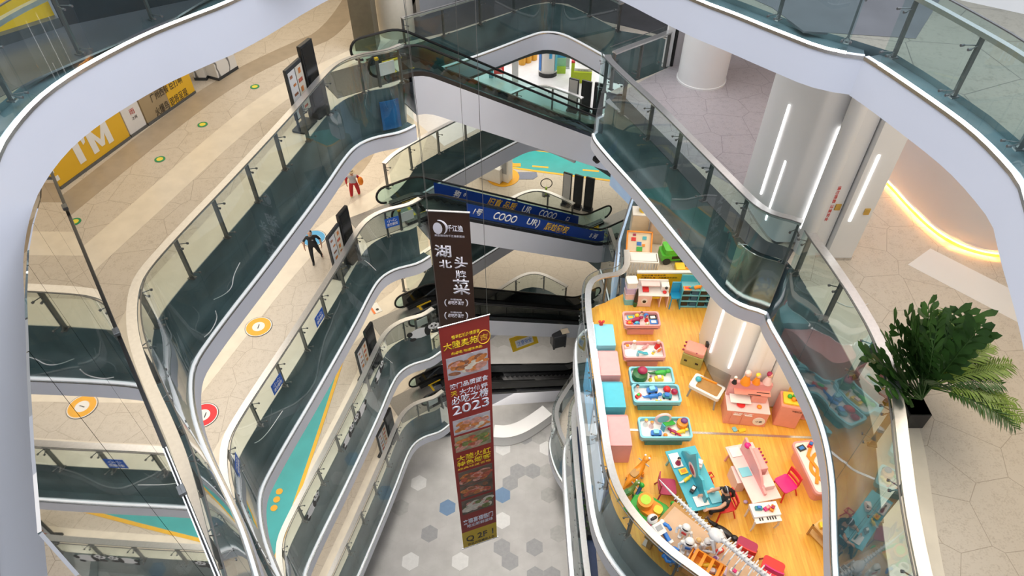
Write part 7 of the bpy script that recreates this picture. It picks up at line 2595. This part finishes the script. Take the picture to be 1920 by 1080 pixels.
# ------------------------------------------------------------------ white shop on the far side, one floor down
p = at(1027, 146, ZC)
struct(MB().lathe([(0.47, 0), (0.47, 0.20), (0.455, 0.21), (0.455, ZB - 2 - ZC)], (0, 0, 0), n=32).build('column', M_WHITE, loc=(p.x, p.y + 0.45, ZC)), 'white round column with coloured graphics in the white shop', 'column')
cw_ = thing('column_wrap', 'printed wrap with blue, yellow and orange shapes around the white shop column', 'wrap', (p.x, p.y + 0.45, ZC))
def arc_panel(a0, a1, z0, z1, r, m, nm):
    pts = [(r * math.cos(a0 + (a1 - a0) * k / 8), r * math.sin(a0 + (a1 - a0) * k / 8)) for k in range(9)]
    MB().strip(pts, -0.012, 0.0, z0, z1).build(nm, m, cw_)
arc_panel(-2.6, -0.5, 0.0, 0.22, 0.495, M_TBLK, 'dark_foot')
arc_panel(-2.75, -2.35, 0.3, 1.6, 0.472, M_TBLUE, 'blue_shape')
arc_panel(-0.8, -0.4, 0.3, 1.6, 0.472, M_AQUA, 'aqua_shape')
arc_panel(-1.5, -1.2, 1.0, 1.35, 0.472, M_STBLU, 'sky_blue_shape')
arc_panel(-2.2, -1.9, 1.5, 2.9, 0.472, M_TYEL, 'yellow_shape')
arc_panel(-1.15, -0.9, 1.9, 2.9, 0.472, M_TORA, 'orange_shape')
for k, (u, v, m, lab) in enumerate(((979, 123, M_TORA, 'orange barrel in the white shop, nearest of three'), (990, 119, M_TORA, 'orange barrel in the white shop, middle of three'), (1001, 114, M_TORA, 'orange barrel in the white shop, farthest of three'))):
    p = at(u, v, ZC)
    rt = thing('orange_barrel', lab, 'bin', (p.x, p.y + 0.15, ZC + 0.005), 0, 'orange barrels in the white shop')
    rt.scale = (0.52, 0.52, 0.6)
    MB().lathe([(0.33, 0), (0.36, 0.3), (0.36, 0.8), (0.33, 1.0)], n=22).build('drum', mat('barrel_orange', (0.72, 0.36, 0.03), 0.4, var=0.05), rt)
    MB().lathe([(0.30, 1.0), (0.28, 1.04)], n=20).build('top', M_TRED if k else M_TWHT, rt)
p = at(1000, 104, ZC)
rt = thing('bean_bag', 'magenta bean bag beyond the orange barrels', 'bean bag', (p.x + 0.45, p.y + 0.3, ZC + 0.005))
rt.scale = (0.6, 0.6, 0.6)
MB().ball((0, 0, 0.4), (0.55, 0.5, 0.45), 16, 10).build('cushion', M_TMAG, rt)
MB().ball((0, 0.25, 0.7), (0.35, 0.2, 0.35), 14, 10).build('back_cushion', M_TMAG, rt)
p = at(1090, 157, ZC)
rt = thing('shop_counter', 'lime green shop counter with a white top sign', 'counter', (p.x + 0.05, p.y + 0.15, ZC + 0.005), -0.12)
rt.scale = (0.58, 0.58, 0.58)
MB().box((0, 0, 0.5), (1.5, 0.5, 1.0)).build('body', mat('counter_lime', (0.52, 0.66, 0.02), 0.4, var=0.03), rt, bevel=0.02)
MB().box((0, -0.02, 1.1), (1.45, 0.12, 0.3)).build('sign', M_TWHT, rt, bevel=0.03)
text_obj('lettering', '欢乐园地', M_TGRY, rt, frame(Vector((0, -0.085, 1.1)), (1, 0, 0), (0, 0, 1)), w=0.9, h=0.14)
MB().box((-0.85, 0.25, 0.8), (0.28, 0.3, 1.6)).build('side_tower', MATS['counter_lime'], rt, bevel=0.02)
MB().box((-0.85, 0.25, 1.68), (0.3, 0.32, 0.16)).build('tower_cap', M_TRED, rt)
p = at(1047, 140, ZC)
rt = thing('green_shelf', 'green and white display shelf behind the shop column', 'shelf', (p.x + 0.12, p.y + 0.2, ZC + 0.005))
rt.scale = (0.55, 0.55, 0.6)
MB().box((0, 0, 0.3), (0.85, 0.4, 0.6)).build('lower_unit', M_TLIME, rt)
MB().box((0, 0.05, 0.95), (0.85, 0.3, 0.7)).build('middle_unit', mat('mint', (0.30, 0.62, 0.40), 0.4, var=0.04), rt)
MB().box((0, 0.1, 1.6), (0.85, 0.2, 0.6)).build('upper_unit', M_STBLU, rt)
p = at(1064, 128, ZC)
rt = thing('poster_stand', 'slim grey poster stand beside the green shelf', 'stand', (p.x, p.y, ZC + 0.005))
rt.scale = (0.6, 0.6, 0.6)
MB().box((0, 0, 0.85), (0.3, 0.04, 1.5)).build('board', M_TGRY, rt)
MB().rbox((0, 0, 0), (0.34, 0.3, 0.05), 0.04).build('foot', M_TGRY, rt)
for k, (u, v, m, lab) in enumerate(((1086, 122, M_LPINK, 'pink and blue display box behind the lime counter'), (1098, 128, M_STBLU, 'blue display box behind the lime counter'), (1110, 132, M_OAKD, 'brown display box behind the lime counter'))):
    p = at(u, v, ZC)
    rt = thing('display_box', lab, 'display box', (p.x + 0.1, p.y + 0.4, ZC + 0.005), 0, 'display boxes in the white shop')
    rt.scale = (0.6, 0.6, 0.6)
    MB().box((0, 0, 0.45), (0.62, 0.5, 0.9)).build('box_body', M_TWHT, rt, bevel=0.015)
    MB().box((0, 0, 1.05), (0.55, 0.42, 0.3)).build('goods', m, rt, bevel=0.02)
p = at(960, 154, ZC)
rt = thing('info_totem', 'slim white information totem in the white shop', 'totem', (p.x + 0.15, p.y + 0.05, ZC + 0.005))
rt.scale = (0.75, 0.75, 0.65)
MB().box((0, 0, 1.0), (0.42, 0.16, 2.0)).build('body', M_TWHT, rt, bevel=0.02)
MB().box((0, -0.085, 1.15), (0.34, 0.012, 1.3)).build('screen', mat('pale_screen', (0.62, 0.65, 0.66), 0.3, var=0.04), rt)
p = at(930, 148, ZC)
rt = thing('red_sign', 'red sign board at the side of the white shop', 'sign board', (p.x + 0.15, p.y + 0.1, ZC + 0.005))
rt.scale = (0.62, 0.62, 0.62)
MB().box((0, 0, 0.75), (0.8, 0.1, 0.8)).build('board', M_TRED, rt)
text_obj('lettering', '惠品', M_TWHT, rt, frame(Vector((0, -0.055, 0.75)), (1, 0, 0), (0, 0, 1)), w=0.5, h=0.22)
MB().box((-0.62, 0, 0.8), (0.35, 0.12, 1.6)).build('aqua_panel', M_AQUA, rt)
for x in (-0.3, 0.3):
    MB().box((x, 0, 0.18), (0.06, 0.1, 0.36)).build('leg', M_TGRY, rt)
p = at(884, 152, ZC + 0.2)
rt = thing('blue_sign', 'round blue shop sign with white lettering behind the topmost escalator', 'sign', (p.x + 0.1, p.y + 0.3, ZC + 0.005), 0.2)
rt.scale = (0.58, 0.58, 0.58)
MB().cyl((0, 0.03, 1.0), (0, -0.03, 1.0), 0.62, n=36).build('disc', M_STBLU, rt)
MB().box((0, 0.02, 0.22), (0.08, 0.05, 0.44)).build('post', M_TGRY, rt)
MB().rbox((0, 0.02, 0), (0.5, 0.4, 0.04), 0.05).build('foot', M_TGRY, rt)
text_obj('lettering', '乐游园', M_STW, rt, frame(Vector((0, -0.04, 1.0)), (1, 0, 0), (0, 0, 1)), w=0.95, h=0.3)
MB().tube([(-0.2, -0.045, 1.34), (0.0, -0.045, 1.28), (0.2, -0.045, 1.34)], 0.03, 6).build('swoosh', M_STW, rt)
p = at(950, 118, ZC)
rt = thing('orange_table', 'low orange play platform at the back of the white shop', 'table', (p.x, p.y + 0.3, ZC + 0.005))
rt.scale = (0.6, 0.6, 0.6)
MB().box((0, 0, 0.4), (1.6, 1.2, 0.08)).build('tabletop', M_TORA, rt, bevel=0.02)
for x in (-0.7, 0.7):
    for y in (-0.5, 0.5):
        MB().box((x, y, 0.18), (0.08, 0.08, 0.36)).build('leg', M_TORA, rt)

# things on the storey below, by the teal road
p = at(927, 338, ZD)
rt = thing('yellow_playhouse', 'small white and yellow booth by the teal road', 'booth', (p.x - 0.1, p.y + 0.2, ZD + 0.028), -0.5)
MB().box((0, 0, 0.45), (1.3, 0.7, 0.9)).build('counter', M_TWHT, rt, bevel=0.02)
MB().box((0.75, 0.2, 0.9), (0.5, 0.5, 1.8)).build('tower', M_TWHT, rt, bevel=0.02)
MB().rbox((-0.5, -0.3, 0.9), (0.5, 0.4, 0.2), 0.1).build('yellow_cap', M_TYEL, rt)
MB().box((0.75, -0.06, 1.0), (0.3, 0.02, 0.9)).build('screen', M_TGRY, rt)
p = at(943, 338, ZD)
tag(MB().lathe([(0.9, 0.0), (0.9, 0.012)], n=28).build('floor_mat', M_STOR, loc=(p.x, p.y + 0.3, ZD + 0.008)), 'round amber floor mat beside the white and yellow booth', 'floor mat')
p = at(967, 326, ZD)
tag(MB().prism([(-0.75, -0.2), (-0.4, -0.42), (0.5, -0.42), (0.75, -0.15), (0.7, 0.25), (-0.7, 0.25)], 0, 0.012).build('floor_sticker', mat('slate_sticker', (0.22, 0.25, 0.36), 0.4, var=0.05), loc=(p.x + 0.45, p.y - 0.1, ZD + 0.006)), 'slate blue hexagonal floor sticker below the teal road', 'floor sticker')
p = at(1024, 372, ZD)
rt = thing('ring_stand', 'small stand with a dark ring behind the arched glass balustrade', 'stand', (p.x, p.y + 0.3, ZD + 0.005))
MB().tube([(0.3 * math.cos(a), 0, 0.75 + 0.3 * math.sin(a)) for a in [2 * PI * k / 20 for k in range(20)]], 0.025, 6, closed=True).build('ring', M_TBLK, rt)
MB().box((0, 0, 0.25), (0.10, 0.10, 0.5)).build('post', M_TLIME, rt)
MB().rbox((0, 0, 0), (0.4, 0.3, 0.05), 0.04).build('foot', M_TBLK, rt)
# yellow barrier at the lowest escalator
p = at(982, 652, ZE)
rt = thing('yellow_barrier', 'yellow barrier board with blue print behind the lowest escalator', 'barrier', (p.x, p.y + 0.1, ZE + 0.005), 0.45)
TI2 = Matrix.Rotation(-0.7, 3, 'X')
MB().box((0, 0, 0.45), (1.5, 0.08, 0.75), M=TI2).build('board', M_YELLOW, rt)
bp_ = MB().box((0, -0.06, 0.44), (1.0, 0.03, 0.38), M=TI2).build('print_panel', M_TWHT, rt)
text_obj('lettering', '注意安全', M_TBLUE, rt, frame(Vector((0, -0.075, 0.46)) + TI2 @ Vector((0, -0.01, 0)), (1, 0, 0), TI2 @ Vector((0, 0, 1))), w=0.85, h=0.24)
MB().box((0, 0.15, 0.1), (1.2, 0.5, 0.2)).build('foot', M_YELLOW, rt)
p = at(1046, 650, ZE)
rt = thing('covered_trolley', 'black covered trolley with paper on top near the lowest escalator', 'trolley', (p.x, p.y + 0.1, ZE + 0.005), 0.3)
MB().box((0, 0, 0.55), (0.75, 0.6, 0.9)).build('cover', M_TBLK, rt, bevel=0.08)
MB().box((0.35, 0, 1.01), (0.4, 0.35, 0.02)).build('paper', mat('manila', (0.6, 0.5, 0.36), 0.6, var=0.05), rt)
for x in (-0.3, 0.3):
    for y in (-0.22, 0.22):
        MB().cyl((x, y - 0.03, 0.06), (x, y + 0.03, 0.06), 0.06, n=10).build('wheel', M_TBLK, rt)

# ------------------------------------------------------------------ ground floor: curved white counter and small signs
ring = [xy(u, v, 0.9) for u, v in ((925, 819), (950, 821), (980, 813), (1010, 795), (1034, 777))]
rs_ = smooth(ring, 0.2)
rt = thing('curved_counter', 'low curved white counter around the foot of the lowest escalator', 'counter', (rs_[0][0], rs_[0][1], 0.004))
L_ = [(x - rs_[0][0], y - rs_[0][1]) for x, y in rs_]
MB().strip(L_, 0.0, 0.12, 0.0, 0.9).build('front', M_TWHT, rt)
MB().strip(L_, -0.05, 0.75, 0.9, 0.96).build('top', M_WHITE, rt)
MB().strip(L_, -0.03, 0.0, 0.0, 0.05).build('shadow_gap', M_STEEL, rt)
for k, (u, v, lab) in enumerate(((835, 820, 'black crowd post panel beside the red banner on the ground floor'), (829, 817, 'second black panel beside the red banner on the ground floor'))):
    p = at(u, v, 0)
    rt = thing('floor_sign', lab, 'sign', (p.x + 0.62 * (k - 0.5), p.y, 0.004), 0.2, 'small black floor signs')
    MB().box((0, 0, 0.45), (0.42, 0.04, 0.6), M=Matrix.Rotation(-0.3, 3, 'X')).build('board', M_TBLK, rt)
    MB().box((0, 0.1, 0.15), (0.4, 0.3, 0.3)).build('foot', M_TGRY, rt)
